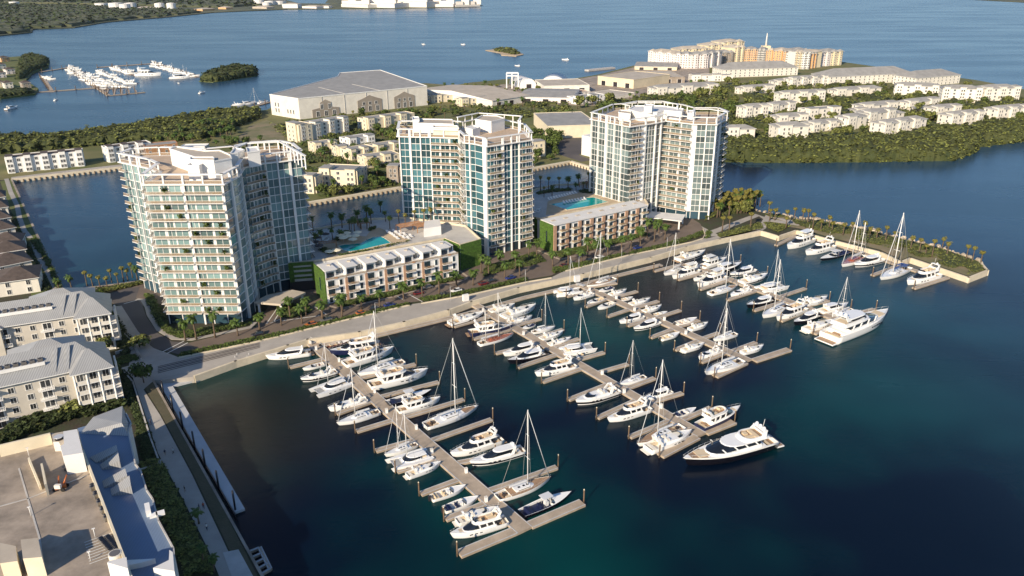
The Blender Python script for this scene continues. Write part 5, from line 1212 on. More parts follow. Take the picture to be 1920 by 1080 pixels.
for dn, (line, ck_, endp, lf, rt) in DOCKS.items():
    pts = [K(ck_, x, y, DZ) for x, y in line]
    pts.append(G(*endp, DZ)) if dn == 'A' else None
    # one straight walkway through the points
    p0, p1 = pts[0], pts[-1]; mainline[dn] = (p0, p1)
    T = thing('floating_pier', '%s' % {'A': 'nearest long floating pier, leftmost of the four in the marina', 'B': 'second floating pier from the left, reaching to the black and white yacht', 'C': 'third floating pier from the left, ending in a bare T', 'D': 'fourth floating pier, rightmost, ending at the all-white motor yacht'}[dn], 'pier', (p0.x, p0.y, 0))
    o = dockpiece(p0, p1, 4.2 if dn == 'A' else 3.6, (p0.x, p0.y)); o.name = 'walkway'; o.parent = T
    d = (p1 - p0).normalized(); nn = Vector((-d.y, d.x))
    for si, side in ((lf, 'left'), (rt, 'right')):
        k = 0
        for ci in range(0, len(si), 2):
            for x0_, y0_, x1_, y1_ in si[ci + 1]:
                a = K(si[ci], x0_, y0_, DZ); b_ = K(si[ci], x1_, y1_, DZ)
                tt = (a - p0).dot(d); foot = p0 + d * tt; sgn = 1 if (b_ - foot).dot(nn) > 0 else -1
                st = foot + nn * sgn * ((4.2 if dn == 'A' else 3.6) / 2 + .003)
                last = (ci == len(si) - 2 and x0_ == si[ci + 1][-1][0])
                o = dockpiece(st, b_, 2.6 if last else 1.7, (p0.x, p0.y)); o.name = 'finger'; o.parent = T
                nf = (b_ - st).normalized(); piles.append((b_ + nf * .45, '%s finger on the %s of the %s pier' % (ORD[k], side, PIERN[dn]), 4.6)); k += 1
    # service boxes along the walkway
    n = int((p1 - p0).length / 13)
    for i in range(n):
        c = p0 + d * ((i + .6) * 13) + nn * (1.3 if i % 2 else -1.3); mb = MB(); mb.box(c.x, c.y, .68, .7, .7, 1.3, 'gelcoat', .4); mb.box(c.x, c.y, 1.98, .8, .8, .1, 'offwhite', .4); mb.build('service_box', T)
# dock along the quay and dock along the breakwater
def linedock(label, pts, w_, fingers=()):
    T = thing('floating_dock', label, 'dock', (pts[0].x, pts[0].y, 0))
    for a, b_ in zip(pts, pts[1:]): o = dockpiece(a, b_, w_, (pts[0].x, pts[0].y)); o.name = 'walkway'; o.parent = T
    for a, b_ in fingers: o = dockpiece(a, b_, 1.8, (pts[0].x, pts[0].y)); o.name = 'finger'; o.parent = T; piles.append((b_, 'finger by the breakwater', 4.2))
    return T
linedock('narrow floating dock running beside the quay wall past three piers', GP([(598, 648), (700, 630), (870, 589), (985, 557), (1100, 530), (1240, 496)], DZ), 2.2)
linedock('floating dock along the inside of the palm breakwater', [K('H', x, y, DZ) for x, y in ((215, 272), (420, 340), (640, 410), (1010, 535))], 2.4, [(K('H', 200, 290, DZ), K('H', 55, 358, DZ)), (K('H', 880, 495, DZ), K('H', 705, 560, DZ)), (K('H', 1215, 575, DZ), K('H', 985, 648, DZ))])
mb = MB()
w1 = GP([(293, 713), (367, 706), (442, 681), (540, 652), (536, 645), (430, 668), (300, 700)], 1.0)
T = thing('corner_dock', 'pale grey floating dock in the left corner of the basin', 'dock', (w1[0].x, w1[0].y, 0))
mb = MB(); mb.prism(GP([(297, 716), (370, 704), (372, 712), (324, 724), (459, 954), (437, 962)], DZ), .05, .7, 'dock_grey'); mb.build('deck', T)
for i, (x, y) in enumerate([(198, 325), (236, 385), (277, 458), (328, 543), (372, 620), (429, 713), (498, 800)]):
    c = K('M', x, y, .7); mb = MB(); mb.tube((c.x, c.y, -1), (c.x, c.y, 6.0), .26, m='black', n=8); mb.loft([[(c.x + math.cos(k) * r_, c.y + math.sin(k) * r_, z_) for k in (0, 1.57, 3.14, 4.71)] for r_, z_ in ((.26, 6.0), (.05, 6.4))], 'car_dark')
    solo('mooring_pile', mb, 'tall black pile standing through the grey corner dock, %s from the road end' % ORD[i], 'pile', 'black piles of the corner dock')
q = GP([(291, 716), (437, 962)], ZQ); mb = MB(); mb.beam(q[0], q[1], .3, 0, 1.2, 'black', off=-.5); solo('fender_rail', mb, 'black fender rail between the left promenade wall and the grey dock', 'fender')
T = thing('finger_dock', 'small open timber finger frame on the water at the bottom edge', 'dock', (*K('M', 590, 1000, .5), 0))
for i in range(5):
    a = K('M', 560 + i * 12, 975 + i * 24, .6); b_ = K('M', 598 + i * 12, 960 + i * 22, .6); o = dockpiece(a, b_, .5, T.location); o.name = 'beam'; o.parent = T
o = dockpiece(K('M', 600, 958, .6), K('M', 645, 1050, .6), .9, T.location); o.name = 'side'; o.parent = T
T = thing('gangway', 'white landing with small gangway at the quay left of the nearest pier', 'gangway', (*K('M', 525, 160, 2), 0))
mb = MB(); c = K('M', 527, 158, 1.5); mb.box(c.x, c.y, 1.2, 4.5, 2.2, .3, 'roof_white', .3); mb.build('platform', T); mb = MB(); [mb.box(c.x + x, c.y + y, 0, .2, .2, 2.6, 'alu') for x in (-2, 2) for y in (-1, 1)]; mb.build('post', T)
mb = MB()
for i in range(5):
    a, b_ = GP([(296, 700 - i * 3), (487, 652 - i * 2.2)], ZQ); mb.beam(a, b_, .3, ZQ + .1, ZQ + .16 + .08 * (i % 2), 'asphalt')
struct('paving_bands', mb)
for j, (x, y) in enumerate(((200, 165), (555, 95), (1210, 700))[:2]):
    pass
for i, (a, b_) in enumerate((((204, 168), (255, 190)), ((1005, 30), (1060, 70)))):
    p, q = K('C', *a, ZQ), K('C', *b_, DZ); T = thing('gangway', 'white gate and gangway from quay down to the %s pier' % ('second', 'third')[i], 'gangway', (p.x, p.y, 0)); mb = MB(); mb.beam(p, q, 1.6, 1.0, 1.3, 'alu'); mb.build('ramp', T)
    mb = MB(); mb.box(p.x, p.y, ZQ, 2.4, 1.2, 2.6, 'white', .5); mb.build('gate', T)
p, q = K('A', 350, 195, ZQ), K('A', 392, 235, DZ); T = thing('gangway', 'grey gangway from quay down to the nearest pier', 'gangway', (p.x, p.y, 0)); mb = MB(); mb.beam(p, q, 2.2, .9, 1.3, 'concrete_pale'); mb.build('ramp', T); mb = MB(); mb.beam(p, q, .08, 1.3, 2.2, 'alu', off=1.0); mb.beam(p, q, .08, 1.3, 2.2, 'alu', off=-1.0); mb.build('handrail', T)

pm = MB(); pm.tube((0, 0, -1.5), (0, 0, 4.0), .19, m='pile', n=7); pm.loft([[(math.cos(k * .9) * r_, math.sin(k * .9) * r_, z_) for k in range(7)] for r_, z_ in ((.2, 4.0), (.03, 4.3))], 'cream_stone'); pmesh = pm.mesh('mooring_pile')
seen = {}
for p, lab, h in piles:
    o = bpy.data.objects.new('mooring_pile', pmesh); COL.objects.link(o); o.location = (p.x, p.y, 0); o.scale = (1, 1, 1)
    seen[lab] = seen.get(lab, 0) + 1
    if seen[lab] > 1: lab = 'second ' + lab if seen[lab] == 2 else 'outermost ' + lab
    tag(o, 'brown pile at the %s' % lab, 'pile', 'brown mooring piles at the finger ends')
cnt = {}
order = []
for bt in BOATS:
    dn, side, ty, c, bx_, by_, sx_, sy_ = bt
    zz = 1.0
    bow = K(c, bx_, by_, zz * 1.3); st = K(c, sx_, sy_, zz)
    mid = (bow + st) / 2
    if dn in mainline: p0, p1 = mainline[dn]; s_ = (mid - p0).dot((p1 - p0).normalized())
    else: s_ = mid.x
    order.append((dn, side, s_, ty, bow, st, mid))
order.sort(key=lambda o: (o[0], o[1], o[2]))
for dn, side, s_, ty, bow, st, mid in order:
    k = cnt.get((dn, side), 0); cnt[dn, side] = k + 1
    root, L0, desc = TYPES[ty]; d = bow - st; ln = d.length
    sc = ln / (L0 * 1.03); sw = min(1.25, max(.85, sc)) if abs(sc - 1) > .3 else sc
    if dn == 'E': lab = '%s, %s boat from the left along the breakwater dock' % (desc, ORD[k])
    else: lab = '%s, %s boat out on the %s of %s pier' % (desc, ORD[k], side, PIERN[dn])
    wsc = (sc + sw) / 2; hs = min(1.2, max(.8, sc))
    if ty in ('slp', 'slpt', 'cat', 'ket'): hs = min(1.25, max(.85, sc))
    place(root, (mid.x, mid.y, 0), math.atan2(d.y, d.x), (sc, wsc, hs), lab, 'boats moored in the marina')
# ------------------------------------------------------------------ houses on the far land (base line of the front, read left to right)
def hs(label, k, x0, y0, x1, y1, fl, dep, **kw):
    return house(label, kw.pop('cat', 'house'), K(k, x0, y0, 1.8), K(k, x1, y1, 1.8), fl, dep, **kw)
GW = 'houses on the far peninsula'; GC = 'cream houses behind the towers'
vil = dict(group=GW, units=4, wspace=4)
hs('long three-storey white block with grey hip roof left of the peninsula woods', 'W', 300, 338, 578, 320, 3, 16, units=5, name='apartment_house', group=GW)
hs('low white flats with flat grey roof just below the pink hotel', 'W', 460, 264, 640, 262, 2, 16, units=4, roof='flat', group=GW)
hs('long white school-like block with broad grey roof under the orange hotel', 'W', 600, 248, 925, 236, 3, 30, name='apartment_house', group=GW, rise=7, wspace=6)
hs('white terrace of flats with grey roofs below the broad grey-roofed block', 'W', 830, 292, 1057, 280, 2, 14, units=6, group=GW)
hs('longest white block with dark grey hip roofs at the centre of the peninsula', 'W', 1060, 282, 1430, 264, 3, 32, name='apartment_house', group=GW, rise=7, wspace=6)
hs('white block under a plain grey roof nearest the right sea edge', 'W', 1440, 288, 1635, 272, 3, 30, name='apartment_house', group=GW, rise=6, wspace=6)
hs('small white house with grey roof among trees left of the meadow', 'W', 680, 322, 825, 312, 2, 12, units=3, group=GW)
hs('white L-like terrace with dormers in the middle of the villa area', 'W', 850, 362, 1045, 352, 3, 12, units=5, group=GW)
hs('low long white house on the grassy strip below the longest block', 'W', 1090, 332, 1290, 318, 2, 12, units=4, group=GW)
hs('three-storey cream block left of the two big right-hand blocks', 'W', 1350, 322, 1545, 330, 3, 16, units=5, name='apartment_house', group=GW)
hs('tall cream apartment block with many bays at the right of the peninsula', 'W', 1555, 352, 1730, 358, 4, 18, units=5, name='apartment_house', group=GW)
hs('rightmost tall cream apartment block with grey roof turrets', 'W', 1740, 354, 1895, 350, 4, 18, units=5, name='apartment_house', group=GW)
hs('white villa pair with grey hipped roofs nearest the woods', 'W', 690, 428, 795, 420, 3, 12, units=3, group=GW)
hs('white villa pair just right of the woods edge', 'W', 805, 402, 915, 390, 2, 12, units=3, group=GW)
hs('tall white villa with terrace in the middle of the villa slope', 'W', 965, 440, 1112, 428, 3, 13, units=3, roof='flat', group=GW)
hs('cream villa behind trees left of the tall white villa', 'W', 838, 455, 972, 447, 2, 12, units=3, group=GW)
hs('low cream house in the meadow right of the villa slope', 'W', 1205, 404, 1365, 390, 2, 12, units=3, group=GW)
hs('small cream house in front of the three-storey cream block', 'W', 1405, 388, 1545, 372, 2, 12, units=3, group=GW)
hs('square white apartment house closest to the mangrove shore', 'W', 835, 520, 970, 514, 3, 14, units=2, group=GW, cat='house')
hs('shaded white house with grey roof beside the right tower', 'W', 606, 530, 735, 526, 3, 12, units=2, group=GW)
hs('white villa row by the shore right of the square apartment house', 'W', 985, 488, 1128, 474, 2, 12, units=4, group=GW)
hs('white villa with stepped roofs above the shore villa row', 'W', 1135, 478, 1225, 466, 3, 12, units=2, group=GW)
hs('white villa pair with dormers in the centre of the lower row', 'W', 1228, 458, 1350, 440, 3, 12, units=3, group=GW)
hs('long white villa row directly behind the shore trees', 'W', 1295, 506, 1485, 480, 3, 12, units=6, group=GW)
hs('second white villa row on the shore right of the path', 'W', 1590, 466, 1733, 450, 3, 12, units=5, group=GW)
hs('cream house between the two shore villa rows and the tall blocks', 'W', 1525, 416, 1640, 405, 2, 12, units=3, group=GW)
hs('last white villa row at the right edge of the picture', 'W', 1790, 438, 1935, 424, 3, 12, units=5, group=GW)
hs('small white roofed house behind the shore villa row end', 'W', 1320, 440, 1390, 432, 2, 9, units=2, group=GW)
hs('white terrace of flats right of the big round tree below the orange hotel', '6', 822, 372, 1285, 335, 3, 12, units=7, group=GW)
hs('small cream house tucked between the two tall cream blocks', '7', 770, 440, 890, 435, 2, 10, units=1, group=GW)
hs('white house with grey roof at the left of the meadow path', '6', 600, 530, 780, 540, 1, 10, units=2, group=GW)
hs('cream villa behind the shore row with the yellow lawn', '7', 0, 785, 200, 758, 3, 11, units=2, group=GW)
hs('low cream house under the trees left of the rightmost blocks', '7', 640, 640, 760, 630, 1, 10, units=1, group=GW)
hs('little white pavilion house beside the tall white villa', '6', 1640, 700, 1800, 690, 1, 9, units=1, group=GW)
# cream houses between the towers
cr = dict(group=GC, roof='flat', wall='cream', rm_='roof_grey')
hs('long four-storey cream townhouse block in front of the big warehouse', 'X', 250, 622, 525, 568, 4, 14, units=7, wall='offwhite', roof='flat', group=GC, fh=3.0)
hs('narrow end house of the long cream townhouse block', 'X', 178, 608, 248, 624, 4, 12, units=1, wall='cream', roof='flat', group=GC, fh=3.2)
hs('second cream townhouse block half hidden behind the palms', 'X', 625, 560, 895, 520, 3, 14, units=6, **cr)
hs('cream two-storey villa left of the lawn below the townhouse block', 'X', 330, 684, 462, 668, 2, 13, units=3, **cr)
hs('white villa with stepped flat roofs right of the cream villa', 'X', 520, 655, 672, 632, 2, 13, units=3, wall='white', roof='flat', group=GC)
hs('cream villa row in the middle of the estate with many grey flat roofs', 'X', 530, 722, 672, 698, 2, 13, units=4, **cr)
hs('cream villa at the right end of the middle villa row', 'X', 678, 698, 812, 676, 2, 13, units=3, **cr)
hs('cream villa with terrace in front of the middle villa row', 'X', 615, 765, 812, 738, 2, 13, units=4, **cr)
hs('nearest cream villa with long grey roof by the canal', 'X', 360, 862, 575, 872, 3, 16, units=3, **cr)
hs('house with shade-grey walls on the canal beside the middle tower', 'X', 738, 848, 815, 850, 3, 12, units=1, wall='concrete', roof='flat', group=GC)  # grey wall colour holds the shade this house lies in
hs('cream house peeking out right of the left tower by the canal', 'X', 262, 905, 342, 908, 3, 11, units=1, **cr)
hs('cream house right of the middle tower by the canal', 'X', 1540, 706, 1630, 696, 3, 13, units=1, **cr)
hs('small villa behind the middle row near the palms', 'X', 455, 705, 520, 697, 2, 10, units=1, **cr)
hs('pale house with terrace among trees right of the big warehouse', 'X', 990, 400, 1170, 385, 2, 12, units=3, **cr)
hs('pale low house behind the palms beside the gabled shed', 'X', 1150, 420, 1300, 405, 2, 12, units=3, **cr)
hs('small blue grey building behind the big warehouse corner', 'X', 968, 372, 1050, 350, 1, 14, wall='concrete_pale', group=GC)
hs('white town building with dark windows right of the sheds', 'X', 1800, 408, 1960, 388, 2, 14, units=4, wall='white', roof='flat', group=GC)
# left white townhouses on the canal
hs('left white townhouse row with brown roofs on the canal, at the picture edge', 'N', 45, 976, 482, 932, 3, 11, units=9, wall='white', rm_='roof_brown', roof='flat', group='white townhouses on the left canal', fh=3.2)
hs('second white townhouse row with brown roofs, partly behind the left tower', 'N', 612, 915, 862, 880, 3, 11, units=6, wall='white', rm_='roof_brown', roof='flat', group='white townhouses on the left canal', fh=3.2)
hs('brown louvred building behind the left tower roof', 'N', 830, 898, 1010, 880, 3, 12, wall='wood', rm_='roof_grey', roof='flat', group='white townhouses on the left canal', fh=3.0, wspace=5)
hs('low white pavilion behind the left tower roof', 'N', 1015, 852, 1155, 850, 1, 10, wall='white', rm_='roof_white', roof='flat', group='white townhouses on the left canal', fh=3.0)
# dark roofed houses down the left edge, seen from above
for i, (x0, y0, x1, y1, dp) in enumerate(((0, 1010, 345, 960, 16), (-40, 880, 290, 810, 15), (-60, 760, 240, 710, 13), (-60, 670, 200, 640, 12), (-60, 560, 150, 520, 14), (-60, 460, 110, 430, 14), (-60, 360, 85, 340, 15), (-60, 265, 60, 250, 14))):
    house('brown-roofed white house by the west canal path, %s from the bottom' % ORD[i], 'house', K('O', x0, y0 + 60, 2), K('O', x1, y1 + 60, 2), 2, dp, roof='hip', wall='offwhite', rm_='roof_brown', group='brown-roofed houses along the west path', z0=2.0, rise=3.2, fh=3.0, wspace=5)
# village by the far marina
for i, (x, y, m_) in enumerate(((-20, 495, 'yellow_wall'), (30, 500, 'offwhite'), (-10, 440, 'pinkish'), (40, 420, 'pinkish'), (-10, 390, 'offwhite'), (10, 350, 'orange_wall'), (130, 500, 'concrete'))):
    hs('small village house by the far marina, %s' % ('cream by the shore', 'arched white by the shore', 'pink behind the shore', 'pale pink under the trees', 'white behind the trees', 'orange at the back', 'grey boathouse by the dock')[i], 'N', x, y, x + 48, y - 4, 2, 12, wall=m_, rm_='roof_brown', group='far village houses', wspace=6)

# hotel: pink wing, yellow middle, orange part, spire
def hotel_part(T, k, x0, y0, x1, y1, fl, dep, wall, rm_='roof_beige'):
    pl, pr = K(k, x0, y0, 1.8), K(k, x1, y1, 1.8); d = (pr - pl).normalized(); nf_ = Vector((d.y, -d.x)); top = 1.8 + fl * 2.95
    mb = MB(); mb.prism(rect(pl, pr, dep), 1.5, top, wall); n = max(2, int((pr - pl).length / 14))
    for i in range(n):
        a = pl + (pr - pl) * ((i + .3) / n); b_ = pl + (pr - pl) * ((i + .7) / n); mb.prism(rect(a + nf_ * 2, b_ + nf_ * 2, 4), 1.5, top + 1, wall)
    mb.build('wall', T)
    rm2 = MB(); hip(rm2, pl, pr, dep, top + .25, 3.5, rm_, over=1)
    for i in range(n):
        a = pl + (pr - pl) * ((i + .3) / n); b_ = pl + (pr - pl) * ((i + .7) / n); hip(rm2, a + nf_ * 2, b_ + nf_ * 2, 6, top + 1.3, 2.4, rm_, over=.8)
    rm2.build('roof', T)
    for f in range(fl):
        for j in range(n * 3):
            if (j % 3) == 1: off = 2.06
            else: off = 0.05
            win(T, pl + (pr - pl) * ((j + .5) / (n * 3)) + nf_ * off, nf_, 2.6 + f * 2.95, 1.8, 1.6)
    RECTS.append(rect(pl - d * 8 + nf_ * 8, pr + d * 8 + nf_ * 8, dep + 16))
c = K('W', 700, 190, 1.8)
H1 = thing('hotel', 'large pale pink resort hotel at the tip of the far peninsula', 'hotel', (*K('W', 420, 200, 1.8), 1.8))
for a_ in ((150, 264, 362, 292, 6, 24, 'pinkish'), (366, 293, 500, 300, 6, 22, 'pinkish', 'roof_grey'), (505, 300, 640, 296, 6, 22, 'pinkish', 'roof_grey'), (645, 294, 752, 272, 6, 22, 'pinkish', 'roof_grey'), (400, 250, 640, 240, 6, 24, 'yellow_wall')): hotel_part(H1, '5', *a_)
H2 = thing('hotel', 'yellow and orange resort hotel with a thin spire on the far peninsula', 'hotel', (*c, 1.8))
for a_ in ((756, 262, 850, 258, 5, 26, 'concrete', 'roof_grey'), (640, 232, 760, 226, 7, 30, 'yellow_wall'), (765, 222, 930, 212, 8, 30, 'yellow_wall'), (856, 256, 935, 250, 7, 28, 'yellow_wall'), (938, 250, 1040, 252, 6, 26, 'orange_wall', 'roof_grey'), (1042, 254, 1108, 256, 6, 26, 'concrete_pale', 'roof_grey'), (1112, 256, 1270, 268, 6, 30, 'orange_wall'), (1272, 270, 1344, 276, 5, 30, 'white'), (1346, 298, 1400, 304, 7, 40, 'yellow_wall'), (1404, 304, 1470, 302, 7, 36, 'white', 'roof_grey'), (1474, 298, 1520, 292, 6, 30, 'orange_wall', 'roof_grey'), (1524, 284, 1640, 276, 6, 34, 'pinkish', 'roof_grey'), (1642, 276, 1735, 270, 6, 34, 'yellow_wall', 'roof_grey'), (1310, 262, 1470, 262, 6, 30, 'offwhite', 'roof_grey')): hotel_part(H2, '5', *a_)
mb = MB(); c2 = K('5', 1105, 235, 1.8); mb.box(c2.x, c2.y, 1.8, 11, 11, 21, 'yellow_wall'); mb.tube((c2.x, c2.y, 22), (c2.x, c2.y, 40), 1.6, .5, 'offwhite', 8); mb.build('spire', H2)

# sheds and warehouses
def shed(label, k, pts, z1_, wall, roofm, name='warehouse', ridge=0.0, arch=False, doors=3, fl=(0, )):
    q = [K(k, x, y, 1.8) for x, y in pts[:2]]; pl, pr = q; back = K(k, *pts[2], 1.8) if len(pts) > 2 else None
    d = (pr - pl).normalized(); nb = Vector((-d.y, d.x)); dep = (back - pr).dot(nb) if back is not None else 30
    T = thing(name, label, 'warehouse', (*((pl + pr) / 2), 1.8)); RECTS.append(rect(pl - nb * 3, pr - nb * 3, dep + 6))
    mb = MB(); rf = MB()
    if arch:
        n = 10; L_ = (pr - pl).length
        prof = [(pl + d * L_ * (.5 - .5 * math.cos(math.pi * i / n)), 1.8 + (z1_ - 1.8) * math.sin(math.pi * i / n)) for i in range(n + 1)]
        rf.loft([[(p.x, p.y, z) for p, z in prof], [(p.x + nb.x * dep, p.y + nb.y * dep, z) for p, z in prof]], roofm, cap0=False, cap1=True, closed=False, sm=True)
        mb.face([(p.x, p.y, z) for p, z in prof], wall)
    elif ridge > 0:
        mb.prism(rect(pl, pr, dep), 1.5, z1_, wall); hip(rf, pl, pr, dep, z1_ + .25, ridge, roofm, over=.6, gable=True)
    else:
        mb.prism(rect(pl, pr, dep), 1.5, z1_, wall); rf.prism(rect(pl + d * .4 + nb * .4, pr - d * .4 + nb * .4, dep - .8), z1_, z1_ + .25, roofm)
        r4 = rect(pl, pr, dep)
        for i in range(4): mb.beam(r4[i], r4[(i + 1) % 4], .4, z1_, z1_ + .6, wall, ext=.2)
    mb.build('wall', T); rf.build('roof', T)
    for i in range(doors):
        o = win(T, pl + (pr - pl) * ((i + .5) / max(1, doors)), -nb, 1.9, min(6, (pr - pl).length / doors * .4), min(5, z1_ * .5), me=DOORM, name='door')
    return T, pl, pr, d, nb, dep
# the big one with three pale stone gables drawn in relief
q1, q2, q3 = G(510, 215, 1.8), G(563, 224, 1.8), G(802, 197, 1.8)
T = thing('warehouse', 'huge pale windowless hall with a flat grey roof and three stone gable fronts', 'warehouse', (*((q2 + q3) / 2), 1.8))
d = (q3 - q2).normalized(); nb = Vector((-d.y, d.x)); b1_ = q1 + (q3 - q2) * .62 + nb * 8; 
poly = [q1, q2, q3, G(715, 162, 1.8), G(640, 168, 1.8), G(636, 176, 1.8)]
WZ = 19.5
mb = MB(); mb.prism(poly, 1.5, WZ, 'offwhite'); RECTS.append([q1 - nb * 5, q2 - nb * 5, q3 - nb * 5 + d * 5, G(715, 160, 1.8), G(640, 165, 1.8)]); mb.build('wall', T)
mb = MB(); cc = sum(poly, Vector((0, 0))) / 6; mb.prism([p + (cc - p) * .008 for p in poly], WZ, WZ + .3, 'roof_grey'); mb.build('roof', T)
mb = MB()
for i in range(len(poly)): mb.beam(poly[i], poly[(i + 1) % 6], .5, WZ, WZ + .8, 'white', ext=.2)
m1 = G(700, 150, WZ); mb.build('parapet', T)
mb = MB(); a = G(600, 184, WZ); b_ = G(735, 170, WZ)
for u in (.35, .62): p = q2 + (q3 - q2) * u; mb.beam(p, p + nb * 60, .4, WZ + .3, WZ + .55, 'concrete_pale')
for i in range(1, 6): p = q2 + (q3 - q2) * (i / 6); mb.beam(p - d * .25, p + d * .25, .3, 1.8, WZ, 'concrete_pale', off=.15)
mb.build('panel_joint', T)
for (u0, u1, h0, h1, kind) in ((.09, .29, 9, 16, 1), (.43, .62, 12.5, 16, 0), (.72, .89, 12.5, 16, 0)):
    mb = MB(); a = q2 + (q3 - q2) * u0; b_ = q2 + (q3 - q2) * u1; L_ = (b_ - a).length; off = -nb * .4
    P2 = lambda s, z, o=.4: (*(a + d * s * L_ - nb * o), z)
    prof = [(0, 1.8), (1, 1.8), (1, h0), (.72, h0 + 1) if kind else (.95, h0 + .5), (.7, h1 - 1.5) if kind else (.75, h1 - 1.5), (.5, h1 + 1), (.3, h1 - 1.5) if kind else (.25, h1 - 1.5), (.28, h0 + 1) if kind else (.05, h0 + .5), (0, h0)]
    mb.loft([[P2(s, z, .0) for s, z in prof], [P2(s, z, .4) for s, z in prof]], 'stone_arch', cap0=False)
    mb.build('gable_front', T)
    for s in (.2, .5, .8): win(T, a + d * s * L_ - nb * .45, -nb, 2.5, 3.2, 4.5)
    for s in ((.36, .64) if kind else (.25, .5, .75)): win(T, a + d * s * L_ - nb * .45, -nb, 9 if kind else 8.6, 2.6, 4 if kind else 2.4)
ld = (q2 - q1).normalized(); ln = Vector((ld.y, -ld.x))
for s in (.18, .28, .6, .7, .8):
    for z in ((5, 10) if s < .4 else (5.5, )): win(T, q1 + (q2 - q1) * s + ln * .05, ln, z, 1.8, 3.6)
shed('long grey-roofed gabled shed right of the big warehouse', 'X', [(1330, 425), (1540, 392), (1180, 320)], 8, 'offwhite', 'roof_beige', ridge=4)
shed('long low shed in front of the two arched hangars', 'X', [(1480, 395), (1780, 402), (1760, 350)], 7, 'pinkish', 'roof_grey', ridge=2.5)
shed('left white arched hangar by the far water', 'X', [(1490, 322), (1580, 318), (1600, 285)], 13, 'white', 'roof_white', name='hangar', arch=True, doors=1)
shed('right white arched hangar by the far water', 'X', [(1597, 300), (1745, 302), (1760, 280)], 12, 'white', 'roof_white', name='hangar', arch=True, doors=1)
shed('pale flat hall in front of the right arched hangar', 'X', [(1620, 345), (1875, 338), (1860, 300)], 9, 'offwhite', 'roof_beige')
shed('large cream warehouse with a dark flat roof between two towers', 'X', [(1640, 600), (1930, 590), (1900, 510)], 11, 'cream', 'roof_grey', doors=0)
shed('bright white building behind the right tower by the canal', 'X', [(1830, 690), (1960, 722), (1960, 650)], 15, 'white', 'roof_white', doors=1)
shed('red and white low shed near the hangars', 'X', [(1760, 365), (1880, 352), (1870, 335)], 5, 'offwhite', 'brown_brick')
shed('brown box hall left of the peninsula hotel', 'W', [(48, 278), (205, 296), (285, 262)], 11, 'yellow_wall', 'roof_beige')
shed('grey low hall between the brown hall and the flats', 'W', [(290, 272), (430, 270), (425, 240)], 8, 'concrete', 'roof_beige')
shed('low open-sided hall below the pink hotel', 'W', [(210, 212), (395, 216), (390, 195)], 6, 'yellow_wall', 'roof_grey', ridge=3)
shed('small pale workshop left of the brown hall', 'W', [(0, 330), (110, 345), (140, 320)], 5, 'offwhite', 'roof_beige')
mb = MB(); p, q = G(1100, 132, 1), G(1150, 127, 1); mb.beam(p, q, 8, -.5, 2.0, 'concrete_pale'); solo('jetty', mb, 'pale stone jetty left of the peninsula hotel', 'jetty')
mb = MB()
for x in (1410, 1440, 1475):
    for y in (300, 318): c = K('X', x, y, 1.8); mb.box(c.x, c.y, 1.8, 1.2, 1.2, 14, 'white')
for y in (300, 318): mb.beam(K('X', 1410, y, 1.8), K('X', 1475, y, 1.8), 1.4, 15, 16.5, 'white')
solo('boat_hoist', mb, 'white steel boat hoist by the far water left of the hangars', 'hoist')
# storage tanks far away
tk = MB(); tk.loft([[(math.cos(k * .3927) * 1, math.sin(k * .3927) * 1, z) for k in range(16)] for z in (0, 1)], 'roof_white'); tk.loft([[(math.cos(k * .3927) * r_, math.sin(k * .3927) * r_, z) for k in range(16)] for r_, z in ((1, 1.002), (.05, 1.12))], 'offwhite', cap0=False); tkm = tk.mesh('storage_tank')
for i, (x, y, r_, h) in enumerate(((572, 36, 27, 13), (655, 50, 27, 22), (706, 58, 20, 22), (737, 50, 22, 22), (900, 52, 18, 22), (966, 52, 17, 22), (82, 25, 22, 12), (1458, 26, 22, 20), (1500, 30, 18, 12), (1520, 26, 24, 15), (1570, 24, 32, 14), (1615, 36, 20, 10), (1650, 42, 24, 12))):
    c = K('N', x, y, 2); o = bpy.data.objects.new('storage_tank', tkm); COL.objects.link(o); o.location = (c.x, c.y, 2); o.scale = (r_, r_, h)
    tag(o, 'white round storage tank on the far coast, %s of thirteen from the left' % ORD[sorted([572, 655, 706, 737, 900, 966, 82, 1458, 1500, 1520, 1570, 1615, 1650]).index(x)], 'tank', 'white storage tanks on the far coast')
for i, (x, y, x1, y1, h, m_) in enumerate(((760, 56, 870, 54, 7, 'roof_white'), (1140, 62, 1210, 58, 6, 'orange_wall'), (1272, 52, 1310, 50, 6, 'orange_wall'), (1420, 48, 1500, 50, 6, 'roof_beige'), (1700, 46, 1780, 48, 7, 'pinkish'), (1800, 46, 1850, 46, 7, 'roof_white'), (1590, 46, 1675, 46, 15, 'roof_white'))):
    p, q = K('N', x, y, 2), K('N', x1, y1, 2); mb = MB(); mb.prism(rect(p, q, 40), 2, h + 2, m_, top='roof_beige'); hip(mb, p, q, 40, h + 2.3, 4, 'roof_beige')
    solo('industrial_building', mb, 'low port building on the far coast, %s from the left' % ORD[i], 'building', 'port buildings on the far coast')
for i, (x, y, x1, y1, h, m_) in enumerate(((640, 13, 690, 15, 14, 'offwhite'), (690, 14, 740, 15, 18, 'roof_white'), (745, 13, 800, 14, 22, 'offwhite'), (800, 13, 850, 13, 12, 'pinkish'), (855, 13, 900, 12, 9, 'concrete_pale'))):
    p, q = G(x, y, 2), G(x1, y1, 2); mb = MB(); mb.prism(rect(p, q, 120), 1.8, h, m_, top='roof_beige')
    for j in range(4): c = p + (q - p) * ((j + .5) / 4) + Vector((0, 40)); mb.box(c.x, c.y, h - .1, 30, 30, 12 + 8 * (j % 2), 'offwhite' if j % 2 else m_)
    solo('port_terminal', mb, 'pale port terminal on the far spit, %s from the left' % ORD[i], 'building', 'terminals on the far spit')

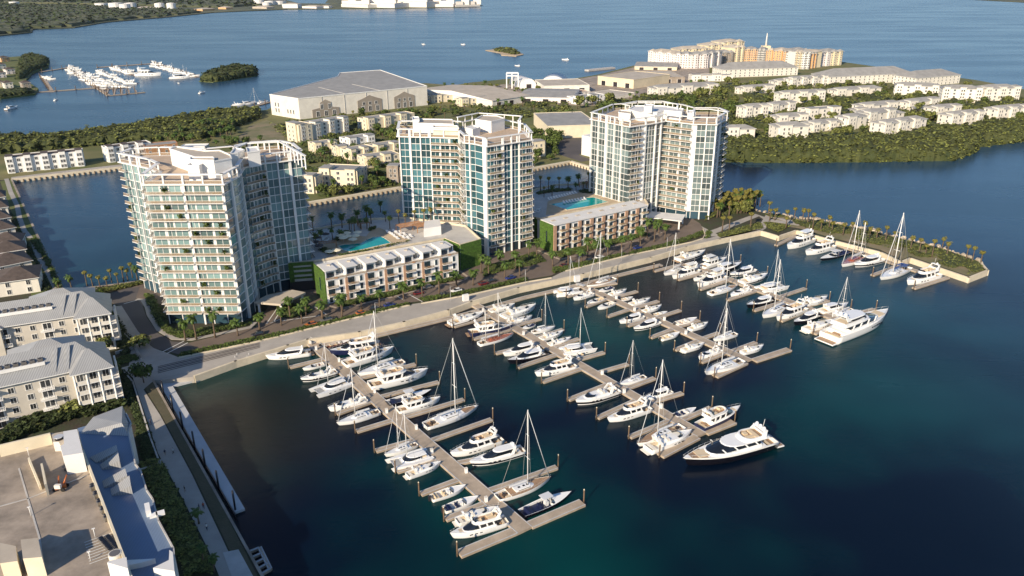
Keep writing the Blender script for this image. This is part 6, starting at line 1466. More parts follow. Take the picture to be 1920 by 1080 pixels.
# ------------------------------------------------------------------ white apartments at the lower left
def apartment(label, pl, pr, dep, ph, pav):
    d = (pr - pl).normalized(); nf_ = Vector((d.y, -d.x)); nb = -nf_; L_ = (pr - pl).length; fh = 3.1; z0 = 2.0; top = z0 + 4 * fh + .6
    T = thing('apartment_building', label, 'apartment building', (*((pl + pr) / 2), z0)); RECTS.append(rect(pl, pr, dep))
    W_ = MB(); W_.prism(rect(pl, pr, dep), z0 - .4, top, 'apartment_wall')
    R_ = MB(); hip(R_, pl, pr, dep, top + .25, 5.5, 'roof_metal', over=1.0, gable=False, frac=.45)
    # end pavilion with its own hip and open balconies
    pa = pr - d * pav + nf_ * 3.2; pb = pr + d * .6 + nf_ * 3.2
    W_.prism(rect(pa + nb * 1.9, pb + nb * 1.9, dep * .5), z0 - .4, top, 'apartment_wall'); hip(R_, pa, pb, dep * .62 + 3, top + .35, 4.2, 'roof_metal', over=.9, frac=.5)
    wa = pl + d * (L_ - 24) + nb * (dep - 2); wb = pl + d * (L_ - 5) + nb * (dep - 2)
    W_.prism(rect(wa, wb, 11), z0 - .4, top, 'apartment_wall'); hip(R_, wa - nb * 5, wb - nb * 5, 16, top + .3, 4.6, 'roof_metal', over=1.0, frac=.5)
    wa = pl + d * (L_ - 40) - nb * 2.2; wb = pl + d * (L_ - 31) - nb * 2.2
    W_.prism(rect(wa, wb, 5), z0 - .4, top, 'apartment_wall'); hip(R_, wa, wb, 9, top + .32, 2.6, 'roof_metal', over=.8, frac=.5)
    W_.build('wall', T); R_.build('roof', T)
    n = max(1, int(L_ / 9))
    for i in range(int(L_ / 4.2)):
        s = 2.0 + i * 4.2
        if s > L_ - pav: break
        for f in range(4):
            p = pl + d * s
            if i % 3 == 1:
                win(T, p, nf_, z0 + f * fh + .3, 2.6, 2.3)
                bm = MB(); bm.beam(p - d * 2, p + d * 2, 1.6, z0 + f * fh - .05, z0 + f * fh + .15, 'white', off=.8)
                for t_ in range(9): c = p + d * (-2 + t_ * .5) + nf_ * 1.5; bm.box(c.x, c.y, z0 + f * fh + .15, .08, .08, .95, 'white')
                bm.beam(p - d * 2, p + d * 2, .1, z0 + f * fh + 1.1, z0 + f * fh + 1.2, 'white', off=1.5); bm.build('balcony', T)
            else: win(T, p, nf_, z0 + f * fh + .9, 1.5, 1.6)
    for f in range(4):
        z = z0 + f * fh
        bm = MB(); bm.beam(pa, pb, 1.9, z - .1, z + .15, 'white', off=-.95); bm.beam(pa, pb, .08, z + .2, z + 1.1, 'offwhite', off=-.1); bm.beam(pa, pb, .12, z + 1.1, z + 1.2, 'white', off=-.1)
        bm.beam(pb + d * 1.0, pb + d * 1.0 + nb * (dep * .5), 1.8, z - .1, z + .15, 'white', off=-.1); bm.beam(pb + d * 1.0, pb + d * 1.0 + nb * dep * .5, .08, z + .2, z + 1.1, 'offwhite', off=.75); bm.build('balcony', T)
        for s in (.15, .5, .85): win(T, pa + (pb - pa) * s + nb * 1.9, nf_, z + .3, 1.8, 2.2)
        for s in (.25, .75): win(T, pb + nb * (1.9 + dep * .5 * s), d, z + .3, 1.8, 2.2)
        for s in (.3, .7): win(T, pr + nb * dep * (.5 + .4 * s), d, z + .9, 1.3, 1.5)
    cm = MB()
    for s in range(4): c = pa + (pb - pa) * (s / 3) + nb * .1; cm.box(c.x, c.y, z0, .4, .4, 4 * fh + .6, 'white')
    for s in range(1, 3): c = pb + d * 1.7 + nb * (dep * .25 * s); cm.box(c.x, c.y, z0, .4, .4, 4 * fh + .6, 'white')
    cm.build('column', T)
    # sunken roof well with air conditioners
    c0 = pl + d * (L_ * .30) + nb * dep * .28; c1 = pl + d * (L_ * .68) + nb * dep * .28; rz = top + 2.6
    wl = MB(); wl.beam(c0, c1, 3.4, rz - .6, rz + .2, 'offwhite'); wl.beam(c0, c1, .4, rz, rz + 1.0, 'white', off=1.8); wl.beam(c0, c1, .4, rz, rz + 1.5, 'white', off=-1.8); wl.build('roof_well', T)
    for i in range(9):
        c = c0 + (c1 - c0) * ((i + .5) / 9); u = MB(); u.box(c.x, c.y, rz + .2, 1.3, 1.3, 1.3, 'car_grey', math.atan2(d.y, d.x)); u.tube((c.x, c.y, rz + 1.5), (c.x, c.y, rz + 1.56), .5, m='black', n=8); u.build('air_conditioner', T)
    # raised gable ribs
    gr = MB(); a = pr - d * (pav + 1.2) + nf_ * .2; b_ = a + nb * dep * .42 + d * 1.5
    for o_ in (0, -3.2):
        A_ = a + d * o_; B_ = b_ + d * o_
        gr.mesh8([(*(A_ - d * .5), top + .2), (*(A_ + d * .5), top + .2), (*(B_ + d * .5), top + 5.0), (*(B_ - d * .5), top + 5.0), (*(A_ - d * .5), top + .9), (*(A_ + d * .5), top + .9), (*(B_ + d * .5), top + 5.7), (*(B_ - d * .5), top + 5.7)], 'roof_metal')
    gr.build('roof_rib', T)
    return T
e0 = K('Y', 560, 748, 15); dd = (K('Y', 890, 680, 15) - K('Y', 0, 850, 15)).normalized()
dA = Vector((math.cos(R(30)), math.sin(R(30))))
apartment('nearer white apartment block with ribbed grey roof and sunlit corner balconies', K('Y', 890, 680, 15) - dA * 48 + Vector((-.5, 3)), K('Y', 890, 680, 15) + Vector((-1.2, 3.4)), 15, 0, 9)
dB = Vector((math.cos(R(24)), math.sin(R(24))))
apartment('farther white apartment block with ribbed grey roof beside the road junction', K('Y', 890, 225, 15) - dB * 50 + Vector((-.5, 3)), K('Y', 890, 225, 15) + Vector((-1.2, 3.4)), 15, 0, 9)
# flat pale kiosk by the canal road
mb = MB(); q = [K('Y', x, y, 5.5) for x, y in ((655, 38), (740, 92), (895, 50), (820, 0))]; T = thing('pavilion', 'flat-roofed beige pavilion by the canal between apartments and left tower', 'pavilion', (*(sum(q, Vector((0, 0))) / 4), 2))
mb.prism(q, 5.1, 5.5, 'roof_beige', bottom=True); mb.beam((q[0] + q[1]) / 2, (q[2] + q[3]) / 2, .3, 5.5, 5.8, 'wood'); mb.build('roof', T); mb = MB(); cc = sum(q, Vector((0, 0))) / 4; mb.prism([p + (cc - p) * .2 for p in q], 1.9, 5.1, 'offwhite'); mb.build('wall', T)

# ------------------------------------------------------------------ car park roof and smooth-roofed building
gz = 16.0; u = (K('Z', 770, 940, gz) - K('Z', 525, 290, gz)).normalized(); v_ = Vector((u.y, -u.x))   # u towards camera, v_ to the left... outward check below
A0 = K('Z', 525, 290, gz); B0 = K('Z', 800, 1010, gz); C0 = K('Z', 330, 190, gz); D0 = K('Z', 0, 290, gz)
lw = (D0 - C0).normalized()
T = thing('parking_garage', 'large beige multi-storey car park with an open roof deck at lower left', 'car park', (*A0, 2.0))
far_l = D0 + lw * 35; pts = [C0, A0, B0, B0 + u * 45, far_l + u * 120, far_l]
mb = MB(); mb.prism(pts, 1.6, gz - 1.0, 'cream'); mb.build('wall', T)
cc = sum(pts, Vector((0, 0))) / len(pts)
mb = MB(); mb.prism([p + (cc - p) * .004 for p in pts], gz - 1.0, gz - .85, 'concrete'); mb.build('roof_deck', T)
mb = MB()
for i in range(len(pts)): mb.beam(pts[i], pts[(i + 1) % len(pts)], .5, gz - 1.0, gz + .5, 'cream', ext=.2)
mb.build('parapet', T)
DK = gz - .85
mb = MB()
for a, b_ in (((120, 400), (250, 840)), ((250, 840), (280, 1080)), ((0, 640), (180, 590)), ((180, 590), (560, 440))): mb.beam(K('Z', *a, DK), K('Z', *b_, DK), .35, DK, DK + .08, 'concrete_pale')
for i in range(9): a = K('Z', 535 + i * 4, 870 + i * 17, DK); mb.beam(a, a + v_ * 5.0 * (1 if v_.x > 0 else -1), .15, DK + .09, DK + .1, 'paint_white')
mb.build('deck_joint', T)
def blk(nm, k, pts, z0, z1_, m_, top=None, par=None):
    mb = MB(); mb.prism(KP(k, pts, z1_), z0, z1_, m_, top=top); return mb.build(nm, par)
blk('stair_house', 'Z', [(380, 258), (400, 320), (525, 300), (488, 150), (400, 165), (405, 245)], DK, DK + 5, 'white', 'roof_white', T)
blk('stair_house', 'Z', [(325, 180), (405, 165), (410, 250), (385, 258), (370, 230), (335, 232)], DK, DK + 2.6, 'offwhite', 'roof_beige', T)
fb_ = MB(); c = K('Z', 372, 205, DK + 3); fb_.tube((c.x, c.y, DK + 2.6), (c.x, c.y, DK + 3.3), .9, m='black', n=12); fb_.tube((c.x, c.y, DK + 3.3), (c.x, c.y, DK + 3.4), 1.1, m='alu', n=12); fb_.build('cooling_fan', T)
c = K('Z', 728, 945, DK + 1); fb_ = MB(); fb_.tube((c.x, c.y, DK), (c.x, c.y, DK + 1.4), 1.2, m='offwhite', n=12); fb_.tube((c.x, c.y, DK + 1.4), (c.x, c.y, DK + 1.45), 1.0, m='car_grey', n=12); fb_.build('cooling_fan', T)
blk('ramp_wall', 'Z', [(175, 335), (185, 325), (258, 500), (245, 505)], DK, DK + 1.4, 'cream', None, T)
blk('ramp_wall', 'Z', [(255, 370), (268, 365), (295, 495), (280, 502)], DK, DK + 3.0, 'cream', None, T)
blk('stair_house', 'Z', [(0, 870), (0, 1000), (110, 985), (100, 890)], DK, DK + 4.0, 'cream', 'roof_beige', T)
blk('stair_house', 'Z', [(130, 850), (145, 970), (265, 960), (240, 838)], DK, DK + 4.4, 'cream', 'roof_beige', T)
for x, y in ((60, 985), (200, 960)):
    c = K('Z', x, y, DK + 1.5); win(T, c, Vector((.5, -.85)).normalized(), DK + 1.0, 1.5, 1.5)
for r_ in range(2):
    for i in range(14):
        c = K('Z', 640 + i * 8 + r_ * 42, 850 + i * 9 - r_ * 12, DK + .5) if i < 9 else K('Z', 585 + (i - 9) * 22, 510 + (i - 9) * 48 + r_ * 14, DK + .5)
        mb = MB(); mb.box(c.x, c.y, DK, .95, .95, 1.0, 'car_grey', .9); mb.tube((c.x, c.y, DK + 1), (c.x, c.y, DK + 1.05), .36, m='black', n=8); mb.build('air_conditioner', T)
for i in range(16):
    c = K('Z', 420 + (i % 4) * 28, 330 + (i // 4) * 22 - (i % 4) * 8, DK + .5); mb = MB(); mb.box(c.x, c.y, DK, .9, .9, .9, 'car_grey', .4); mb.tube((c.x, c.y, DK + .9), (c.x, c.y, DK + .95), .34, m='black', n=8); mb.build('air_conditioner', T)
for i in range(22):
    c = K('Z', 5 + i * 15, 268 - i * 4.2, gz + 1); mb = MB(); mb.box(c.x, c.y, gz - 1.0, .9, .9, 1.9, 'car_grey', .4); mb.tube((c.x, c.y, gz + .9), (c.x, c.y, gz + .95), .34, m='black', n=8); mb.build('air_conditioner', T)
mb = MB(); wlp = [K('Z', *p, gz) for p in ((0, 305), (330, 225))]; mb.beam(wlp[0], wlp[1], .5, DK, gz + 2.2, 'cream'); mb.build('screen_wall', T)
blk('end_wall', 'Z', [(678, 995), (808, 1032), (800, 960), (690, 985)], DK, DK + 3.2, 'white', 'roof_white', T)
# red work platform parked on the roof
c = K('Z', 388, 530, DK); T = thing('work_lift', 'small red and grey work lift standing on the car park roof', 'machine', (c.x, c.y, DK))
mb = MB(); mb.box(0, 0, .5, 2.2, 1.4, .7, 'orange', .5); mb.build('chassis', T, (0, 0, 0))
for x in (-.9, .9):
    for y in (-.9, .9): w_ = MB(); w_.tube((x, y - .15, .45), (x, y + .15, .45), .45, m='tyre', n=10); w_.build('wheel', T, (0, 0, 0))
mb = MB(); mb.tube((-.5, .3, 1.2), (-.9, 1.6, 2.4), .18, m='orange'); mb.tube((.6, .3, 1.2), (.9, 1.7, 2.6), .18, m='orange'); mb.box(0, -.9, .9, 1.3, .7, .9, 'offwhite'); mb.build('boom', T, (0, 0, 0))
for i, (x, y) in enumerate(((185, 322), (197, 700), (604, 838), (575, 985))):
    c = K('Z', x, y, DK); mb = MB(); mb.tube((c.x, c.y, DK), (c.x, c.y, DK + 2.2), .08, m='white', n=5); mb.box(c.x, c.y, DK + 2.2, .6, .25, .12, 'white', .5)
    solo('lamp_post', mb, 'white lamp post on the car park roof, %s of four from the back' % ORD[i], 'lamp post', 'lamp posts on the car park roof')
# building with the smooth metal roof, its shade put in as blue
bz = 13.5
T = thing('long_building', 'long building with a smooth shade-blue roof and projecting slanted roof fins', 'building', (*K('Z', 700, 500, bz), 2))
bp = KP('Z', [(490, 145), (560, 125), (775, 5), (800, 60), (830, 120), (812, 170), (828, 250), (858, 380), (892, 420), (930, 545), (968, 600), (1005, 740), (1100, 915), (1110, 1080), (1150, 1300)], bz)
wall_l = [B0 + u * 45 + (B0 - A0).normalized() * 0, B0, A0]
poly = bp + [p + Vector((u.y, -u.x)) * (-.26 if Vector((u.y, -u.x)).x > 0 else .26) * -1 for p in wall_l]
mb = MB(); mb.prism(poly, 1.6, bz, 'offwhite', top='roof_shade_blue'); mb.build('wall', T)
mb = MB()
for a, b_ in zip(bp[3:], bp[4:]): mb.beam(a, b_, .3, bz, bz + .5, 'concrete_pale', ext=.1)
mb.build('parapet', T)
mb = MB(); hp = KP('Z', [(505, 180), (815, 195), (820, 110), (775, 5), (590, 75)], bz); ap = K('Z', 770, 110, bz + 2.2)
for i in range(5): mb.face([(*hp[i], bz + .05), (*hp[(i + 1) % 5], bz + .05), (*ap, bz + 2.2)], 'roof_metal')
mb.build('hip_roof', T)
for pts in ([(560, 300), (740, 265), (748, 305), (600, 332)], [(625, 345), (750, 308), (760, 362), (640, 374)], [(640, 448), (795, 415), (808, 458), (650, 490)], [(690, 500), (822, 460), (832, 525), (700, 538)]):
    q = KP('Z', pts, bz + 1.5); mb = MB(); mb.mesh8([(q[3].x, q[3].y, bz), (q[2].x, q[2].y, bz), (q[1].x, q[1].y, bz), (q[0].x, q[0].y, bz), (q[3].x, q[3].y, bz + .2), (q[2].x, q[2].y, bz + 2.2), (q[1].x, q[1].y, bz + 2.2), (q[0].x, q[0].y, bz + .2)], 'roof_metal'); mb.build('roof_fin', T)
q = KP('Z', [(690, 1000), (985, 985), (900, 1010), (800, 1030)], bz + .6); mb = MB(); mb.prism(q, bz, bz + 1.2, 'white'); mb.build('roof_fin', T)
q = KP('Z', [(975, 1060), (1110, 1080), (1100, 960), (1078, 945), (1075, 1010)], bz + 1); mb = MB(); mb.prism(q, bz, bz + 2.2, 'white', top='roof_white'); mb.build('end_wall', T)
c = K('Z', 940, 680, bz); mb = MB(); mb.box(c.x, c.y, bz, 1.0, 3.0, 1.6, 'white', .5); mb.box(c.x + 2.2, c.y - .8, bz, 3.0, 1.4, .5, 'white', .5); mb.build('air_unit', T)
# low walls and railings beside the left promenade
for lab, pts in (('low pale garden wall beside the left promenade', [(232, 700), (250, 720), (283, 826), (298, 866), (300, 872)]), ('second pale garden wall closing the planter beds', [(262, 886), (300, 874), (302, 868)]), ('white railing round the small lawn by the apartments', [(218, 664), (254, 653), (262, 668), (264, 676)]), ('white garden wall between apartments and curved road', [(215, 617), (228, 622), (250, 648), (266, 678)])):
    q = GP(pts, ZQ); mb = MB()
    for a, b_ in zip(q, q[1:]): mb.beam(a, b_, .4, ZQ, ZQ + 1.0, 'concrete_pale', ext=.2)
    solo('garden_wall', mb, lab, 'wall')

# ------------------------------------------------------------------ palms and trees
def palm_proto(nm, lm, H_, nf_, L_, seed, skirt=False, droop=1.0):
    rnd = random.Random(seed); T = thing(nm, '', 'palm')
    mb = MB(); pz = [(0, 0, 0)]; lean = rnd.uniform(-.4, .4)
    rings = []
    for i in range(6): t_ = i / 5; r_ = .26 * (1.25 - .35 * t_) if i else .4; rings.append([(lean * t_ * t_ + math.cos(k * 1.047) * r_, math.sin(k * 1.047) * r_, H_ * t_) for k in range(6)])
    mb.loft(rings, 'trunk', sm=True); mb.build('trunk', T)
    cr = MB()
    for i in range(nf_):
        a = i * 2.399 + rnd.uniform(-.2, .2); el = rnd.uniform(-.15, 1.25) if i > nf_ * .25 else rnd.uniform(-.7, -.1); ln = L_ * rnd.uniform(.8, 1.1)
        d = Vector((math.cos(a), math.sin(a), 0)); sd_ = Vector((-math.sin(a), math.cos(a), 0)); p = Vector((lean, 0, H_)); th = el; n = 6
        prev = None
        for s in range(n + 1):
            t_ = s / n; w_ = (.12 + .62 * math.sin(math.pi * min(1, t_ * .9 + .12))) * (L_ / 3.2)
            up = Vector((0, 0, 1)) * math.cos(th) - d * math.sin(th)
            cur = (p.copy(), p + sd_ * w_ - up * w_ * .45, p - sd_ * w_ - up * w_ * .45)
            if prev:
                cr.face([prev[0], prev[1], (prev[1] + cur[1]) / 2 + (cur[0] - prev[0]) * .15, cur[0]], lm); cr.face([prev[2], prev[0], cur[0], (prev[2] + cur[2]) / 2 + (cur[0] - prev[0]) * .15], lm)
            prev = cur; p = p + (d * math.cos(th) + Vector((0, 0, 1)) * math.sin(th)) * (ln / n); th -= .34 * droop
    cr.build('crown', T)
    return T
PALM = [palm_proto('palm_tree', 'palm_leaf', 6.5, 26, 3.3, 1), palm_proto('palm_tree', 'palm_leaf', 7.5, 22, 3.0, 2), palm_proto('palm_tree', 'palm_gold', 8.0, 30, 2.2, 3, droop=1.5), palm_proto('palm_tree', 'palm_gold', 7.0, 28, 2.4, 4, droop=1.3)]
def tree_proto(nm, lm, H_, W_, seed, n=420, leaf=.75):
    rnd = random.Random(seed); T = thing(nm, '', 'tree'); mb = MB(); mb.tube((0, 0, 0), (.2, .1, H_ * .55), .28, .15, 'trunk', 6)
    for i in range(5): a = i * 1.26 + seed; mb.tube((.1, 0, H_ * (.3 + .04 * i)), (math.cos(a) * W_ * .3, math.sin(a) * W_ * .3, H_ * .75), .11, .04, 'trunk', 4)
    mb.build('trunk', T); cr = MB()
    lobes = [(rnd.uniform(-.5, .5) * W_ * .62, rnd.uniform(-.5, .5) * W_ * .62, H_ * rnd.uniform(.5, .82), W_ * rnd.uniform(.2, .33)) for _ in range(8)]
    for _ in range(n):
        x, y, z, r_ = rnd.choice(lobes); v = Vector((rnd.gauss(0, 1), rnd.gauss(0, 1), rnd.gauss(0, 1))).normalized() * r_ * rnd.uniform(.65, 1.1)
        c = Vector((x, y, z)) + Vector((v.x, v.y, v.z * .75)); nrm = (v.normalized() + Vector((rnd.uniform(-.7, .7), rnd.uniform(-.7, .7), rnd.uniform(-.4, .8)))).normalized()
        a = nrm.cross(Vector((.3, .5, .8))).normalized() * leaf * rnd.uniform(.6, 1.1); b_ = nrm.cross(a).normalized() * leaf * rnd.uniform(.5, .9)
        cr.face([c - a, c - b_, c + a, c + b_], lm)
    cr.build('crown', T); return T
TREE = [tree_proto('broadleaf_tree', 'leaf', 8, 8, 11), tree_proto('broadleaf_tree', 'leaf_olive', 7, 8, 12), tree_proto('broadleaf_tree', 'leaf', 6, 6, 13, 300), tree_proto('broadleaf_tree', 'leaf_olive', 9, 7, 14)]
index_kids()
rt = random.Random(21)
def put(kind, p, z, label, group, s=1.0):
    place(kind, (p.x, p.y, z), rt.uniform(0, 6.28), (s * rt.uniform(.9, 1.1),) * 2 + (s * rt.uniform(.8, 1.2),), label, group)
def prow(pts, k, z, kinds, lab, group, s=1.0):
    pts = sorted(pts)
    for i, (x, y) in enumerate(pts):
        l_ = lab % ORD[i] if '%s' in lab else lab
        put(PALM[rt.choice(kinds)], K(k, x, y, z), z, l_, group, s)
prow([(605, 597), (642, 595), (678, 580), (712, 578), (757, 562), (792, 558), (824, 553), (856, 537)], '0', ZQ, (0, 1), 'palm by the road at the left townhouses, %s from the left', 'palms along the quay road')
prow([(145, 720), (460, 650), (610, 630), (300, 620), (225, 600), (570, 560), (700, 470), (780, 440), (420, 560)], 'Q', ZQ, (0, 1), 'palm in the beds below the middle tower, %s from the left', 'palms along the quay road')
prow([(940, 530), (1095, 520), (1225, 500), (1365, 450), (1490, 430), (1625, 400), (1720, 370), (1815, 345), (1290, 440), (1420, 400)], 'Q', ZQ, (0, 1), 'palm by the road at the right townhouses, %s from the left', 'palms along the quay road')
prow([(120, 560), (280, 560), (400, 540), (200, 520), (330, 470)], 'S', ZQ, (0, 1), 'palm by the right end of the quay road, %s from the left', 'palms along the quay road')
prow([(550, 1062), (665, 1052), (775, 1022), (400, 1075), (455, 1070)], 'T', ZQ, (0, 1), 'palm at the ground floor of the left tower, %s from the left', 'palms along the quay road')
prow([(885, 1000), (990, 990), (1090, 962), (1195, 932), (930, 960), (1010, 950)], 'T', ZQ, (0, 1), 'palm around the round planting island, %s from the left', 'palms round the entrance island', .9)
prow([(605, 1000), (735, 972), (785, 980), (845, 985), (905, 985), (945, 945), (1000, 965), (1045, 940), (1080, 930), (1120, 905), (500, 1010), (1160, 920)], 'O', ZQ, (0, 2, 3), 'small palm on the near bank of the left canal, %s from the left', 'palms on the left canal bank', .75)
prow([(70, 650), (160, 640), (210, 635), (285, 620), (270, 655), (330, 612), (350, 615)], 'U', 13, (0, 1), 'palm behind the curved pool deck, %s from the left', 'palms behind the curved pool', .85)
prow([(485, 622), (515, 622), (560, 620), (605, 612), (640, 612)], 'U', 13, (2, 3), 'golden palm at the foot of the middle tower terrace, %s from the left', 'palms at the middle tower terrace', .85)
prow([(395, 560), (420, 605), (205, 690), (165, 700), (330, 640), (300, 640), (245, 645), (440, 640), (110, 700), (85, 720)], 'U', 13, (0, 1), 'palm among the planters of the curved pool deck, %s from the left', 'palms on the curved pool deck', .7)
prow([(240, 300), (330, 280), (600, 235), (680, 232), (760, 240), (830, 245), (1010, 300), (1080, 320)], 'V', 12, (0, 2), 'palm among the loungers of the angular pool deck, %s from the left', 'palms on the angular pool deck', .65)
for i in range(10): place(lg, (*K('P', 70 + i * 26, 140 + (i % 2) * 26 + i * 3, 13.2), 13.03), 0.6, (1.3, 1.4, 1.3), label='sun lounger on the shaded left part of the curved pool deck', group='loungers on the shaded deck')
prow([(200, 232), (290, 232), (410, 202), (510, 202), (630, 165), (740, 175), (790, 182), (850, 175), (930, 292)], 'V', 12, (0, 2), 'palm behind the angular pool, %s from the left', 'palms behind the angular pool', .85)
prow([(10, 195), (45, 192), (120, 245), (175, 192), (230, 208), (265, 218), (300, 252), (355, 264), (430, 272), (505, 292), (560, 300), (645, 302), (730, 322), (790, 340), (850, 352), (960, 392), (1020, 412), (1105, 440), (1170, 402), (1205, 432), (1335, 462), (1375, 482), (1435, 482), (410, 250), (680, 330), (1060, 430)], 'H', ZQ, (2, 3), 'sabal palm on the breakwater, %s from its root', 'palms on the breakwater', .85)
cl = [(rt.uniform(1322, 1425), rt.uniform(380, 412)) for _ in range(110)]
cl = [(x, y) for x, y in cl if y < 412 - (x - 1322) * .16 and y > 381]
for x, y in cl: put(PALM[rt.choice((0, 2, 2, 3))], G(x, y, ZQ), ZQ, 'palm in the dense golden grove at the foot of the right tower', 'palm grove at the right tower', 1.0)
for i, (x, y) in enumerate(((1354, 434), (1367, 433), (1407, 427), (1474, 423), (1440, 405))): put(PALM[2], G(x, y, ZQ), ZQ, 'single tall palm on the paved path by the quay wall, %s from the left' % ORD[i], 'palms by the quay path')
put(TREE[0], K('Y', 1215, 800, ZQ), ZQ, 'round tree at the promenade corner near the grey dock', 'promenade trees', .8)
for i, (x, y) in enumerate(((1000, 770), (1180, 500), (880, 950), (850, 640), (450, 1040), (620, 1060), (130, 1070), (900, 560), (830, 130), (760, 140), (890, 340))): put(TREE[i % 4], K('Y', x, y, ZQ), ZQ, 'dark tree around the white apartment blocks, %s of eleven planted' % ORD[i], 'trees around the apartments', .75)
for i, (x, y) in enumerate(((375, 860), (395, 1030), (440, 1062), (30, 250))): put(PALM[i % 2], K('M', x - 30, y, ZQ), ZQ, 'small palm beside the left promenade, %s from the bottom edge' % ORD[3 - i], 'small promenade palms', .6)
# scattered trees on the far land, kept off the houses and roads
def scatter(px, n, kinds, lab, group, s0, s1, mind=3.0, palms=()):
    poly = GP(px, 1.8); xs = [p.x for p in poly]; ys = [p.y for p in poly]; done = []; tries = 0
    while len(done) < n and tries < n * 60:
        tries += 1
        y_ = rt.uniform(min(ys), max(ys)); p = Vector((rt.uniform(min(xs), max(xs)), y_))
        if not inside(p, poly) or any(inside(p, r_) for r_ in RECTS): continue
        if any((p - q).length < mind for q in done): continue
        done.append(p)
        if palms and rt.random() < .4: put(PALM[rt.choice(palms)], p, 1.8, lab.replace('tree', 'palm'), group.replace('trees', 'palms'), rt.uniform(.8, 1.1))
        else: put(TREE[rt.choice(kinds)], p, 1.8, lab, group, rt.uniform(s0, s1))
scatter([(600, 270), (750, 270), (750, 345), (600, 375)], 48, (0, 1, 2), 'tree in the gardens of the cream houses behind the towers', 'trees among the cream houses', .6, 1.0, 4, (0, 1))
scatter([(530, 230), (800, 205), (980, 195), (980, 215), (820, 225), (760, 265), (600, 262), (545, 262)], 60, (0, 1, 2), 'tree between the big warehouse and the cream houses', 'trees behind the cream houses', .6, 1.0, 4, (0, 1, 2))
scatter([(990, 205), (1110, 195), (1215, 180), (1300, 165), (1380, 195), (1370, 240), (1115, 245), (1000, 230)], 60, (0, 1, 3), 'tree in the dense wood behind the right tower', 'trees of the wood behind the right tower', 1.0, 1.5, 5, (1, ))
scatter([(1300, 160), (1420, 155), (1600, 160), (1800, 165), (1920, 190), (1920, 230), (1700, 255), (1450, 262), (1370, 250), (1370, 200)], 105, (1, 3, 2), 'tree among the villas of the far peninsula', 'trees among the peninsula villas', .7, 1.2, 5)
scatter([(330, 250), (440, 232), (440, 262), (400, 270), (290, 268)], 45, (0, ), 'tree in the palm plantation behind the left mangroves', 'trees of the plantation', .5, .6, 4, (0, 1, 1))
scatter([(990, 250), (1050, 255), (1040, 300), (1000, 312)], 25, (0, 2), 'dark tree beside the canal right of the middle tower', 'trees by the canal', .8, 1.2, 4)
scatter([(400, 265), (500, 272), (540, 285), (520, 330), (420, 300)], 25, (0, 1), 'tree on the open ground behind the left tower', 'trees behind the left tower', .6, .9, 5, (0, ))
scatter([(820, 165), (960, 160), (1060, 180), (980, 200), (830, 200)], 25, (1, 2), 'tree by the sheds right of the big warehouse', 'trees by the sheds', .6, .9, 6, (0, ))
for i in range(14): put(TREE[i % 4], G(rt.uniform(1328, 1400), rt.uniform(384, 402), ZQ), ZQ, 'leafy tree inside the palm grove at the foot of the right tower', 'trees in the right tower grove', .8)
canopy('woodland', 'dense green wood between the right tower and the peninsula houses', GP([(1000, 232), (1110, 226), (1112, 200), (1215, 184), (1300, 168), (1385, 196), (1372, 262), (1345, 262), (1345, 225), (1110, 248), (1010, 240)], 1.8), 6, 3.2, 'canopy_dark', 'leaf_olive', 1.4, 7000, 1.8, 31, cat='wood', patch=-.12, avoid=RECTS, rough=1.4)
canopy('undergrowth', 'shrubs and low trees filling the gaps between the peninsula villas', GP([(1320, 168), (1420, 156), (1600, 160), (1800, 168), (2000, 200), (2000, 232), (1700, 258), (1450, 266), (1370, 262), (1370, 200)], 1.8), 4.5, 3.4, 'canopy_dark', 'leaf_olive', 1.4, 9000, 1.8, 32, cat='undergrowth', patch=-.02, avoid=RECTS, rough=1.5)
canopy('undergrowth', 'garden shrubs between the cream houses behind the towers', GP([(545, 262), (760, 240), (760, 345), (600, 372), (545, 330)], 1.8), 2.6, 2.2, 'canopy_dark', 'leaf', 1.0, 5000, 1.8, 33, cat='undergrowth', patch=0.02, avoid=RECTS, rough=1.4)
canopy('undergrowth', 'scrub between the big warehouse and the cream houses', GP([(500, 232), (560, 228), (800, 203), (980, 190), (1100, 190), (985, 228), (830, 215), (760, 255), (540, 262)], 1.8), 2.8, 2.6, 'canopy_dark', 'leaf_olive', 1.2, 5000, 1.8, 34, cat='undergrowth', patch=0.0, avoid=RECTS, rough=1.4)
# pot plants on the tower balconies
pp = thing('potted_plant', '', 'plant'); mb = MB(); mb.loft([[(math.cos(k) * r_, math.sin(k) * r_, z) for k in (0, 1.05, 2.1, 3.14, 4.19, 5.24)] for r_, z in ((.25, 0), (.35, .5))], 'offwhite'); mb.build('pot', pp)
mb = MB(); rr = random.Random(3)
for _ in range(46): c = Vector((rr.gauss(0, .35), rr.gauss(0, .35), 1.1 + rr.gauss(0, .35))); a = Vector((rr.uniform(-1, 1), rr.uniform(-1, 1), rr.uniform(-.5, 1))).normalized() * .4; b_ = a.cross(Vector((.2, .4, .9))).normalized() * .22; mb.face([c - a, c - b_, c + a, c + b_], 'leaf')
mb.build('foliage', pp); index_kids()
for p, z in POTS: put(pp, p, z, 'bushy green plant in a pale pot on a tower balcony', 'potted plants on the tower balconies', 1.3)

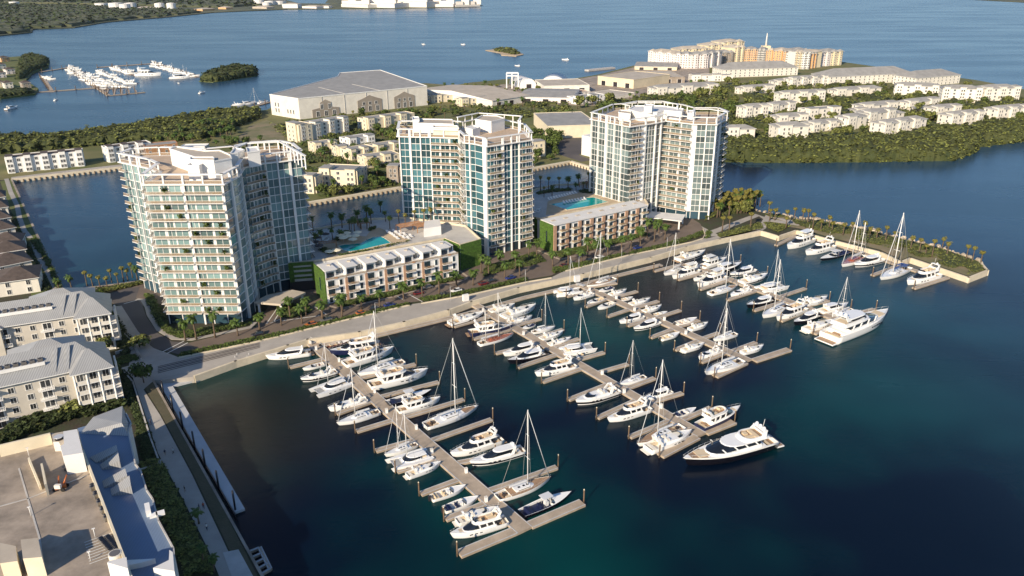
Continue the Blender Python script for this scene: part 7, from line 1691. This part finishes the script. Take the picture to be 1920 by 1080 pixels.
# ------------------------------------------------------------------ cars
def car_proto(m_, nm='parked_car', suv=False):
    T = thing(nm, '', 'car'); b = MB(); h = 1.5 if not suv else 1.75
    def sec(x, w_, z0, z1_): return [(x, -w_ / 2, z0), (x, w_ / 2, z0), (x, w_ / 2, z1_ * .8), (x, w_ / 2 * .9, z1_), (x, -w_ / 2 * .9, z1_), (x, -w_ / 2, z1_ * .8)]
    b.loft([sec(-2.25, 1.5, .45, .80), sec(-2.1, 1.78, .3, .95), (sec(-1.2, 1.85, .3, .98)), sec(.8, 1.85, .3, .95), sec(1.9, 1.75, .3, .82), sec(2.25, 1.5, .42, .66)], m_); b.build('body', T)
    g = MB(); g.loft([[(-1.75, -.82, .93), (1.05, -.82, .93), (1.05, .82, .93), (-1.75, .82, .93)], [(-1.25, -.62, h - .08), (.15, -.62, h - .08), (.15, .62, h - .08), (-1.25, .62, h - .08)]], 'boat_glass'); g.build('window', T)
    r = MB(); r.box(-.55, 0, h - .08, 1.5, 1.3, .07, m_); r.build('roof', T)
    for x in (-1.35, 1.4):
        for y in (-.85, .85): w_ = MB(); w_.tube((x, y - .12, .33), (x, y + .12, .33), .33, m='tyre', n=10); w_.build('wheel', T)
    for y in (-.6, .6): l_ = MB(); l_.box(2.2, y, .5, .08, .35, .14, 'offwhite'); l_.build('headlight', T)
    return T
CARS = {k: car_proto('car_' + k if k != 'orange' else 'orange', suv=(k in 'dark grey')) for k in ('white', 'dark', 'blue', 'red', 'grey', 'orange')}
index_kids()
for c_, k, x, y, lab in (('orange', 'P', 710, 998, 'orange car parked by the hedge in front of the left townhouses'), ('dark', 'P', 850, 945, 'dark car with pale windscreen behind the orange car'), ('blue', 'P', 1020, 908, 'bright blue car parked by the hedge in front of the left townhouses'), ('white', 'P', 1775, 748, 'white car near the right end of the left townhouses'), ('dark', 'P', 1640, 788, 'dark car just left of the white car at the left townhouses'), ('red', 'P', 1350, 775, 'dark red car at the kerb in front of the fifth townhouse'), ('grey', 'P', 1445, 712, 'grey car tucked in by the townhouse gardens'), ('dark', 'P', 350, 1066, 'dark car at the corner below the green wall'),
    ('orange', 'L', 505, 922, 'orange car below the round planting island'), ('grey', 'L', 645, 880, 'grey car right of the round planting island'), ('dark', 'L', 15, 1012, 'dark car on the road below the left tower'),
    ('red', 'Q', 250, 700, 'dark red car by the hedge below the middle tower'), ('dark', 'Q', 330, 672, 'black car right of the dark red car by the hedge'), ('blue', 'Q', 515, 643, 'blue car by the hedge below the middle tower'), ('red', 'Q', 1060, 522, 'red car opposite the green wall of the right townhouses'), ('dark', 'Q', 1110, 492, 'dark car behind the red car at the right townhouses'), ('white', 'Q', 1412, 438, 'white car in front of the right townhouses'), ('dark', 'Q', 1310, 465, 'black car left of the white car at the right townhouses'), ('blue', 'Q', 1790, 342, 'blue car at the right end of the quay road')):
    p = K(k, x, y, ZQ + .6); a = G(700, 583, ZQ); b_ = G(1100, 492, ZQ); ang = math.atan2((b_ - a).y, (b_ - a).x)
    place(CARS[c_], (p.x, p.y, ZQ + .065), ang + (3.14 if (int(x) % 2) else 0), (1, 1, 1), lab, 'cars along the quay road')
# ------------------------------------------------------------------ people on the left promenade
def person_mesh(seed):
    rnd = random.Random(seed); mb = MB(); n = 8
    sh = rnd.choice(('car_white', 'navy', 'car_dark', 'red')); tr = rnd.choice(('car_dark', 'navy', 'concrete'))
    def el(cx, cy, z, rx, ry): return [(cx + math.cos(k * .785) * rx, cy + math.sin(k * .785) * ry, z) for k in range(n)]
    st = .22
    for s_ in (-1, 1): mb.loft([el(s_ * st, s_ * .10, 0.0, .13, .05), el(s_ * st * .9, s_ * .10, .09, .06, .05), el(s_ * st * .5, s_ * .10, .48, .07, .07), el(s_ * st * .15, s_ * .10, .86, .10, .095)], tr, sm=True)
    mb.loft([el(0, 0, .84, .11, .18), el(0, 0, 1.05, .10, .15), el(0, 0, 1.30, .13, .20), el(0, 0, 1.42, .10, .19), el(0, 0, 1.48, .06, .07), el(.01, 0, 1.54, .055, .055)], [sh, sh, sh, sh, 'skin'], sm=True)
    for s_ in (-1, 1): mb.loft([el(0, s_ * .20, 1.40, .055, .05), el(-s_ * .06, s_ * .25, 1.12, .045, .04), el(-s_ * .02, s_ * .25, .88, .035, .035), el(s_ * -.0, s_ * .24, .78, .04, .03)], [sh, 'skin', 'skin'], sm=True)
    mb.loft([el(.01, 0, 1.52, .05, .05), el(.015, 0, 1.58, .085, .07), el(.01, 0, 1.66, .10, .08), el(0, 0, 1.73, .085, .07), el(0, 0, 1.77, .03, .03)], ['skin', 'skin', 'car_dark', 'car_dark'], sm=True)
    return mb
for i, (x, y, lab) in enumerate(((382, 953, 'person walking on the left promenade beside another near the bottom'), (374, 956, 'person walking slightly behind the companion near the bottom'), (325, 850, 'person walking alone mid-way along the left promenade'), (310, 853, 'person at the garden edge of the left promenade'), (283, 796, 'person on the left promenade below the tree'), (347, 922, 'person by the dark shrub bed on the promenade'), (388, 993, 'person nearest the bottom of the left promenade'), (256, 636, 'person on the path between apartments and road'))):
    c = G(x, y, ZQ + .1); o = bpy.data.objects.new('person', person_mesh(i).mesh('person')); COL.objects.link(o); o.location = (c.x, c.y, ZQ + .09); o.rotation_euler = (0, 0, -1.1 + i); tag(o, lab, 'person', 'people on the left promenade')
# street lamps along the quay
lpm = MB(); lpm.tube((0, 0, 0), (0, 0, 6.5), .09, .06, 'alu', 5); lpm.box(.5, 0, 6.4, 1.1, .25, .12, 'car_grey'); lpmm = lpm.mesh('street_lamp')
for i, (x, y) in enumerate(((705, 598), (845, 566), (985, 533), (1085, 508), (1165, 490), (1250, 470))):
    c = G(x, y, ZQ); o = bpy.data.objects.new('street_lamp', lpmm); COL.objects.link(o); o.location = (c.x, c.y, ZQ + .05); tag(o, 'slim grey street lamp on the quay promenade, %s from the left' % ORD[i], 'street lamp', 'street lamps on the quay promenade')

# ------------------------------------------------------------------ far marina and other far boats (too small for separate parts)
def flat(root):
    mb = MB()
    for ch in KIDS[root.name]:
        me = ch.data; b0 = len(mb.v); mb.v.extend([tuple(v.co) for v in me.vertices])
        for p in me.polygons: mb.f.append(tuple(b0 + i for i in p.vertices)); mb.m.append(mb.mi(me.materials[p.material_index].name)); mb.sm.append(False)
    return mb.mesh('boat')
index_kids()
fm = [flat(TYPES[k][0]) for k in ('spt', 'flyw', 'exp')]; fsl = flat(TYPES['slp'][0])
def dock2(lab, a, b_, w_=3.5, k='N'):
    p, q = K(k, *a, .6), K(k, *b_, .6); mb = MB(); mb.beam(p, q, w_, .05, .7, 'dock'); n = int((q - p).length / 20); d = (q - p).normalized()
    for i in range(n + 1): c = p + d * i * 20 + Vector((d.y, -d.x)) * w_ * .6; mb.tube((c.x, c.y, -.5), (c.x, c.y, 5), .4, m='pile', n=5)
    solo('floating_dock', mb, lab, 'dock', 'docks of the far marina')
dock2('long back dock of the far marina', (225, 405), (380, 380), 5); dock2('right part of the back dock of the far marina', (545, 378), (880, 355), 5)
dock2('front dock of the far marina running out from the village', (200, 518), (590, 490), 4); dock2('left short dock of the far marina', (235, 430), (295, 515), 4)
dock2('boat-covered middle dock of the far marina', (385, 385), (610, 535), 4); dock2('front end dock of the far marina with empty fingers', (600, 538), (815, 518), 3); dock2('second front finger dock of the far marina', (555, 505), (740, 488), 3)
dock2('centre dock of the far marina', (640, 378), (745, 420), 4); dock2('right dock of the far marina', (860, 355), (1110, 432), 4)
for i in range(5): dock2('empty slip finger in the far marina, %s from the left' % ORD[i], (610 + i * 38, 498 + i * 2), (600 + i * 42, 532 - i * 2), 1.5)
n = 0
for (ax, ay, bx_, by_, cnt_, sail, off) in ((385, 388, 600, 500, 26, 0, -16), (395, 380, 640, 480, 26, 0, 12), (560, 400, 740, 470, 18, 0, 6), (500, 470, 720, 490, 14, 0, 0), (630, 378, 745, 415, 12, .5, 0), (640, 390, 830, 412, 10, .4, 8), (858, 360, 1080, 425, 17, 1, 10), (870, 355, 1100, 428, 12, .6, -4), (240, 430, 290, 445, 5, 0, 0)):
    for i in range(cnt_):
        t_ = (i + rt.uniform(.2, .8)) / cnt_; x = ax + (bx_ - ax) * t_; y = ay + (by_ - ay) * t_ + off * rt.uniform(-.6, 1)
        p = K('N', x, y, .8); s_ = (sail and rt.random() < sail * .35); me = fsl if s_ else rt.choice(fm)
        o = bpy.data.objects.new('sailing_boat' if s_ else 'moored_boat', me); COL.objects.link(o); o.location = (p.x, p.y, 0); k = rt.uniform(.6, .95) ; o.scale = (k, k * 1.1, k * (.75 if s_ else 1.0)); o.rotation_euler = (0, 0, rt.choice((0.0, math.pi)) + rt.uniform(-.1, .1)); n += 1
        tag(o, ('white sailing boat moored in the far marina' if s_ else 'white motor boat packed into the far marina'), 'boat', 'sailing boats in the far marina' if s_ else 'motor boats in the far marina')
for i, (x, y, me, lab, sc) in enumerate(((835, 425, fm[1], 'largest white yacht at the front of the far marina centre dock', 1.8), (1010, 440, fm[0], 'white yacht at the end of the far marina right dock', 1.7), (1345, 590, fm[2], 'leftmost white boat at the jetty by the big warehouse', 1.1), (1395, 585, fm[0], 'second white boat at the jetty by the big warehouse', 1.1), (1430, 580, fsl, 'sailing boat at the jetty by the big warehouse', .9), (1480, 578, fm[2], 'white boat right of the sailing boat by the big warehouse', 1.0), (1137, 522, fm[2], 'lone white boat in open water below the mangrove islet', .8), (66, 610, fm[0], 'lone beige motor boat at the left edge of the bay', 1.1), (314, 562, fm[2], 'tiny white boat below the far marina docks', .6), (1275, 610, fm[2], 'tiny white boat near the warehouse jetty', .5), (1003, 468, fm[2], 'tiny boat below the right dock of the far marina', .6), (2380, 250, fm[2], 'tiny white boat in the bay straight above the big warehouse', .9), (2604, 251, fm[2], 'tiny white boat in the bay left of the sandy islet', .9), (2910, 370, fm[2], 'tiny white boat just above the arched hangars', .7), (3180, 336, fm[2], 'tiny white boat off the pale stone jetty', .9))):
    p = K('N', x, y, .5); o = bpy.data.objects.new('boat', me); COL.objects.link(o); o.location = (p.x, p.y, 0); o.scale = (sc,) * 3; o.rotation_euler = (0, 0, .2 * i); tag(o, lab, 'boat')
dock2('small wooden jetty left of the big warehouse', (1420, 600), (1520, 572), 4)

# ------------------------------------------------------------------ air
hz = MB(); hz.box(0, 2400, -3.0, 7400, 5400, 126.0, 'white'); ho = hz.build('haze'); ho.data.materials.clear()
hm = bpy.data.materials.new('haze'); hm.use_nodes = True; ht = hm.node_tree; ht.nodes.clear()
o_ = ht.nodes.new('ShaderNodeOutputMaterial'); pv = ht.nodes.new('ShaderNodeVolumePrincipled')
pv.inputs['Color'].default_value = (0.75, 0.84, 1.0, 1); pv.inputs['Density'].default_value = 0.000012; pv.inputs['Anisotropy'].default_value = 0.0
ht.links.new(pv.outputs[0], o_.inputs['Volume']); ho.data.materials.append(hm); ho['kind'] = 'stuff'; ho['label'] = 'thin bluish haze over the bay'; ho['category'] = 'haze'
